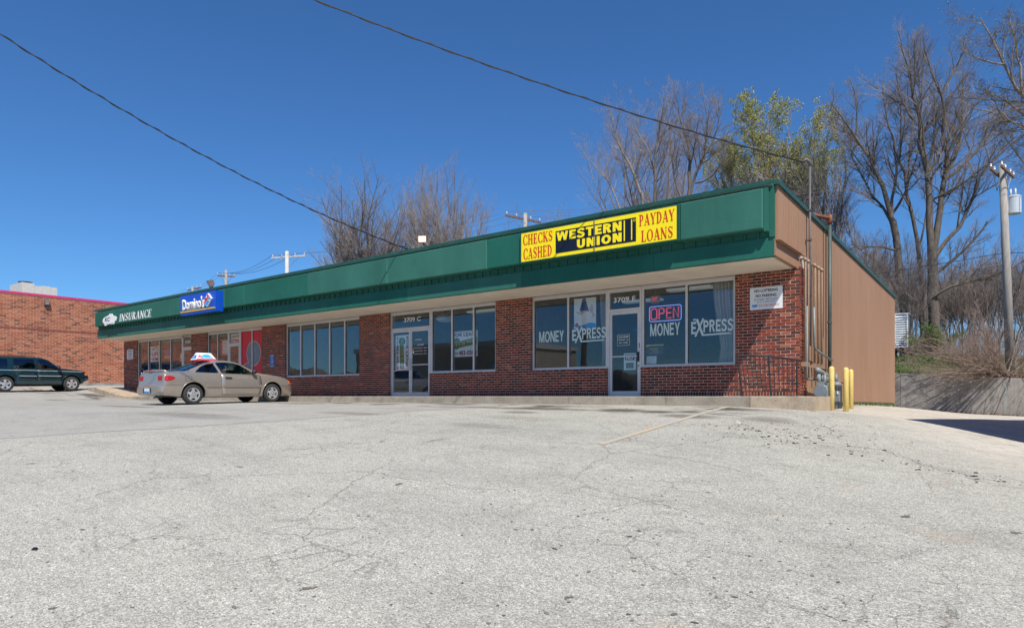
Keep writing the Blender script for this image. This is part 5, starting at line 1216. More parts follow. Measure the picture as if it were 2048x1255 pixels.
# ------------------------------------------------------------------ vehicles
def paint(name, c, metal=0.55, rough=0.3):
    m, t, p = newmat(name); v = nd(t, 'ShaderNodeTexCoord').outputs['Object']
    n = noise(t, v, 2.0, 4).outputs[0]; dz = nd(t, 'ShaderNodeSeparateXYZ'); lk(t, v, dz.inputs[0])
    dust = math_(t, 'MULTIPLY', ramp(t, noise(t, v, 9, 5, .7).outputs[0], [(0.4, (0, 0, 0)), (0.8, (1, 1, 1))]).outputs[0], math_(t, 'MULTIPLY_ADD', dz.outputs[2], -1.6, 1.0, clamp=True))
    col = mixc(t, math_(t, 'MULTIPLY', dust, 0.4), ramp(t, n, [(0.3, tuple(x*0.95 for x in c)), (0.7, tuple(x*1.04 for x in c))]).outputs[0], (0.25, 0.22, 0.19))
    lk(t, col, p.inputs['Base Color']); p.inputs['Metallic'].default_value = metal
    lk(t, math_(t, 'MULTIPLY_ADD', n, 0.1, rough-0.05), p.inputs['Roughness']); p.inputs['Coat Weight'].default_value = 0.6; p.inputs['Coat Roughness'].default_value = 0.06
    return m
M['champagne'] = paint('champagne_paint', (0.42, 0.365, 0.31)); M['bumper_beige'] = paint('beige_bumper', (0.40, 0.34, 0.285), 0.1, 0.4)
M['dark_teal'] = paint('dark_teal_paint', (0.005, 0.026, 0.034), 0.15, 0.25); M['teal_clad'] = paint('teal_cladding', (0.010, 0.045, 0.055), 0.05, 0.45)
M['car_glass'] = glassmat('car_glass', (0.62, 0.66, 0.66), 0.07, 3.0); M['car_glass_dark'] = glassmat('tinted_car_glass', (0.06, 0.065, 0.075), 0.09, 3.0)
M['tyre'] = simple('tyre_rubber', (0.045, 0.043, 0.042), 0.85, var=0.15, spec=0.3); M['rim'] = simple('alloy_rim', (0.62, 0.62, 0.62), 0.35, metal=0.6, var=0.05)
M['chrome'] = simple('chrome', (0.7, 0.7, 0.7), 0.16, metal=1.0, var=0.03); M['plastic'] = simple('black_plastic', (0.018, 0.018, 0.02), 0.5); M['well'] = simple('wheel_well', (0.012, 0.012, 0.012), 0.9)
M['lamp_red'] = simple('tail_lens', (0.40, 0.01, 0.015), 0.15, coat=0.5); M['lamp_orange'] = simple('amber_lens', (0.75, 0.17, 0.03), 0.15, coat=0.5); M['lamp_clear'] = simple('headlamp_lens', (0.6, 0.62, 0.62), 0.1, coat=0.6)
M['seat_cloth'] = simple('seat_cloth', (0.10, 0.095, 0.085), 0.9); M['cabin'] = simple('cabin_trim', (0.04, 0.038, 0.036), 0.9)

class Car:
    """a hollow lofted body: stations along y, each half-section from floor to roof centre"""
    def __init__(s, keys, L):
        s.k = keys; s.L = L
    def g(s, name, y):
        a = s.k[name]
        if y <= a[0][0]: return a[0][1]
        if y >= a[-1][0]: return a[-1][1]
        for i in range(len(a)-1):
            if a[i][0] <= y <= a[i+1][0]:
                # monotone-ish cubic
                x0, y0 = a[i]; x1, y1 = a[i+1]; h = x1-x0; d = (y1-y0)/h
                def sl(j):
                    if j <= 0 or j >= len(a)-1: return (a[min(j+1, len(a)-1)][1]-a[max(j-1, 0)][1])/(a[min(j+1, len(a)-1)][0]-a[max(j-1, 0)][0])
                    p, n = (a[j][1]-a[j-1][1])/(a[j][0]-a[j-1][0]), (a[j+1][1]-a[j][1])/(a[j+1][0]-a[j][0])
                    return 0 if p*n <= 0 else 2*p*n/(p+n)
                m0, m1 = sl(i), sl(i+1); t = (y-x0)/h
                return (2*t**3-3*t*t+1)*y0+(t**3-2*t*t+t)*h*m0+(-2*t**3+3*t*t)*y1+(t**3-t*t)*h*m1
    def section(s, y):
        zb, zs, zt = s.g('bot', y), s.g('belt', y), s.g('top', y); w_ = s.g('w', y); wt = s.g('wt', y)
        zs = min(zs, zt-0.03); wm = w_
        P = [(0, zb), (wm-0.22, zb), (wm-0.07, zb+0.02), (wm-0.03, zb+0.09), (wm-0.005, zb+(zs-zb)*0.35), (wm, zb+(zs-zb)*0.60), (wm-0.018, zb+(zs-zb)*0.84), (wm-0.055, zs)]
        # from the shoulder up to the roof or bonnet
        up = [(wm-0.085, zs+0.012)]
        x0, z0 = wm-0.085, zs+0.012; dz = zt-z0
        for u in (0.33, 0.66): up.append((x0+(wt-x0)*u+0.02*math.sin(u*math.pi)*min(1, dz*3), z0+(dz-0.05*min(1, dz*4))*u))
        up += [(wt, zt-0.05*min(1, max(0.0, dz)*4)), (wt-0.05, zt-0.018*min(1, dz*6)), (wt*0.6, zt+0.004), (0, zt+0.018)]
        return P+up
    def side_x(s, y, z):
        P = s.section(y)
        for i in range(2, len(P)-4):
            (xa, za), (xb, zb) = P[i], P[i+1]
            if za <= z <= zb and zb > za: return xa+(xb-xa)*(z-za)/(zb-za)
        return P[4][0]
    def top_z(s, y, x):
        P = s.section(y)[-5:]; x = abs(x)
        for i in range(len(P)-1):
            (xa, za), (xb, zb) = P[i], P[i+1]
            if xb <= x <= xa: return zb+(za-zb)*(x-xb)/max(1e-6, xa-xb)
        return P[0][1]
    def ends(s, y):
        return s.section(y)
    def shell(s, ys, windows, parent, mat, name='body', arches=()):
        """body panels as quads, leaving out those cells that fall in a window opening"""
        b = MB(); S_ = [s.section(y) for y in ys]; n = len(S_[0]); ring_ = 2*n-2
        for y, P in zip(ys, S_):
            for x, z in P: b.v.append((x, y, z))
            for x, z in reversed(P[1:-1]): b.v.append((-x, y, z))
        for i in range(len(ys)-1):
            for j in range(ring_):
                a, c = i*ring_+j, i*ring_+(j+1) % ring_; b.f.append((a, c, c+ring_, a+ring_))
        b.f.append(tuple(reversed(range(ring_)))); b.f.append(tuple((len(ys)-1)*ring_+j for j in range(ring_)))
        o = b.build(name, mat, parent, local=True, smooth=True)
        return o
def grid2d(poly, step=0.07):
    """triangulated subdivision of a side-view polygon"""
    bm = bmesh.new(); vs = [bm.verts.new((p[0], p[1], 0)) for p in poly]; bm.faces.new(vs)
    y0, y1 = min(p[0] for p in poly), max(p[0] for p in poly); z0, z1 = min(p[1] for p in poly), max(p[1] for p in poly)
    for ax, lo, hi, st_ in (((1, 0, 0), y0, y1, step*2), ((0, 1, 0), z0, z1, step)):
        n = int((hi-lo)/st_)
        for i in range(1, n+1):
            c = lo+(hi-lo)*i/(n+1); co = (c, 0, 0) if ax[0] else (0, c, 0)
            bmesh.ops.bisect_plane(bm, geom=bm.verts[:]+bm.edges[:]+bm.faces[:], plane_co=co, plane_no=ax)
    bm.verts.index_update(); V = [(v.co.x, v.co.y) for v in bm.verts]; F = [tuple(v.index for v in f.verts) for f in bm.faces]; bm.free()
    return V, F
def patch(car, poly, off, name, mat, parent, side=1, thick=0.006, step=0.07):
    V, F = grid2d(poly, step); n = len(V); b = MB()
    b.v = [(side*(car.side_x(y, z)+off), y, z) for y, z in V]+[(side*(car.side_x(y, z)+off-thick), y, z) for y, z in V]
    b.f = F+[tuple(i+n for i in reversed(f)) for f in F]
    cnt = {}
    for f in F:
        for i in range(len(f)):
            e = (f[i], f[(i+1) % len(f)]); cnt[tuple(sorted(e))] = cnt.get(tuple(sorted(e)), [])+[e]
    for e in cnt.values():
        if len(e) == 1: a, c = e[0]; b.f.append((a, a+n, c+n, c))
    return b.build(name, mat, parent, local=True, smooth=False)
def roundpoly(pts, r=0.05, n=3):
    out = []; k = len(pts)
    for i in range(k):
        p, a, c = Vector(pts[i]), Vector(pts[i-1]), Vector(pts[(i+1) % k])
        ra = min(r, (a-p).length*0.45); rc = min(r, (c-p).length*0.45); q0 = p+(a-p).normalized()*ra; q1 = p+(c-p).normalized()*rc
        for j in range(n+1): t = j/n; out.append(tuple(q0*(1-t)**2+p*2*t*(1-t)+q1*t*t))
    return out
def top_patch(car, y0, y1, w0, w1, off, name, mat, parent, n=8):
    b = MB(); m_ = 8
    for k in (off, off-0.006):
        for i in range(n+1):
            y = y0+(y1-y0)*i/n; w_ = w0+(w1-w0)*i/n
            for j in range(m_+1):
                x = -w_+2*w_*j/m_; b.v.append((x, y, car.top_z(y, x)+k))
    N = (n+1)*(m_+1)
    for i in range(n):
        for j in range(m_):
            a = i*(m_+1)+j; b.f += [(a, a+1, a+m_+2, a+m_+1), (a+N, a+m_+1+N, a+m_+2+N, a+1+N)]
    for i in range(n):
        for j in (0, m_): a = i*(m_+1)+j; b.f.append((a, a+m_+1, a+m_+1+N, a+N))
    for j in range(m_):
        for i in (0, n): a = i*(m_+1)+j; b.f.append((a, a+1, a+1+N, a+N))
    return b.build(name, mat, parent, local=True, smooth=True)
def boolean(o, cutters, mode='DIFFERENCE'):
    for c in cutters:
        m = o.modifiers.new('b', 'BOOLEAN'); m.operation = mode; m.solver = 'EXACT'; m.object = c; m.material_mode = 'TRANSFER'
    dg = bpy.context.evaluated_depsgraph_get(); dg.update()
    me = bpy.data.meshes.new_from_object(o.evaluated_get(dg)); o.modifiers.clear(); o.data = me
    for c in cutters: bpy.data.objects.remove(c)
    me.polygons.foreach_set('use_smooth', [True]*len(me.polygons))
    try: me.set_sharp_from_angle(angle=math.radians(38))
    except Exception: pass
def wheel(parent, x, y, r, wd, side, style, mat='rim'):
    t = bpy.data.objects.new('wheel', None); COL.objects.link(t); t.parent = parent; t.location = (x, y, r); s = side
    MB().lathe((0, 0, 0), [(r*0.66, -wd/2*0.8), (r*0.9, -wd/2), (r*0.985, -wd/2*0.75), (r, -wd/2*0.3), (r, wd/2*0.3), (r*0.985, wd/2*0.75), (r*0.9, wd/2), (r*0.66, wd/2*0.8)], 36, 'x', False).build('tyre', 'tyre', t, local=True, smooth=True)
    ro = r*0.635; fx = s*wd/2*0.62
    b = MB(); b.lathe((0, 0, 0), [(ro*0.2, fx-s*0.055), (ro*0.93, fx-s*0.05)], 28, 'x'); b.build('brake_backing', 'well', t, local=True)
    rim = MB(); n = 36
    for (ra, xa), (rb2, xb) in (((ro*1.06, fx+s*0.012), (ro*0.9, fx+s*0.006)), ((ro*0.9, fx+s*0.006), (ro*0.88, fx-s*0.045))):
        o = len(rim.v)
        for q, xx in ((ra, xa), (rb2, xb)):
            for j in range(n): a = 2*math.pi*j/n; rim.v.append((xx, q*math.cos(a), q*math.sin(a)))
        rim.f += [(o+j, o+(j+1) % n, o+n+(j+1) % n, o+n+j) for j in range(n)]
    k = 5
    for i in range(k):
        a = 2*math.pi*i/k+math.pi/2
        if style == 'star': prof = [(0.0, 0.62), (0.35, 0.40), (0.72, 0.20), (0.96, 0.15)]
        else: prof = [(0.0, 0.45), (0.4, 0.26), (0.75, 0.24), (0.97, 0.30)]
        prev = None
        for rr_, hw_ in prof:
            c = Vector((0, math.cos(a), math.sin(a)))*ro*rr_; tv = Vector((0, -math.sin(a), math.cos(a)))*ro*hw_*0.9
            L_, R_ = c+tv, c-tv; xo = fx+s*(0.02*(1-rr_)+0.002+0.0004*i)
            row = [(xo, L_.y, L_.z), (xo, R_.y, R_.z)]
            bk = [(xo-s*0.03, L_.y, L_.z), (xo-s*0.03, R_.y, R_.z)]
            if prev: o = len(rim.v); rim.v += prev+row+bk; rim.f += [(o, o+1, o+5, o+4), (o, o+4, o+6, o+2), (o+1, o+3, o+7, o+5)]
            prev = row+bk
    # fix index layout of the spoke strips
    rim.build('rim', mat, t, local=True)
    MB().lathe((0, 0, 0), [(ro*0.16, fx+s*0.01), (ro*0.15, fx+s*0.03), (ro*0.04, fx+s*0.033)], 16, 'x').build('hub_cap', mat, t, local=True)
    for i in range(5):
        a = 2*math.pi*i/5-math.pi/2; MB().lathe((0, ro*0.27*math.cos(a), ro*0.27*math.sin(a)), [(ro*0.055, fx+s*0.012), (ro*0.05, fx+s*0.03)], 8, 'x').build('lug_nut', 'well', t, local=True)
    return t
def finish(car, root, wheels, r, style, wd=0.19):
    for (x, y) in wheels:
        for s in (1, -1): wheel(root, s*x, y, r, wd, s, style)

# ---- compact coupe, nose to the kerb
K = dict(
 top=[(0, .545), (.06, .585), (.09, .62), (.115, .88), (.16, .965), (.35, .985), (.78, .995), (1.05, 1.10), (1.4, 1.235), (1.75, 1.315), (2.1, 1.345), (2.4, 1.325), (2.66, 1.24), (2.95, 1.085), (3.22, .955), (3.6, .905), (4.1, .825), (4.36, .73), (4.50, .60), (4.56, .50)],
 belt=[(0, .50), (.06, .55), (.09, .58), (.115, .80), (.16, .90), (.5, .945), (1.2, .935), (2.0, .905), (3.0, .875), (3.5, .865), (4.0, .80), (4.35, .69), (4.56, .46)],
 bot=[(0, .34), (.06, .28), (.3, .25), (.8, .20), (3.6, .18), (4.1, .18), (4.4, .17), (4.56, .24)],
 w=[(0, .64), (.03, .73), (.08, .785), (.2, .82), (.6, .845), (1.2, .858), (3.2, .858), (3.8, .84), (4.2, .79), (4.42, .68), (4.53, .52), (4.56, .44)],
 wt=[(0, .58), (.08, .68), (.115, .66), (.8, .62), (1.1, .60), (1.5, .57), (1.9, .56), (2.35, .56), (2.7, .60), (3.05, .68), (3.25, .70), (4.1, .66), (4.4, .52), (4.56, .34)])
cp = Car(K, 4.56)
coupe = thing('coupe_car', (-20.62, 9.20, 0), 'champagne beige two door coupe parked nose to the kerb with a lit-look roof sign', 'car')
coupe['label'] = 'champagne beige two door coupe parked nose to the kerb below the red window panels'
ys = sorted(set([0, .015, .03, .05, .07, .085, .095, .105, .115, .13, .15, .18, .22, .3]+[round(v, 3) for v in np.arange(.35, 4.3, .06)]+[4.3, 4.36, 4.42, 4.47, 4.51, 4.54, 4.56]))
body = cp.shell(ys, None, coupe, 'champagne')
RW, FW, WR = 0.955, 3.60, 0.300
cut_ = []
for y, rr_ in ((RW, .365), (FW, .365)):
    for s in (1, -1):
        c = MB().lathe((0, y, 0.31), [(rr_, s*0.55), (rr_, s*1.2)], 40, 'x').build('c', 'well'); c.location = (0, 0, 0); cut_.append(c); c.parent = coupe
# window openings so that one looks into and through the cabin
def pris(poly, x0, x1):
    c = MB(); n = len(poly); c.v = [(x0, y, z) for y, z in poly]+[(x1, y, z) for y, z in poly]
    c.f = [tuple(range(n)), tuple(reversed(range(n, 2*n)))]+[(i, i+n, (i+1) % n+n, (i+1) % n) for i in range(n)]
    o = c.build('c', 'cabin', coupe, local=True); return o
QW = roundpoly([(1.04, .962), (1.80, .935), (1.69, 1.245), (1.55, 1.235), (1.32, 1.15)], .05)
DW = roundpoly([(1.88, .932), (3.0, .905), (2.82, 1.055), (2.60, 1.195), (2.36, 1.265), (2.05, 1.285), (1.77, 1.262)], .05)
cav = MB(); prof = [(1.1, .34), (3.05, .34), (3.08, .86), (2.8, 1.07), (2.55, 1.21), (2.3, 1.28), (1.8, 1.28), (1.5, 1.2), (1.15, 1.02), (1.05, .9)]
n = len(prof); cav.v = [(-.70 if z < .92 else -.50, y, z) for y, z in prof]+[(.70 if z < .92 else .50, y, z) for y, z in prof]
cav.f = [tuple(range(n)), tuple(reversed(range(n, 2*n)))]+[(i, i+n, (i+1) % n+n, (i+1) % n) for i in range(n)]
cut_.append(cav.build('c', 'cabin', coupe, local=True))
for s in (1, -1):
    cut_.append(pris(QW, s*.42, s*1.0)); cut_.append(pris(DW, s*.42, s*1.0))
boolean(body, cut_)
for s in (1, -1):
    patch(cp, QW, -0.006, 'quarter_window', 'car_glass_dark', coupe, s, 0.004)
    dpoly = roundpoly([(1.86, .27), (3.14, .26), (3.20, .60), (3.19, .885), (1.83, .915), (1.84, .55)], .03)
    gap = roundpoly([(1.852, .263), (3.147, .253), (3.208, .60), (3.197, .893), (1.822, .923), (1.832, .55)], .03)
    patch(cp, gap, 0.001, 'door_gap', 'well', coupe, s, 0.003)
    dr = patch(cp, dpoly, 0.003, 'door', 'champagne', coupe, s, 0.003); dr.data.polygons.foreach_set('use_smooth', [True]*len(dr.data.polygons))
    patch(cp, DW, -0.006, 'window', 'car_glass', dr, s, 0.004)
    patch(cp, roundpoly([(1.96, .775), (2.18, .77), (2.18, .815), (1.96, .82)], .02), 0.022, 'handle', 'plastic', dr, s, 0.02)
    patch(cp, roundpoly([(1.36, .515), (1.82, .51), (1.82, .575), (1.36, .58)], .02), 0.022, 'side_moulding', 'champagne', coupe, s, 0.022); patch(cp, roundpoly([(1.87, .51), (3.13, .50), (3.13, .565), (1.87, .575)], .02), 0.026, 'side_moulding', 'champagne', dr, s, 0.02)
    patch(cp, roundpoly([(2.86, .915), (3.02, .905), (2.95, .98), (2.86, 1.02)], .02), 0.0, 'mirror_sail', 'plastic', dr, s, 0.01)
    mr = MB(); mr.lathe((s*.90, 2.92, .985), [(.03, -.07), (.065, -.05), (.075, .02), (.05, .06), (.02, .07)], 12, 'y'); mr.cyl((s*.78, 2.94, .94), (s*.88, 2.92, .965), .02, 6); mr.build('mirror', 'plastic', dr, local=True, smooth=True)
    patch(cp, roundpoly([(.125, .71), (.15, .845), (.28, .862), (.44, .805), (.36, .73), (.22, .70)], .04), 0.006, 'tail_lamp', 'lamp_red', coupe, s, 0.02, 0.04)
    patch(cp, roundpoly([(.16, .745), (.165, .79), (.21, .795), (.22, .745)], .015), 0.010, 'reverse_lamp', 'logo_red', coupe, s, 0.01, 0.04)
    patch(cp, roundpoly([(4.24, .60), (4.40, .585), (4.36, .68), (4.27, .71)], .02), 0.012, 'turn_signal', 'lamp_orange', coupe, s, 0.02, 0.04)
    patch(cp, roundpoly([(.72, .70), (.90, .70), (.90, .845), (.72, .845)], .02), 0.0005, 'gap', 'well', coupe, s, 0.003); patch(cp, roundpoly([(.727, .707), (.893, .707), (.893, .838), (.727, .838)], .02), 0.004, 'fuel_flap', 'champagne', coupe, s, 0.004)
    patch(cp, [(.10, .575), (.62, .575), (.62, .582), (.10, .582)], 0.001, 'bumper_gap', 'well', coupe, s, 0.003, 0.03)
    patch(cp, [(3.92, .53), (4.3, .52), (4.3, .528), (3.92, .538)], 0.001, 'bumper_gap', 'well', coupe, s, 0.003, 0.03)
    # arch lips
    for y in (RW, FW):
        q = MB(); pts = [(s*(cp.side_x(y+.372*math.cos(a), max(.26, .31+.372*math.sin(a)))+.004), y+.372*math.cos(a), .31+.372*math.sin(a)) for a in [math.radians(d_) for d_ in range(-8, 189, 14)]]
        q.tube(pts, .012, 5).build('arch_lip', 'champagne', coupe, local=True, smooth=True)
    st = MB(); st.box(s*.34-.24, s*.34+.24, 1.9, 2.35, .40, .58); st.add([(s*.36-.24+dx, y, z) for dx in (0, .46) for y, z in ((1.83, .55), (1.98, .58), (1.80, 1.10), (1.68, 1.08))], [(0, 1, 2, 3), (7, 6, 5, 4), (0, 4, 5, 1), (1, 5, 6, 2), (2, 6, 7, 3), (3, 7, 4, 0)]); st.box(s*.36-.12, s*.36+.12, 1.68, 1.76, 1.10, 1.22)
    st.build('seat', 'seat_cloth', coupe, local=True)
top_patch(cp, .84, 1.68, .58, .50, 0.006, 'rear_window', 'car_glass_dark', coupe); top_patch(cp, 2.56, 3.14, .52, .62, 0.006, 'windshield', 'car_glass', coupe)
sp = MB(); sp.tube([(-.68, .34, .965), (-.62, .20, 1.0), (0, .13, 1.015), (.62, .20, 1.0), (.68, .34, .965)], [.022, .03, .032, .03, .022], 8); sp.build('spoiler', 'champagne', coupe, local=True, smooth=True)
MB().box(-.1, .1, .09, .105, 1.01, 1.04).build('brake_lamp', 'lamp_red', coupe, local=True)
for s in (1, -1): MB().box(s*.58-.12, s*.58+.12, .095, .14, .715, .85).build('tail_lamp', 'lamp_red', coupe, local=True)
MB().box(-.24, .24, -.006, -.002, .355, .495).build('plate_recess', 'plastic', coupe, local=True)
lp = MB().box(-.155, .155, -.014, -.0065, .36, .49).build('number_plate', 'white_sign', coupe, local=True); MB().box(-.15, .15, -.016, -.0142, .362, .41).build('plate_band', 'logo_blue', lp, local=True)
MB().tube([(.35, .25, .24), (.35, .02, .23)], .03, 10).build('exhaust', 'dark_pipe', coupe, local=True)
MB().tube([(.72, .86, .99), (.72, .84, 1.30)], .004, 5).build('antenna', 'plastic', coupe, local=True)
MB().tube([(.30, 2.62, .86), (.28, 2.56, .90)], .03, 8).build('steering_column', 'cabin', coupe, local=True)
finish(cp, coupe, [(.755, RW), (.755, FW)], WR, 'star')
def setcar(root, x, yrear, rw, fw):
    zr, zf = lot(x, yrear+rw), lot(x, yrear+fw); pitch = math.atan2(zf-zr, fw-rw)
    root.rotation_euler = (pitch, 0, 0); root.location = (x, yrear, zr-rw*math.sin(pitch)+0.0)
setcar(coupe, -20.43, 9.25, RW, FW)

# delivery sign standing on its roof
ts = thing('roof_sign', (-20.43, 11.1, 1.1), 'white and blue wedge shaped delivery sign standing on the beige coupe roof', 'roof sign')
ts.rotation_euler = coupe.rotation_euler; ts.location = coupe.matrix_basis @ Vector((0, 1.72, 1.338)); 
wy0, wy1, h0 = -.32, .34, .25
tb = MB(); base = [(-.18, wy0, .03), (.18, wy0, .03), (.18, wy1, .03), (-.18, wy1, .03)]; tp = [(-.05, wy0+.11, h0), (.05, wy0+.11, h0), (.05, wy1-.13, h0), (-.05, wy1-.13, h0)]
tb.add(base+tp, [(0, 1, 2, 3), (7, 6, 5, 4), (0, 4, 5, 1), (1, 5, 6, 2), (2, 6, 7, 3), (3, 7, 4, 0)]).build('sign_body', 'white', ts, local=True)
MB().box(-.19, .19, wy0-.01, wy1+.01, .0, .03).build('sign_base', 'logo_red', ts, local=True)
for s in (1, -1):
    u = Vector((s*-.13, 0, .22)).normalized(); rt = Vector((0, s, 0)); org = Vector((s*.181, 0, .0305))
    def F(polys, nm, mt, dz=0.0): put2d([[(x*s if 0 else x, y) for x, y in p] for p in polys], org+rt.cross(u)*dz, rt, u, nm, mt, ts, 0.0015, local=True)
    F(rect(wy0+.015, wy1-.015, .005, .035), 'print', 'logo_red')
    F([[(-.19, .085), (-.10, .15), (.0, .195), (.12, .19), (.22, .10), (.26, .045), (-.18, .045)]], 'print', 'sky_blue', 0.0)
    F([[(-.24, .085), (-.15, .045), (-.10, .115), (-.19, .175)]], 'print', 'logo_red', 0.002); F([[(-.22, .045), (-.15, .045), (-.12, .08), (-.205, .10)]], 'print', 'vinyl', 0.004)
    text("Domino's", -.09, .25, .055, .105, org+rt.cross(u)*0.003, rt, u, 'white', ts, 'lettering', 0.03, 0, 0.0015, local=True)
uu = Vector((0, .11, .22)).normalized()
put2d([[(-.14, .03), (.14, .03), (.08, .17), (-.08, .17)]], (0, wy0-.001, .03), (1, 0, 0), uu, 'print', 'sky_blue', ts, 0.0015, local=True)
put2d([[(-.02, .07), (.09, .04), (.10, .11), (.02, .15)]], (0, wy0-.004, .03), (1, 0, 0), uu, 'print', 'logo_red', ts, 0.0015, local=True)

# ---- four door sport utility on the left
K2 = dict(
 top=[(0, .95), (.02, 1.05), (.10, 1.40), (.20, 1.60), (.34, 1.675), (.8, 1.70), (1.8, 1.71), (2.55, 1.685), (2.85, 1.60), (3.2, 1.33), (3.50, 1.145), (3.9, 1.10), (4.3, 1.045), (4.55, .97), (4.66, .86), (4.70, .78)],
 belt=[(0, .90), (.05, 1.0), (.3, 1.08), (1.0, 1.085), (2.5, 1.06), (3.4, 1.035), (3.9, 1.03), (4.35, .98), (4.6, .90), (4.70, .74)],
 bot=[(0, .50), (.1, .44), (.5, .36), (1.0, .33), (3.4, .32), (4.2, .34), (4.6, .42), (4.70, .48)],
 w=[(0, .80), (.1, .86), (.5, .885), (3.6, .885), (4.2, .875), (4.5, .84), (4.65, .78), (4.70, .72)],
 wt=[(0, .76), (.1, .74), (.4, .68), (1.0, .66), (2.5, .655), (2.9, .68), (3.4, .76), (3.6, .79), (4.3, .77), (4.6, .70), (4.70, .64)])
cu = Car(K2, 4.70)
suv = thing('suv_car', (-38.8, 10, 0), 'dark teal four door sport utility parked at the far left by the orange brick wall', 'car')
ys = sorted(set([0, .02, .05, .1, .15, .2, .27, .34, .45]+[round(v, 3) for v in np.arange(.5, 4.5, .07)]+[4.5, 4.56, 4.6, 4.64, 4.67, 4.70]))
body = cu.shell(ys, None, suv, 'dark_teal')
RW2, FW2, WR2 = 1.03, 3.86, 0.365
cut_ = []
for y in (RW2, FW2):
    for s in (1, -1):
        c = MB().lathe((0, y, 0.39), [(.435, s*0.52), (.435, s*1.2)], 40, 'x').build('c', 'well'); c.parent = suv; cut_.append(c)
def pris2(poly, x0, x1):
    c = MB(); n = len(poly); c.v = [(x0, y, z) for y, z in poly]+[(x1, y, z) for y, z in poly]
    c.f = [tuple(range(n)), tuple(reversed(range(n, 2*n)))]+[(i, i+n, (i+1) % n+n, (i+1) % n) for i in range(n)]
    return c.build('c', 'cabin', suv, local=True)
W1 = roundpoly([(.30, 1.16), (1.18, 1.15), (1.18, 1.58), (.46, 1.58)], .06); W2 = roundpoly([(1.42, 1.14), (2.30, 1.125), (2.28, 1.59), (1.42, 1.59)], .05); W3 = roundpoly([(2.42, 1.12), (3.34, 1.085), (3.18, 1.25), (2.86, 1.515), (2.70, 1.575), (2.42, 1.585)], .05)
prof = [(.3, .5), (3.4, .5), (3.40, 1.02), (3.1, 1.30), (2.78, 1.56), (2.5, 1.63), (.5, 1.63), (.3, 1.5)]; n = len(prof); cav = MB()
cav.v = [(-.76 if z < 1.08 else -.58, y, z) for y, z in prof]+[(.76 if z < 1.08 else .58, y, z) for y, z in prof]
cav.f = [tuple(range(n)), tuple(reversed(range(n, 2*n)))]+[(i, i+n, (i+1) % n+n, (i+1) % n) for i in range(n)]
cut_.append(cav.build('c', 'cabin', suv, local=True))
for s in (1, -1): cut_ += [pris2(W1, s*.5, s*1.1), pris2(W2, s*.5, s*1.1), pris2(W3, s*.5, s*1.1)]
boolean(body, cut_)
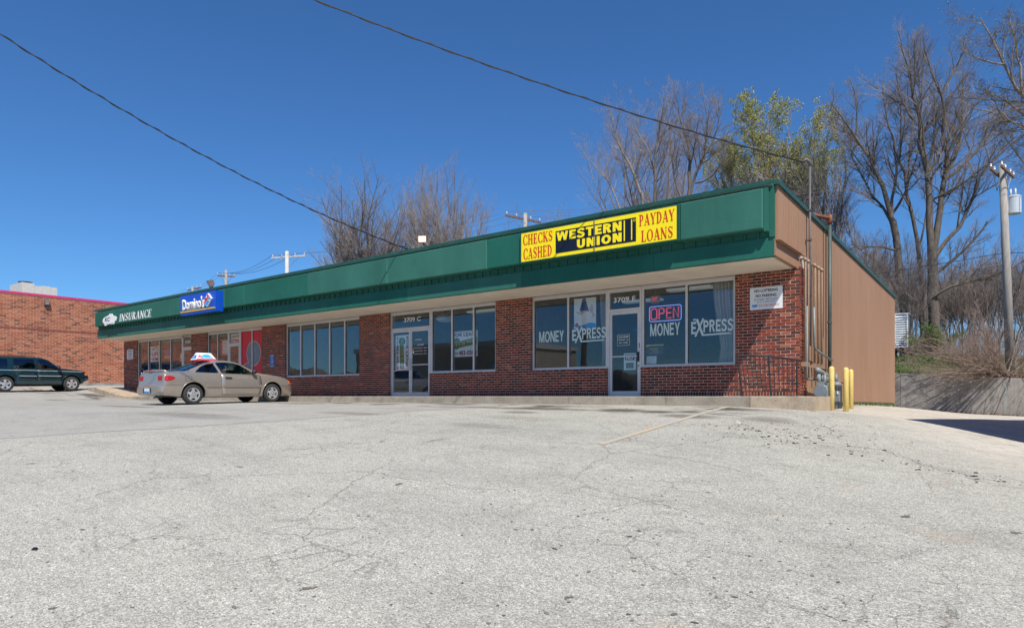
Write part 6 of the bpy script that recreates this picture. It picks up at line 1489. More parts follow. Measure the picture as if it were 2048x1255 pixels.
for s in (1, -1):
    patch(cu, W1, -.006, 'quarter_window', 'car_glass_dark', suv, s, .004)
    for nm, dp, win, mt in (('rear_door', [(1.40, .42), (2.34, .41), (2.35, 1.11), (1.36, 1.125), (1.52, .75)], W2, 'car_glass_dark'), ('front_door', [(2.38, .41), (3.40, .41), (3.44, .7), (3.42, 1.05), (2.37, 1.10)], W3, 'car_glass')):
        g = [(y+(.012 if y > sum(q[0] for q in dp)/len(dp) else -.012), z+(.012 if z > .7 else -.012)) for y, z in dp]
        patch(cu, roundpoly(g, .03), .001, 'door_gap', 'well', suv, s, .003); d_ = patch(cu, roundpoly(dp, .03), .005, 'door', 'dark_teal', suv, s, .004)
        d_.data.polygons.foreach_set('use_smooth', [True]*len(d_.data.polygons))
        patch(cu, win, -.006, 'window', mt, d_, s, .004)
        y0 = min(q[0] for q in dp)+.10; patch(cu, roundpoly([(y0+.06, .955), (y0+.24, .95), (y0+.24, 1.0), (y0+.06, 1.005)], .015), .012, 'handle', 'plastic', d_, s, .015)
    # bright side strips and pinstripe
    for a, c in ((1.60, 2.33), (2.39, 3.38)): patch(cu, [(a, .745), (c, .735), (c, .775), (a, .785)], .016, 'side_moulding', 'rim', suv, s, .015)
    patch(cu, [(.2, 1.045), (2.0, 1.03), (4.40, .965), (4.40, .978), (2.0, 1.043), (.2, 1.058)], .0075, 'pinstripe', 'vinyl', suv, s, .003)
    patch(cu, roundpoly([(1.40, .36), (3.42, .36), (3.42, .50), (1.5, .50)], .03), .012, 'rocker_panel', 'teal_clad', suv, s, .015)
    patch(cu, roundpoly([(4.46, .80), (4.61, .785), (4.61, .89), (4.48, .915)], .03), .008, 'turn_signal', 'lamp_orange', suv, s, .02, .04)
    patch(cu, roundpoly([(.06, .78), (.16, .78), (.16, 1.05), (.06, 1.02)], .02), .008, 'tail_lamp', 'lamp_red', suv, s, .02, .04)
    mr = MB(); mr.lathe((s*.99, 3.24, 1.17), [(.05, -.06), (.10, -.045), (.105, .02), (.07, .07), (.02, .09)], 12, 'y'); mr.cyl((s*.84, 3.28, 1.12), (s*.95, 3.25, 1.14), .025, 6); mr.build('mirror', 'plastic', suv, local=True, smooth=True)
    MB().tube([(s*.56, .55, 1.70), (s*.56, .6, 1.755), (s*.56, 2.3, 1.76), (s*.56, 2.36, 1.70)], .014, 6).build('roof_rail', 'plastic', suv, local=True)
    for y in (RW2, FW2):
        pts = [(s*(cu.side_x(y+.445*math.cos(a), max(.4, .39+.445*math.sin(a)))+.006), y+.445*math.cos(a), .39+.445*math.sin(a)) for a in [math.radians(q) for q in range(-4, 185, 14)]]
        MB().tube(pts, .022, 5).build('arch_lip', 'dark_teal', suv, local=True, smooth=True)
    st = MB(); st.box(s*.38-.25, s*.38+.25, 2.25, 2.75, .6, .8); st.add([(s*.38-.25+dx, y, z) for dx in (0, .5) for y, z in ((2.15, .75), (2.3, .78), (2.1, 1.34), (1.98, 1.32))], [(0, 1, 2, 3), (7, 6, 5, 4), (0, 4, 5, 1), (1, 5, 6, 2), (2, 6, 7, 3), (3, 7, 4, 0)]); st.box(s*.38-.13, s*.38+.13, 1.98, 2.08, 1.34, 1.5); st.build('seat', 'seat_cloth', suv, local=True)
top_patch(cu, 2.80, 3.42, .62, .72, .006, 'windshield', 'car_glass', suv)
MB().tube([(-.6, 1.1, 1.765), (.6, 1.1, 1.765)], .014, 6).build('roof_bar', 'plastic', suv, local=True)
fb = MB()
for i in range(13):
    a = math.pi*i/12; x, y = -.86*math.cos(a), 4.42+.36*math.sin(a)**.5; fb.v += [(x, y-.06, .40), (x, y, .48), (x, y+.01, .60), (x, y-.06, .64), (x, y-.2, .64)]
for i in range(12):
    for j in range(4): q = i*5+j; fb.f.append((q, q+1, q+6, q+5))
fb.build('front_bumper', 'chrome', suv, local=True, smooth=True)
rbm = MB()
for i in range(13):
    a = math.pi*i/12; x, y = -.86*math.cos(a), .16-.28*math.sin(a)**.5; rbm.v += [(x, y, .44), (x, y-.02, .52), (x, y-.02, .64), (x, y+.04, .68), (x, y+.2, .68)]
for i in range(12):
    for j in range(4): q = i*5+j; rbm.f.append((q, q+1, q+6, q+5))
rbm.build('rear_bumper', 'chrome', suv, local=True, smooth=True)
MB().box(-.5, .5, 1.2, 3.6, .26, .36).build('underbody', 'well', suv, local=True)
finish(cu, suv, [(.77, RW2), (.77, FW2)], WR2, 'alloy', .24)
setcar(suv, -39.55, 9.93, RW2, FW2)

# ------------------------------------------------------------------ retaining wall, bank, grass
rw = thing('retaining_wall', (-3, 33.2, -0.6), 'grey concrete retaining wall behind the building with branch shadows on it', 'wall')
jx = [-16, -11, -7.6, -4.05, -0.4, 3.4, 8, 14]
def rwtop(x): return 1.0-0.068*(max(-9, min(x, 6))+4.2)
for i in range(len(jx)-1):
    x0, x1 = jx[i]+.006, jx[i+1]-.006; b = MB(); n = 3; r_ = random.Random(i); dyy = r_.uniform(-.01, .01)
    for k in range(n+1):
        x = x0+(x1-x0)*k/n; zt = rwtop(x)
        b.v += [(x, 33.0+dyy, -1.6), (x, 33.06+dyy, zt-.015), (x, 33.075+dyy, zt), (x, 33.30, zt), (x, 33.30, -1.6)]
    for k in range(n):
        o = 5*k; b.f += [(o+j, o+5+j, o+6+j, o+j+1) for j in range(4)]+[(o+4, o+9, o+5, o)]
    b.f += [(0, 1, 2, 3, 4), tuple(5*n+j for j in (4, 3, 2, 1, 0))]
    b.build('wall_panel', 'wall_concrete', rw)

def tris_mesh(name, P, mat, parent=None, kind=None):
    """P: (N,k,3) array of separate polygons"""
    N, k = P.shape[:2]; me = bpy.data.meshes.new(name); V = P.reshape(-1, 3)
    if parent is not None: V = V-np.array(wloc(parent))[None]
    me.vertices.add(N*k); me.vertices.foreach_set('co', V.astype(np.float32).ravel())
    me.loops.add(N*k); me.loops.foreach_set('vertex_index', np.arange(N*k, dtype=np.int32))
    me.polygons.add(N); me.polygons.foreach_set('loop_start', np.arange(0, N*k, k, dtype=np.int32)); me.polygons.foreach_set('loop_total', np.full(N, k, dtype=np.int32))
    me.update(); me.validate(); return link(name, me, mat, parent, kind=kind)
def blades(name, x0, x1, y0, y1, n, h0, h1, mat, wd, mask=None):
    x = rng.uniform(x0, x1, n*3); y = y0+(y1-y0)*rng.uniform(0, 1, n*3)**1.3
    if mask is not None: k = mask(x, y); x, y = x[k], y[k]
    x, y = x[:n], y[:n]; n = len(x)
    z = np.array([hill(a, b) for a, b in zip(x, y)]); h = rng.uniform(h0, h1, n); a = rng.uniform(0, 2*np.pi, n); ln = rng.normal(0, .35, (n, 2))*h[:, None]
    P = np.zeros((n, 3, 3)); dx, dy = np.cos(a)*wd/2, np.sin(a)*wd/2
    P[:, 0] = np.stack([x-dx, y-dy, z-.02], 1); P[:, 1] = np.stack([x+dx, y+dy, z-.02], 1); P[:, 2] = np.stack([x+ln[:, 0], y+ln[:, 1], z+h], 1)
    return tris_mesh(name, P, mat, kind='stuff')
g = blades('grass', -11, 4, 33.8, 45, 16000, .08, .30, 'grass', .025, lambda x, y: (np.sin(x*1.3+y*.6)+np.sin(x*.5-y*1.1+2)+rng.normal(0, .7, x.shape)) > (x+3.5)*.55)
tag(g, 'patchy green grass on the bank above the retaining wall', 'grass')
def flakes(name, n, fx, mat, s0, s1, flat=.35, kind='stuff', posf=None):
    P0 = posf(n); n = len(P0); s = rng.uniform(s0, s1, n); u = rng.normal(0, 1, (n, 3)); u[:, 2] *= flat; u /= np.linalg.norm(u, axis=1)[:, None]
    v = rng.normal(0, 1, (n, 3)); v[:, 2] *= flat; v -= u*(u*v).sum(1)[:, None]; v /= np.linalg.norm(v, axis=1)[:, None]
    a, b = u*s[:, None], v*s[:, None]*.6
    return tris_mesh(name, np.stack([P0-a, P0-b, P0+a, P0+b], 1), mat, kind=kind)
def litter_pos(n):
    x = rng.normal(-.8, 1.7, n); y = 33.4+np.abs(rng.normal(0, .8, n)); x = np.clip(x, -8, 4)
    return np.stack([x, y, np.array([hill(a, b) for a, b in zip(x, y)])+rng.uniform(0, .10, n)*np.exp(-((x+.2)/2)**2)+.01], 1)
tag(flakes('leaf_litter', 5000, 0, 'litter', .03, .085, .6, posf=litter_pos), 'dry brown leaf litter along the top of the retaining wall', 'leaves')
def foot_pos(n):
    x = rng.uniform(-4.3, 1.5, n); y = 32.95-np.abs(rng.normal(0, .10, n)); return np.stack([x, y, np.array([lot(a, b) for a, b in zip(x, y)])+.02], 1)
tag(flakes('weeds', 900, 0, 'litter', .02, .06, .8, posf=foot_pos), 'dead weeds and leaves along the foot of the retaining wall', 'weeds')
def foot2(n):
    y = rng.uniform(17.6, 29, n); x = -3.66+np.abs(rng.normal(0, .05, n)); k = rng.uniform(0, 1, n) < .25+.5*(np.abs(y-19)<.6); x, y = x[k], y[k]
    return np.stack([x, y, np.array([lot(a, b) for a, b in zip(x, y)])+rng.uniform(.0, .08, len(x))], 1)
tag(flakes('wall_weeds', 700, 0, 'grass', .02, .05, 1.2, posf=foot2), 'small green weeds at the foot of the brown side wall', 'weeds')
# crumbled asphalt along the crack by the drive
def chunks(name, C, S_, mat):
    b = MB(); r = random.Random(5)
    for (x, y), s in zip(C, S_):
        z = lot(x, y); k = [(r.uniform(.5, 1), r.uniform(.5, 1), r.uniform(.35, .8)) for _ in range(8)]
        q = [(-1, -1, -.3), (1, -1, -.3), (1, 1, -.3), (-1, 1, -.3), (-1, -1, 1), (1, -1, 1), (1, 1, 1), (-1, 1, 1)]; an = r.uniform(0, 6.3); ca, sa = math.cos(an), math.sin(an)
        vs = []
        for (a, c, d), (ka, kc, kd) in zip(q, k): px, py_ = a*ka*s, c*kc*s*.8; vs.append((x+px*ca-py_*sa, y+px*sa+py_*ca, z+d*kd*s*.7))
        b.add(vs, [(0, 3, 2, 1), (4, 5, 6, 7), (0, 1, 5, 4), (1, 2, 6, 5), (2, 3, 7, 6), (3, 0, 4, 7)])
    return b.build(name, mat, kind='stuff', fixn=False)
C, S_ = [], []
rr_ = random.Random(8)
A0 = [hit(*p) for p in ((1470, 852), (1600, 880), (1700, 893), (1880, 940), (2040, 970))]
for i in range(330):
    k = min(3, int(rr_.random()**1.5*4)); p = A0[k].lerp(A0[k+1], rr_.random()); sp_ = .42 if k < 2 else .2
    C.append((p.x+rr_.gauss(0, sp_), p.y+rr_.gauss(0, sp_*.9))); S_.append(.006+.022*rr_.random()**5)
for i in range(260):
    p = hit(rr_.gauss(1560, 110), rr_.gauss(862, 14)); C.append((p.x, p.y)); S_.append(.005+.014*rr_.random()**3)
tag(chunks('asphalt_crumbs', C, S_, 'stone'), 'dark crumbs of broken asphalt scattered by the drive crack', 'gravel')
C, S_ = [], []
for i in range(1500):
    p = hit(rr_.uniform(0, 2048), 830+425*rr_.random()**.8); C.append((p.x, p.y)); S_.append(.003+.005*rr_.random()**3)
tag(chunks('loose_grit', C, S_, 'stone_pale'), 'pale loose grit lying over the worn parking lot', 'gravel')
for px, py, s, mt, lb in ((1474, 845, .055, 'stone_pale', 'pale stone lying beyond the end of the yellow bay line'), (70, 1098, .028, 'black', 'small black scrap lying on the asphalt at the far left'), (716, 1054, .022, 'stone_pale', 'small tan scrap lying on the asphalt in the foreground')):
    p = hit(px, py); o = MB(); q = []
    for j in range(3):
        for i in range(7): a = 2*math.pi*i/7; r_ = s*(1, .85, .45)[j]*(.8+.4*rr_.random()); q.append((p.x+r_*math.cos(a)*1.2, p.y+r_*math.sin(a)*.8, p.z+s*(-.1, .35, .62)[j]))
    o.v = q; o.f = [(i, (i+1) % 7, 7+(i+1) % 7, 7+i) for i in range(7)]+[(7+i, 7+(i+1) % 7, 14+(i+1) % 7, 14+i) for i in range(7)]+[tuple(14+i for i in range(7)), tuple(reversed(range(7)))]
    tag(o.build('stone' if 'stone' in lb else 'scrap', mt), lb, 'stone' if 'stone' in lb else 'scrap')

b = MB(); rp = random.Random(12)
for i in range(300):
    if i < 235: p = hit(rp.uniform(0, 1750), 850+405*rp.random()**.9)
    else: p = hit(rp.gauss(1280, 190), rp.gauss(1060, 55))
    s = .004+.013*rp.random()**2.2; m_ = rp.randint(5, 8); an = rp.uniform(0, 6.3); el_ = rp.uniform(1, 2.2); q = []
    for j in range(m_):
        a = 2*math.pi*j/m_; r_ = s*rp.uniform(.6, 1.2); x, y = r_*math.cos(a)*el_, r_*math.sin(a); x, y = p.x+x*math.cos(an)-y*math.sin(an), p.y+x*math.sin(an)+y*math.cos(an); q.append((x, y, lot(x, y)+.0035))
    b.add(q, [tuple(range(m_))])
tag(b.build('tar_spots', 'pit', kind='stuff', fixn=False), 'small dark pits and tar spots dotted over the worn parking lot', 'spots')

# ------------------------------------------------------------------ bare trees: limbs by hand or by rule, twigs grown from them
def resample(pts, K):
    P = np.array(pts, float); d = np.r_[0, np.cumsum(np.linalg.norm(np.diff(P, axis=0), axis=1))]; t = np.linspace(0, d[-1], K)
    # smooth the polyline a little
    Q = np.stack([np.interp(t, d, P[:, i]) for i in range(3)], 1); R = Q.copy(); R[1:-1] = (Q[:-2]+2*Q[1:-1]+Q[2:])/4; return R
def spawn(P, Rd, M_, lr, ang, up, K, rr, tmin, R, wob=.10, minlen=.15, lpow=.7, grav=0.0, spread=12):
    N, k = P.shape[:2]; idx = np.repeat(np.arange(N), M_); n = len(idx)
    t = tmin+(1-tmin)*((np.tile(np.arange(M_), N)+R.uniform(0, 1, n))/M_); t = np.minimum(t, .985)
    f = t*(k-1); i0 = np.minimum(f.astype(int), k-2); u = (f-i0)[:, None]
    base = P[idx, i0]*(1-u)+P[idx, i0+1]*u; tan = P[idx, i0+1]-P[idx, i0]; tan /= np.linalg.norm(tan, axis=1)[:, None]+1e-9
    rad0 = Rd[idx, i0]*(1-u[:, 0])+Rd[idx, i0+1]*u[:, 0]
    pl_ = np.linalg.norm(np.diff(P, axis=1), axis=2).sum(1); keep = R.uniform(0, 1, n) < .12+pl_[idx]/(1.2*np.median(pl_))
    idx, t, base, tan, rad0 = idx[keep], t[keep], base[keep], tan[keep], rad0[keep]; n = len(idx)
    plen = np.linalg.norm(np.diff(P, axis=1), axis=2).sum(1)[idx]
    rv = R.normal(0, 1, (n, 3)); rv -= tan*(rv*tan).sum(1)[:, None]; rv /= np.linalg.norm(rv, axis=1)[:, None]+1e-9
    a = np.radians(R.normal(ang, spread, n))[:, None]; d = np.cos(a)*tan+np.sin(a)*rv; d[:, 2] += up; d /= np.linalg.norm(d, axis=1)[:, None]
    L = np.maximum(minlen, plen*lr*(1.12-lpow*t)*R.uniform(.6, 1.25, n))
    s = np.linspace(0, 1, K)[None, :, None]
    side = R.normal(0, 1, (n, 1, 3)); Q = base[:, None]+d[:, None]*L[:, None, None]*s
    Q += side*L[:, None, None]*wob*s*s
    Q[:, :, 2] += (up*.45-grav)*L[:, None]*s[:, :, 0]**2
    w1 = R.normal(0, 1, (n, K, 3))*L[:, None, None]*wob*.22; w1[:, 0] = 0; Q += w1
    r = np.minimum(rad0*rr, L*.016+.003)[:, None]*np.linspace(1, .28, K)[None]
    return Q, np.maximum(r, .0034)
def tubes(P, Rd, sides, name, mat, parent, loc=True):
    N, K = P.shape[:2]; T_ = np.gradient(P, axis=1); T_ /= np.linalg.norm(T_, axis=2)[..., None]+1e-9
    ref = np.where(np.abs(T_[:, :1, 2:3]) > .9, np.array([[[1., 0, 0]]]), np.array([[[0, 0, 1.]]])); U = np.cross(T_, ref); U /= np.linalg.norm(U, axis=2)[..., None]+1e-9; W_ = np.cross(T_, U)
    ang = 2*np.pi*np.arange(sides)/sides
    V = P[:, :, None]+Rd[:, :, None, None]*(U[:, :, None]*np.cos(ang)[None, None, :, None]+W_[:, :, None]*np.sin(ang)[None, None, :, None])
    base = (np.arange(N)*K*sides)[:, None, None]; kk = (np.arange(K-1)*sides)[None, :, None]; jj = np.arange(sides)[None, None]
    a = base+kk+jj; b_ = base+kk+(jj+1) % sides; F = np.stack([a, b_, b_+sides, a+sides], -1).reshape(-1, 4)
    return V.reshape(-1, 3), F
def tube_obj(groups, name, mat, parent, smooth=True):
    Vs, Fs, o = [], [], 0
    for P, Rd, sides in groups:
        V, F = tubes(P, Rd, sides, name, mat, parent); Vs.append(V); Fs.append(F+o); o += len(V)
    V = np.concatenate(Vs); F = np.concatenate(Fs)
    if parent is not None: V = V-np.array(wloc(parent))[None]
    me = bpy.data.meshes.new(name); me.vertices.add(len(V)); me.vertices.foreach_set('co', V.astype(np.float32).ravel())
    me.loops.add(F.size); me.loops.foreach_set('vertex_index', F.astype(np.int32).ravel()); me.polygons.add(len(F))
    me.polygons.foreach_set('loop_start', np.arange(0, F.size, 4, dtype=np.int32)); me.polygons.foreach_set('loop_total', np.full(len(F), 4, dtype=np.int32))
    me.update(); return link(name, me, mat, parent, smooth)
def limb_set(base, h, n, spread, R, lean=(0, 0), fork=.25, r0=.25, vase=1.0):
    """trunk that divides into n ascending limbs"""
    bx, by, bz = base; L = []; fz = h*fork
    ctr = [(bx, by, bz-.4), (bx+lean[0]*.1, by+lean[1]*.1, bz+fz*.5), (bx+lean[0]*.25, by+lean[1]*.25, bz+fz)]
    L.append((ctr, r0, r0*.8))
    fx, fy = ctr[-1][0], ctr[-1][1]
    for i in range(n):
        a = 2*math.pi*(i+R.uniform(-.3, .3))/n; rr_2 = spread*R.uniform(.45, 1.0) if i else spread*.12; hh_ = h*R.uniform(.85, 1.0)*(1-.18*(rr_2/spread)**2)
        z0 = fz*R.uniform(.72, 1.0); q = []
        for s in (0, .12, .3, .55, .8, 1):
            o = rr_2*(s**vase); q.append((fx+lean[0]*s*.75+math.cos(a)*o+R.normal(0, .02)*h*s*.6, fy+lean[1]*s*.75+math.sin(a)*o+R.normal(0, .02)*h*s*.6, bz+z0+(hh_-z0)*s))
        L.append((q, r0*R.uniform(.48, .68), .02))
    return L
def tree(name, label, cat, base, limbs, seed, mats=('bark', 'twig'), n1=9, n2=7, n3=6, lr=(.42, .48, .6), ang=(42, 45, 42), up=(.3, .25, .15), leaf=None, leafn=0, leafs=.05, group=None, tmin=.22, grav=0.0, wob=.055, sub=True):
    R = np.random.default_rng(seed); t = thing(name, base, label, cat, group); K = 9
    P0 = np.stack([resample(l[0], K) for l in limbs]); R0 = np.stack([np.linspace(l[1], l[2], K) for l in limbs])
    w0 = R.normal(0, .006, P0.shape)*np.linalg.norm(P0[:, -1]-P0[:, 0], axis=1)[:, None, None]; w0[:, 0] = 0; w0[:, -1] = 0; P0 = P0+w0
    n1, n2, n3 = int(n1*1.6), n2+4, n3+3
    grow_from = np.array([i for i, l in enumerate(limbs) if i > 0 and l[2] < .09])
    P1, R1 = spawn(P0[grow_from], R0[grow_from], n1, lr[0], ang[0], up[0], 7, .55, tmin, R, wob)
    P2, R2 = spawn(P1, R1, n2, lr[1], ang[1], up[1], 5, .62, .15, R, wob, grav=grav)
    extra, er = spawn(P0[grow_from], R0[grow_from], n1, .16, 55, .2, 5, .2, .3, R, wob)
    P2 = np.concatenate([P2, extra]); R2 = np.concatenate([R2, er])
    P3, R3 = spawn(P2, R2, n3, lr[2], ang[2], up[2], 3, .7, .1, R, wob, grav=grav)
    tube_obj([(P0, R0, 9), (P1, R1, 5)], 'trunk', mats[0], t); tube_obj([(P2, R2, 3), (P3, R3, 3)], 'crown', mats[1], t)
    if leaf:
        Q = P3[:, 1:].reshape(-1, 3); wz = np.clip(Q[:, 2]-Q[:, 2].min()-.35*np.ptp(Q[:, 2]), .6, None)**(1.3 if leaf == 'leaf_spring' else .3); k = R.choice(len(Q), leafn, p=wz/wz.sum()); q = Q[k]+R.normal(0, .05 if leaf == 'leaf_spring' else .11, (leafn, 3)); s = R.uniform(.5, 1, leafn)*leafs
        u = R.normal(0, 1, (leafn, 3)); u /= np.linalg.norm(u, axis=1)[:, None]; v = np.cross(u, R.normal(0, 1, (leafn, 3))); v /= np.linalg.norm(v, axis=1)[:, None]
        tris_mesh('foliage', np.stack([q-u*s[:, None], q-v*s[:, None]*.6, q+u*s[:, None], q+v*s[:, None]*.6], 1), leaf, t, 'stuff')
    return t
def hz(x, y): return hill(x, y)
def base_at(px, d): r = ray(px, 0)*d; return (r.x, r.y, hill(r.x, r.y))
def LP(pts, d, dd=None): return [tuple(at(px, py, d+(0 if dd is None else dd*i))) for i, (px, py) in enumerate(pts)]
GT = 'bare trees behind the building'
Rg = np.random.default_rng(5)
# two crowns over the middle of the roof
b0 = base_at(694, 58); b0 = (b0[0], b0[1], 1.2)
tree('bare_tree', 'dark bare tree left of the pair rising over the middle of the roof', 'tree', b0, limb_set(b0, 18.2, 15, 5.2, Rg, (1.7, 1.2), .14, .30, 1.05), 21, ('bark', 'twig'), 10, 7, 4, up=(.22, .2, .15), ang=(46, 48, 45), group=GT, lr=(.34, .42, .5))
b0 = base_at(884, 56); b0 = (b0[0], b0[1], 1.2)
tree('bare_tree', 'paler broom shaped bare tree right of the lit floodlight over the roof', 'tree', b0, limb_set(b0, 18.0, 28, 4.3, Rg, (0, 0), .12, .24, 1.0), 22, ('bark_pale', 'twig_pale'), 8, 7, 3, lr=(.30, .42, .5), ang=(34, 36, 36), up=(.35, .3, .25), group=GT)
b0 = base_at(790, 62); b0 = (b0[0], b0[1], 1.2)
tree('bare_tree', 'thinner bare tree filling the gap between the two crowns over the roof', 'tree', b0, limb_set(b0, 16.5, 8, 3.6, Rg, (0, 0), .2, .2, .9), 23, ('bark', 'twig'), 9, 7, 4, group=GT)
# group left of the greenish trees
b0 = base_at(1120, 60)
tree('bare_tree', 'low thin bare tree above the yellow fascia sign', 'tree', b0, limb_set(b0, 14.2, 6, 4.5, Rg, (-.8, 0), .2, .16, .8), 24, ('bark_pale', 'twig_pale'), 8, 6, 4, group=GT)
d = 52; b0 = base_at(1285, d)
tree('bare_tree', 'tall pale limbed bare tree above the payday half of the yellow sign', 'tree', b0, [(LP([(1290, 700), (1288, 420), (1284, 385)], d), .24, .13), (LP([(1286, 400), (1276, 370), (1257, 325), (1237, 290), (1224, 255), (1219, 218)], d, .2), .12, .02), (LP([(1308, 420), (1311, 370), (1312, 310), (1316, 270), (1326, 230), (1318, 185)], d, -.2), .14, .02), (LP([(1311, 360), (1298, 300), (1275, 268), (1262, 230)], d, .3), .07, .02),
     (LP([(1240, 420), (1224, 370), (1203, 345), (1180, 320), (1165, 300)], d, .3), .07, .02), (LP([(1312, 365), (1335, 335), (1346, 320), (1360, 250), (1370, 200)], d, -.3), .06, .02), (LP([(1250, 425), (1255, 380), (1246, 340), (1268, 290), (1280, 210)], d+2, .3), .07, .02)], 25, ('bark_pale', 'twig_pale'), 9, 7, 5, lr=(.42, .48, .6), ang=(44, 46, 44), up=(.22, .18, .12), group=GT)
d = 48
tree('bare_tree', 'forked bare tree under the overhead cable left of the green budding tree', 'tree', base_at(1380, d), [(LP([(1375, 700), (1376, 440), (1377, 395)], d), .24, .15), (LP([(1376, 400), (1380, 335), (1376, 290), (1370, 258), (1358, 230), (1345, 200)], d, .2), .15, .02), (LP([(1378, 395), (1392, 345), (1412, 310), (1430, 270), (1445, 215)], d, -.2), .11, .02), (LP([(1382, 380), (1400, 330), (1418, 265), (1410, 215), (1405, 185)], d, .3), .09, .02), (LP([(1390, 366), (1420, 358), (1445, 325), (1462, 280)], d, -.3), .08, .02), (LP([(1362, 395), (1350, 365), (1342, 310), (1338, 255)], d, .3), .08, .02), (LP([(1380, 330), (1372, 275), (1345, 268), (1335, 240)], d, .3), .05, .02)], 26, ('bark', 'twig'), 9, 7, 5, lr=(.42, .48, .6), ang=(44, 46, 44), up=(.22, .18, .12), group=GT)
b0 = base_at(1325, 58)
tree('bare_tree', 'fine twigged bare tree filling in behind the two above the payday words', 'tree', b0, limb_set(b0, 21.0, 12, 6.6, Rg, (-.4, 0), .2, .22, .95), 33, ('bark_pale', 'twig_pale'), 7, 7, 5, group=GT)
# fresh green pair
d = 50; b0 = base_at(1548, d)
tree('budding_tree', 'tall tree hazed with fresh yellow green leaf behind the front roof corner', 'tree', b0, limb_set(b0, 18.6, 15, 5.2, Rg, (-.8, 0), .25, .3, .8), 27, ('bark_pale', 'twig_pale'), 9, 6, 4, lr=(.34, .45, .55), ang=(46, 44, 42), up=(.28, .25, .2), leaf='leaf_spring', leafn=72000, leafs=.056, group=GT)
b0 = base_at(1650, 47)
tree('budding_tree', 'narrow tree with sparse green leaf beside the service mast', 'tree', b0, limb_set(b0, 16.6, 9, 3.2, Rg, (-.6, 0), .25, .22, .8), 28, ('bark_pale', 'twig_pale'), 9, 6, 4, lr=(.3, .42, .5), ang=(35, 35, 35), up=(.45, .4, .3), leaf='leaf_spring', leafn=16000, leafs=.048, group=GT)
# big tree leaning left
d = 43
tree('bare_tree', 'big bare tree leaning left over the brown side wall', 'tree', base_at(1815, d), [(LP([(1818, 720), (1808, 600), (1796, 520), (1785, 440)], d), .27, .2), (LP([(1784, 440), (1768, 372), (1738, 315), (1712, 269), (1686, 234), (1660, 205)], d), .17, .025), (LP([(1790, 470), (1768, 415), (1745, 395), (1722, 350), (1700, 300), (1692, 262)], d, .4), .10, .02), (LP([(1783, 424), (1790, 370), (1796, 310), (1806, 250), (1800, 190)], d, -.3), .10, .02), (LP([(1783, 430), (1812, 385), (1830, 320), (1838, 280)], d, -.3), .09, .02), (LP([(1712, 269), (1715, 220), (1708, 180), (1700, 160)], d), .05, .015), (LP([(1790, 500), (1740, 485), (1715, 510), (1700, 470), (1690, 400)], d, .5), .08, .02), (LP([(1806, 600), (1770, 545), (1755, 520), (1725, 505)], d, -.3), .10, .03)], 29, ('bark', 'twig'), 11, 8, 5, lr=(.40, .48, .6), ang=(44, 46, 44), up=(.22, .18, .12), group=GT)
tree('bare_tree', 'slender bare trunk standing between the two big bare trees', 'tree', base_at(1842, 46), [(LP([(1848, 720), (1842, 560), (1836, 500), (1820, 400), (1810, 340)], 46), .17, .1), (LP([(1810, 345), (1790, 300), (1772, 230), (1762, 160)], 46), .09, .02), (LP([(1815, 370), (1822, 300), (1826, 220), (1815, 130)], 46), .08, .02), (LP([(1836, 500), (1850, 440), (1862, 380), (1870, 300)], 46), .07, .02), (LP([(1825, 430), (1800, 380), (1780, 350), (1765, 300)], 46), .06, .02)], 30, ('bark', 'twig'), 9, 7, 5, lr=(.36, .42, .5), group=GT)
# the largest, double stemmed
d = 41
tree('bare_tree', 'largest bare tree with a thick double stem left of the transformer pole', 'tree', base_at(1870, d), [(LP([(1872, 740), (1868, 600), (1865, 530), (1864, 495)], d), .33, .27), (LP([(1863, 500), (1860, 420), (1853, 343), (1841, 257), (1836, 215), (1822, 150), (1800, 90)], d), .22, .03), (LP([(1868, 500), (1880, 420), (1889, 352), (1892, 300), (1885, 215), (1882, 184)], d, -.15), .21, .06), (LP([(1883, 190), (1865, 150), (1852, 110), (1845, 70)], d), .08, .015), (LP([(1883, 190), (1905, 150), (1925, 110), (1930, 75)], d), .08, .015), (LP([(1889, 352), (1910, 315), (1920, 272), (1926, 200), (1924, 150)], d, .3), .12, .02), (LP([(1890, 360), (1930, 325), (1970, 290), (1995, 240), (2020, 200)], d, .3), .10, .02),
     (LP([(1872, 510), (1925, 446), (1950, 390), (1956, 350), (1996, 310), (2035, 270)], d, -.3), .13, .02), (LP([(1853, 343), (1868, 290), (1872, 240), (1868, 190)], d, -.2), .09, .02), (LP([(1841, 257), (1815, 225), (1798, 190), (1790, 140)], d, .2), .08, .02), (LP([(1836, 215), (1840, 170), (1828, 110), (1832, 70)], d, .2), .07, .015), (LP([(1874, 545), (1905, 520), (1940, 490), (1975, 443)], d, -.4), .09, .05), (LP([(1860, 600), (1880, 580), (1940, 560), (2000, 548), (2048, 520)], d, -.5), .10, .02)], 31, ('bark', 'twig'), 11, 8, 4, lr=(.38, .48, .6), ang=(44, 46, 44), up=(.22, .18, .12), group=GT)
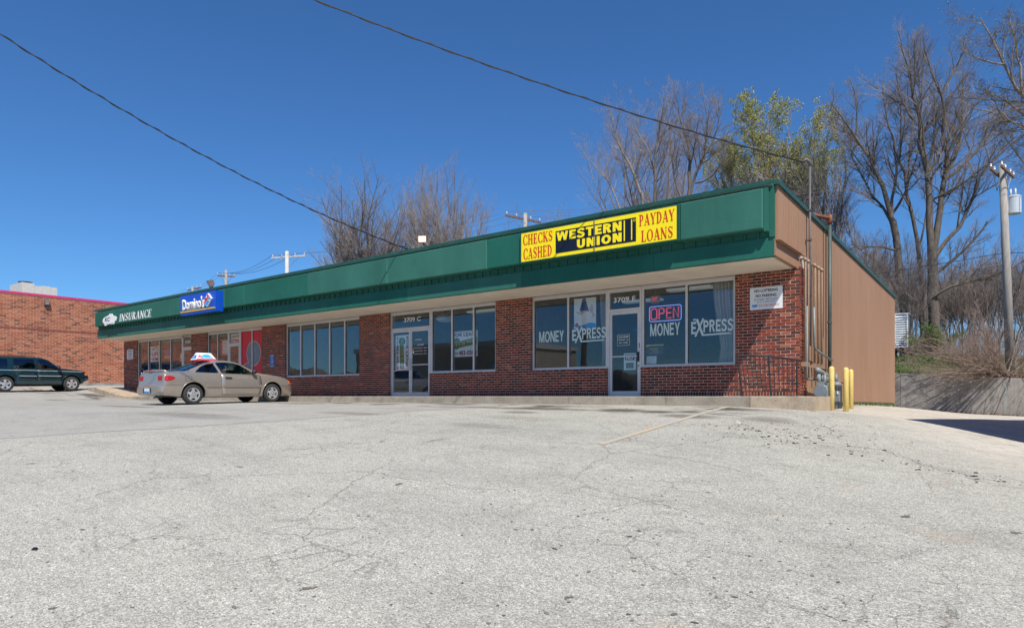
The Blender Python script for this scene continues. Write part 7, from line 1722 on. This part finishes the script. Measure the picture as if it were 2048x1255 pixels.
# branch tips with hanging bud clusters reaching in from the right
d = 33; b0 = base_at(2175, d)
tree('budding_tree', 'tree with brown leaf buds reaching in from the upper right corner', 'tree', b0, [(LP([(2175, 760), (2170, 500), (2150, 400)], d), .26, .2), (LP([(2150, 410), (2100, 270), (2045, 190), (2010, 130), (1985, 80), (1960, 35)], d), .16, .02), (LP([(2100, 270), (2050, 230), (2010, 200), (1980, 185), (1950, 175)], d, .2), .08, .02), (LP([(2160, 440), (2100, 380), (2050, 330), (2020, 290), (2000, 255)], d, .2), .08, .02), (LP([(2045, 190), (2040, 130), (2030, 80), (2020, 40)], d, .2), .07, .02), (LP([(2100, 270), (2090, 170), (2080, 90), (2070, 30)], d, .2), .09, .02), (LP([(2010, 130), (1980, 125), (1950, 115), (1925, 100)], d, .2), .05, .015), (LP([(2150, 400), (2200, 300), (2250, 200)], d, .2), .1, .02), (LP([(2060, 215), (2020, 220), (1990, 240), (1965, 250)], d, .2), .05, .015)], 32, ('bark_pale', 'twig_dark'), 10, 6, 4, lr=(.36, .5, .6), ang=(48, 50, 50), up=(.1, .05, 0), leaf='leaf_bud', leafn=10000, leafs=.036, group=GT, grav=.15)
# saplings and understorey thicket: individual thin trees, copies of three
sap = []
for i in range(3):
    R = np.random.default_rng(60+i); b0 = base_at(1760+60*i, 46)
    sap.append(tree('sapling', 'thin bare sapling', 'tree', b0, limb_set(b0, 8.5, 7, 2.6, R, (R.uniform(-.6, .6), 0), .12, .07, .85), 70+i, ('bark', 'twig'), 9, 7, 5, lr=(.4, .45, .5), group='thin saplings in the thicket behind the wall'))
spots = [(1560, 56, .9), (1600, 44, .8), (1690, 44, .95), (1715, 58, 1.15), (1735, 40, .8), (1770, 52, 1.0), (1790, 62, 1.1), (1815, 38, .7), (1850, 56, .95), (1880, 62, .9), (1900, 50, .85), (1925, 44, .8), (1950, 58, 1.0), (1975, 48, .85), (2000, 40, .75), (2030, 52, .9), (2060, 44, .8), (2090, 56, 1.0), (1640, 60, 1.1), (1500, 62, 1.0), (1420, 64, .95), (1340, 64, 1.05), (1260, 62, .9), (1830, 68, 1.1), (1940, 70, 1.0)]
for i, (px, dd, sc) in enumerate(spots):
    o = sap[i] if i < 3 else copytree(sap[i % 3]); b0 = base_at(px, dd); o.location = b0; o.scale = (sc, sc, sc*(.9+.25*((i*37) % 10)/10)); o.rotation_euler = (0, 0, i*2.4)
    o['label'] = 'thin bare sapling in the tangled thicket behind the building'
# distant scrub closing the view under the crowns
def scrub(name, label, x0, x1, d0, d1, n, h, mat, seed):
    R = np.random.default_rng(seed); px = R.uniform(x0, x1, n); dd = R.uniform(d0, d1, n)
    B0 = np.array([base_at(a, b) for a, b in zip(px, dd)]); B0[:, 2] -= .1
    H = R.uniform(.35, 1, n)*h; K = 5; s = np.linspace(0, 1, K)[None, :, None]; dr = np.stack([R.normal(0, .28, n), R.normal(0, .28, n), np.ones(n)], 1)
    P = B0[:, None]+dr[:, None]*H[:, None, None]*s+R.normal(0, .04, (n, K, 3))*H[:, None, None]*s
    Rd = (H*.0045+.004)[:, None]*np.linspace(1, .3, K)[None]
    P2, R2 = spawn(P, Rd, 9, .36, 42, .2, 4, .6, .1, R, .12); P3, R3 = spawn(P2, R2, 4, .45, 45, .1, 3, .7, .1, R, .12)
    o = tube_obj([(P, Rd, 4), (P2, R2, 3), (P3, R3, 3)], name, mat, None); return tag(o, label, 'brush', None, 'stuff')
scrub('undergrowth', 'tangle of bare brown brush on the bank beneath the trees', 1480, 2120, 48, 78, 400, 4.2, 'twig', 81)
scrub('undergrowth', 'low dead brush along the top of the bank behind the wall', 1780, 2100, 33, 44, 170, 1.6, 'stem', 82)

# arching shrub on the wall top, throwing its shadows on the wall
R = np.random.default_rng(91); sb_ = (-.55, 33.62, hill(-.55, 33.6)); n = 96
sh_ = thing('arching_shrub', sb_, 'wide bare shrub of arching pinkish stems on top of the retaining wall', 'shrub')
az = R.uniform(0, 2*np.pi, n); az[:34] = R.normal(np.radians(200), .5, 34); el = np.radians(R.uniform(8, 78, n)); az[34:70] = R.normal(np.radians(236), .5, 36); el[34:70] = np.radians(R.uniform(2, 42, 36)); ln = R.uniform(1.9, 4.4, n)
dr = np.stack([np.cos(az)*np.cos(el), np.sin(az)*np.cos(el), np.sin(el)], 1); K = 9; s = np.linspace(0, 1, K)[None, :, None]
P = np.array(sb_)[None, None]+R.normal(0, .16, (n, 1, 3))*np.array([1.4, .6, .05])+dr[:, None]*ln[:, None, None]*s
P[:, :, 2] -= (.10*ln*np.cos(el))[:, None]*s[:, :, 0]**2*1.6; P += R.normal(0, .012, P.shape)*ln[:, None, None]*s
P[:, :, 2] = np.maximum(P[:, :, 2], np.where(P[:, :, 1] > 33.2, 1.0-.068*(P[:, :, 0]+4.2), -.5)+.04)
Rd = R.uniform(.012, .030, n)[:, None]*np.linspace(1, .3, K)[None]
P1, R1 = spawn(P, Rd, 7, .42, 32, .12, 6, .6, .2, R, .08); P2, R2 = spawn(P1, R1, 5, .5, 34, .05, 4, .7, .15, R, .08)
tube_obj([(P, Rd, 6), (P1, R1, 4)], 'stems', 'stem', sh_); tube_obj([(P2, R2, 3)], 'twigs', 'stem', sh_)
# green bush
b0 = base_at(1862, 37); R = np.random.default_rng(92)
gb = thing('green_bush', b0, 'green leafy bush behind the shrub beside the white slatted trailer', 'bush')
n = 26; az = R.uniform(0, 2*np.pi, n); el = np.radians(R.uniform(35, 85, n)); ln = R.uniform(.9, 1.9, n); dr = np.stack([np.cos(az)*np.cos(el), np.sin(az)*np.cos(el), np.sin(el)], 1)
P = np.array(b0)[None, None]+dr[:, None]*ln[:, None, None]*np.linspace(0, 1, 6)[None, :, None]; Rd = np.full((n, 1), .012)*np.linspace(1, .4, 6)[None]
P1, R1 = spawn(P, Rd, 8, .4, 40, .15, 5, .6, .2, R, .12); P2, R2 = spawn(P1, R1, 5, .5, 45, .1, 4, .7, .1, R, .12); tube_obj([(P, Rd, 4), (P1, R1, 3), (P2, R2, 3)], 'branches', 'twig', gb)
Q = P2[:, 1:].reshape(-1, 3); m_ = 7000; q = Q[R.integers(0, len(Q), m_)]+R.normal(0, .05, (m_, 3)); u = R.normal(0, 1, (m_, 3)); u /= np.linalg.norm(u, axis=1)[:, None]; v = np.cross(u, R.normal(0, 1, (m_, 3))); v /= np.linalg.norm(v, axis=1)[:, None]; s = R.uniform(.02, .05, m_)[:, None]
tris_mesh('foliage', np.stack([q-u*s, q-v*s*.6, q+u*s, q+v*s*.6], 1), 'leaf_green', gb, 'stuff')

# white slatted trailer on props
tr = thing('trailer', (-6.2, 43.6, 2.0), 'white slatted trailer on props showing past the rear corner of the brown wall', 'trailer')
tx0, tx1, ty, tz0, tz1 = -8.6, -4.95, 43.5, 2.72, 4.62
MB().box(tx0, tx1, ty, ty+2.2, tz0, tz1).build('shell', 'gray_pipe', tr); MB().box(tx0-.05, tx1+.04, ty-.05, ty+2.25, tz1+.002, tz1+.07).build('roof', 'trailer', tr)
for k in range(14): MB().add([(tx0, ty-.06, tz0+.05+k*.13), (tx1, ty-.06, tz0+.05+k*.13), (tx1, ty-.012, tz0+.14+k*.13), (tx0, ty-.012, tz0+.14+k*.13), (tx0, ty-.002, tz0+.05+k*.13), (tx1, ty-.002, tz0+.05+k*.13), (tx1, ty-.002, tz0+.14+k*.13), (tx0, ty-.002, tz0+.14+k*.13)], [(0, 1, 2, 3), (7, 6, 5, 4), (0, 4, 5, 1), (1, 5, 6, 2), (2, 6, 7, 3), (3, 7, 4, 0)]).build('slat', 'trailer', tr)
for x in (tx1-.04, -5.6, -6.9): MB().box(x-.03, x+.03, ty-.085, ty-.062, tz0, tz1).build('batten', 'white', tr)
for x in (-5.7, -5.45, -7.8):
    for y in (ty+.15, ty+2.0): MB().box(x-.05, x+.05, y-.05, y+.05, hill(x, y)-.1, tz0-.002).build('prop', 'white', tr)
MB().box(tx0, tx1+.3, ty+.1, ty+2.1, tz0-.16, tz0-.004).build('chassis', 'utility_box', tr)

# ------------------------------------------------------------------ utility poles and wires
def pole(name, label, x, y, z0, z1, r, mat, arms, tilt=(0, 0), ins=True, ext=None):
    t = thing(name, (x, y, z0), label, 'utility pole', 'utility poles along the rear lane'); top = Vector((x+tilt[0], y+tilt[1], z1))
    MB().tube([(x, y, z0-.5), tuple(Vector((x, y, z0)).lerp(top, .5)), tuple(top)], [r, r*.88, r*.72], 12).build('post', mat, t, smooth=True)
    out = []
    for (dz, L, az, off) in arms:
        c = top+Vector((0, 0, dz))+Vector((-math.sin(az), math.cos(az), 0))*off; u = Vector((math.cos(az), math.sin(az), 0)); v = Vector((-u.y, u.x, 0))*.05
        b = MB(); b.add([tuple(c+u*a*L/2+v*s2*.9+Vector((0, 0, h))) for a in (-1, 1) for s2, h in ((-1, -.05), (1, -.05), (1, .05), (-1, .05))], [(0, 1, 2, 3), (7, 6, 5, 4), (0, 4, 5, 1), (1, 5, 6, 2), (2, 6, 7, 3), (3, 7, 4, 0)]); ar = b.build('crossarm', 'crossarm' if mat == 'pole' else 'pole_white', t)
        for a in (-.94, -.4, .4, .94):
            q = c+u*a*L/2; MB().lathe(tuple(q+Vector((0, 0, .062))), [(.02, 0), (.05, .05), (.035, .09), (.055, .12), (.02, .17)], 8).build('insulator', 'insulator', ar); out.append(q+Vector((0, 0, .22)))
        for s2 in (-1, 1): MB().tube([tuple(c+u*s2*L*.3-Vector((0, 0, .06))), tuple(c-Vector((0, 0, .75)))], .018, 4).build('brace', 'gray_pipe', t)
    return t, out
P1p = (-.28, 37.2)
t1, w1_ = pole('utility_pole', 'leaning weathered utility pole carrying a pale transformer on the right', P1p[0], P1p[1], hill(*P1p), 10.35, .19, 'pole', [(-.35, 2.2, math.radians(79), .2), (-.35, 2.2, math.radians(79), -.2)], (-.3, 0))
xt = at(2028, 412, 30); tb_ = MB(); tb_.lathe((xt.x, xt.y, xt.z-.36), [(.20, 0), (.27, .02), (.27, .72), (.285, .73), (.285, .77), (.2, .82), (.02, .84)], 24)
tfo = tb_.build('transformer', 'transformer', t1, smooth=False)
MB().box(xt.x-.5, xt.x-.26, xt.y-.04, xt.y+.04, xt.z+.1, xt.z+.2).build('hanger', 'gray_pipe', tfo)
for dx in (-.12, .05): MB().tube([(xt.x+dx, xt.y, xt.z+.45), (xt.x+dx, xt.y, xt.z+.78)], [.05, .035], 8).build('bushing', 'insulator', tfo, smooth=True)
for a in range(4): MB().tube([(xt.x+.29*math.cos(a*1.57+.8), xt.y+.29*math.sin(a*1.57+.8), xt.z+.35), (xt.x+.29*math.cos(a*1.57+.8), xt.y+.29*math.sin(a*1.57+.8), xt.z-.3)], .012, 4).build('lug', 'transformer', tfo)
t2, w2_ = pole('utility_pole', 'utility pole with only its crossarm showing over the left end of the yellow sign', -22.7, 31.3, -.3, 10.55, .15, 'pole', [(-.3, 2.6, math.radians(75), .15)])
t3, w3_ = pole('utility_pole', 'white utility pole over the roof right of the blue sign', -40.1, 27.4, .3, 9.95, .17, 'pole_white', [(-.35, 2.7, math.radians(20), .16)])
p4_ = at(452, 540, 53); t4, w4_ = pole('utility_pole', 'brown utility pole with two short crossarms above the blue sign', p4_.x, p4_.y, .4, p4_.z, .15, 'pole', [(-.45, 1.3, math.radians(60), .15), (-2.2, 2.4, math.radians(10), .15)])
p5_ = at(385, 573, 60); t5, w5_ = pole('utility_pole', 'farthest utility pole with a wide crossarm beside the bronze floodlight', p5_.x, p5_.y, .4, p5_.z, .15, 'pole', [(-.2, 2.4, math.radians(0), .15)])
def wire(a, b, sag, r, label, group, mat='wire_gray', twist=False, n=26):
    a, b = Vector(a), Vector(b); pts = [a.lerp(b, i/n)-Vector((0, 0, sag*4*(i/n)*(1-i/n))) for i in range(n+1)]
    m_ = MB().tube([tuple(p) for p in pts], r, 5)
    if twist:
        k = n*8; q = []
        for i in range(k+1):
            u = i/k; p = a.lerp(b, u)-Vector((0, 0, sag*4*u*(1-u))); q.append((p.x+.016*math.cos(i*.62), p.y+.016*math.cos(i*.62), p.z+.020*math.sin(i*.62)))
        m_.tube(q, r*.75, 4)
    return tag(m_.build('overhead_wire', mat, smooth=True), label, 'wire', group)
GW = 'thin power lines between the rear poles'
for i in range(4): wire(w1_[i], w2_[i], .45, .007, 'thin bare power line running behind the bare trees to the right pole', GW)
for i in range(3): wire(w2_[i], w3_[i], .5, .008, 'thin power line crossing behind the paired bare crowns', 'power lines behind the paired crowns')
for i in range(3): wire(w3_[i], w4_[i], .45, .012, 'dark line dropping left from the white pole', 'lines between the white and brown poles', 'wire')
for i in range(2): wire(w4_[i], w5_[i], .4, .008, 'thin line between the two farthest poles', 'lines between the farthest poles')
for i in (0, 2): wire(w5_[i], Vector(w5_[i])+Vector((-40, 1, -2)), .7, .007, 'faint line running left from the farthest pole', 'lines left of the farthest pole')
for i in range(4): wire(w1_[4+i], Vector(w1_[4+i])+Vector((28, 12, .6)), .5, .007, 'thin power line running right out of view from the transformer pole', 'lines right of the transformer pole')
e = Vector((-.5, 37.1, 6.4)); wire(e, (-24, 31.4, 5.2), .5, .014, 'thick dark telephone cable low behind the bare trees', None, 'wire'); wire((-.5, 37.1, 5.9), (-26, 33, 5.6), .5, .010, 'pale messenger cable just under the telephone cable', None, 'wire_gray')
wire(e, e+Vector((26, 10, .3)), .5, .014, 'dark telephone cable running right from the transformer pole', None, 'wire'); 
# street-side pole behind the camera feeding the two service drops
t6, w6_ = pole('utility_pole', 'street side utility pole out of view on the left feeding the two service cables', -20.0, -3.0, lot(-20, -3), 13.2, .19, 'pole', [(-.4, 2.4, math.radians(40), .18)])
t6['group'] = 'street side pole'
wire((-20, -3, 13.05), (-13.85, 13.45, 4.17), 1.25, .012, 'left black service cable dropping to the roof edge by the lit floodlight', 'black service cables', 'wire', True, 40)
wire((-20, -3, 13.0), (XR-.05, 15.50, 5.12), 1.0, .012, 'right black service cable crossing the sky to the service mast', 'black service cables', 'wire', True, 40)
tag(MB().tube([(XR-.05, 15.5, 5.12), (XR-.10, 15.45, 4.9), (XR-.02, 15.5, 4.72), (XR+.06, 15.6, 4.85)], .012, 6).build('drip_loop', 'wire', smooth=True), 'black loop of cable at the head of the service mast', 'cable')

# ------------------------------------------------------------------ what stands across the street (seen only in the shop glass)
R = np.random.default_rng(44)
b = MB(); n = 3600
for i in range(n):
    a = -math.pi*1.02+math.pi*1.04*i/(n-1); r = 118+6*math.sin(i*.03); h = 5.6+1.0*math.sin(i*.012)+.5*math.sin(i*.11)+R.normal(0, .10)
    x, y = r*math.cos(a)-20, r*math.sin(a)+20; b.v += [(x, y, -9), (x*1.0, y, h*.55), (x*1.03, y*1.03, h), (x*1.12, y*1.12, h*.6)]
for i in range(n-1):
    for j in range(3): a = 4*i+j; b.f.append((a, a+4, a+5, a+1))
o = b.build('far_woods', 'twig_dark', kind='stuff', smooth=True); tag(o, 'distant wooded ridge across the street', 'woods')
ob = thing('office_building', (-88, -62, -3), 'tan two storey office building across the street', 'building')
MB().box(-106, -68, -80, -58, -5, 8.6).build('walls', simple('tan_stucco', (0.42, 0.34, 0.25), 0.8), ob); MB().box(-106.3, -67.7, -80.3, -57.7, 8.602, 9.4).build('parapet', 'hvac', ob)
for k in range(8): MB().box(-104+k*4.5, -101.2+k*4.5, -58.0+.002, -57.9, 2.8, 5.2).build('window', 'glass', ob);
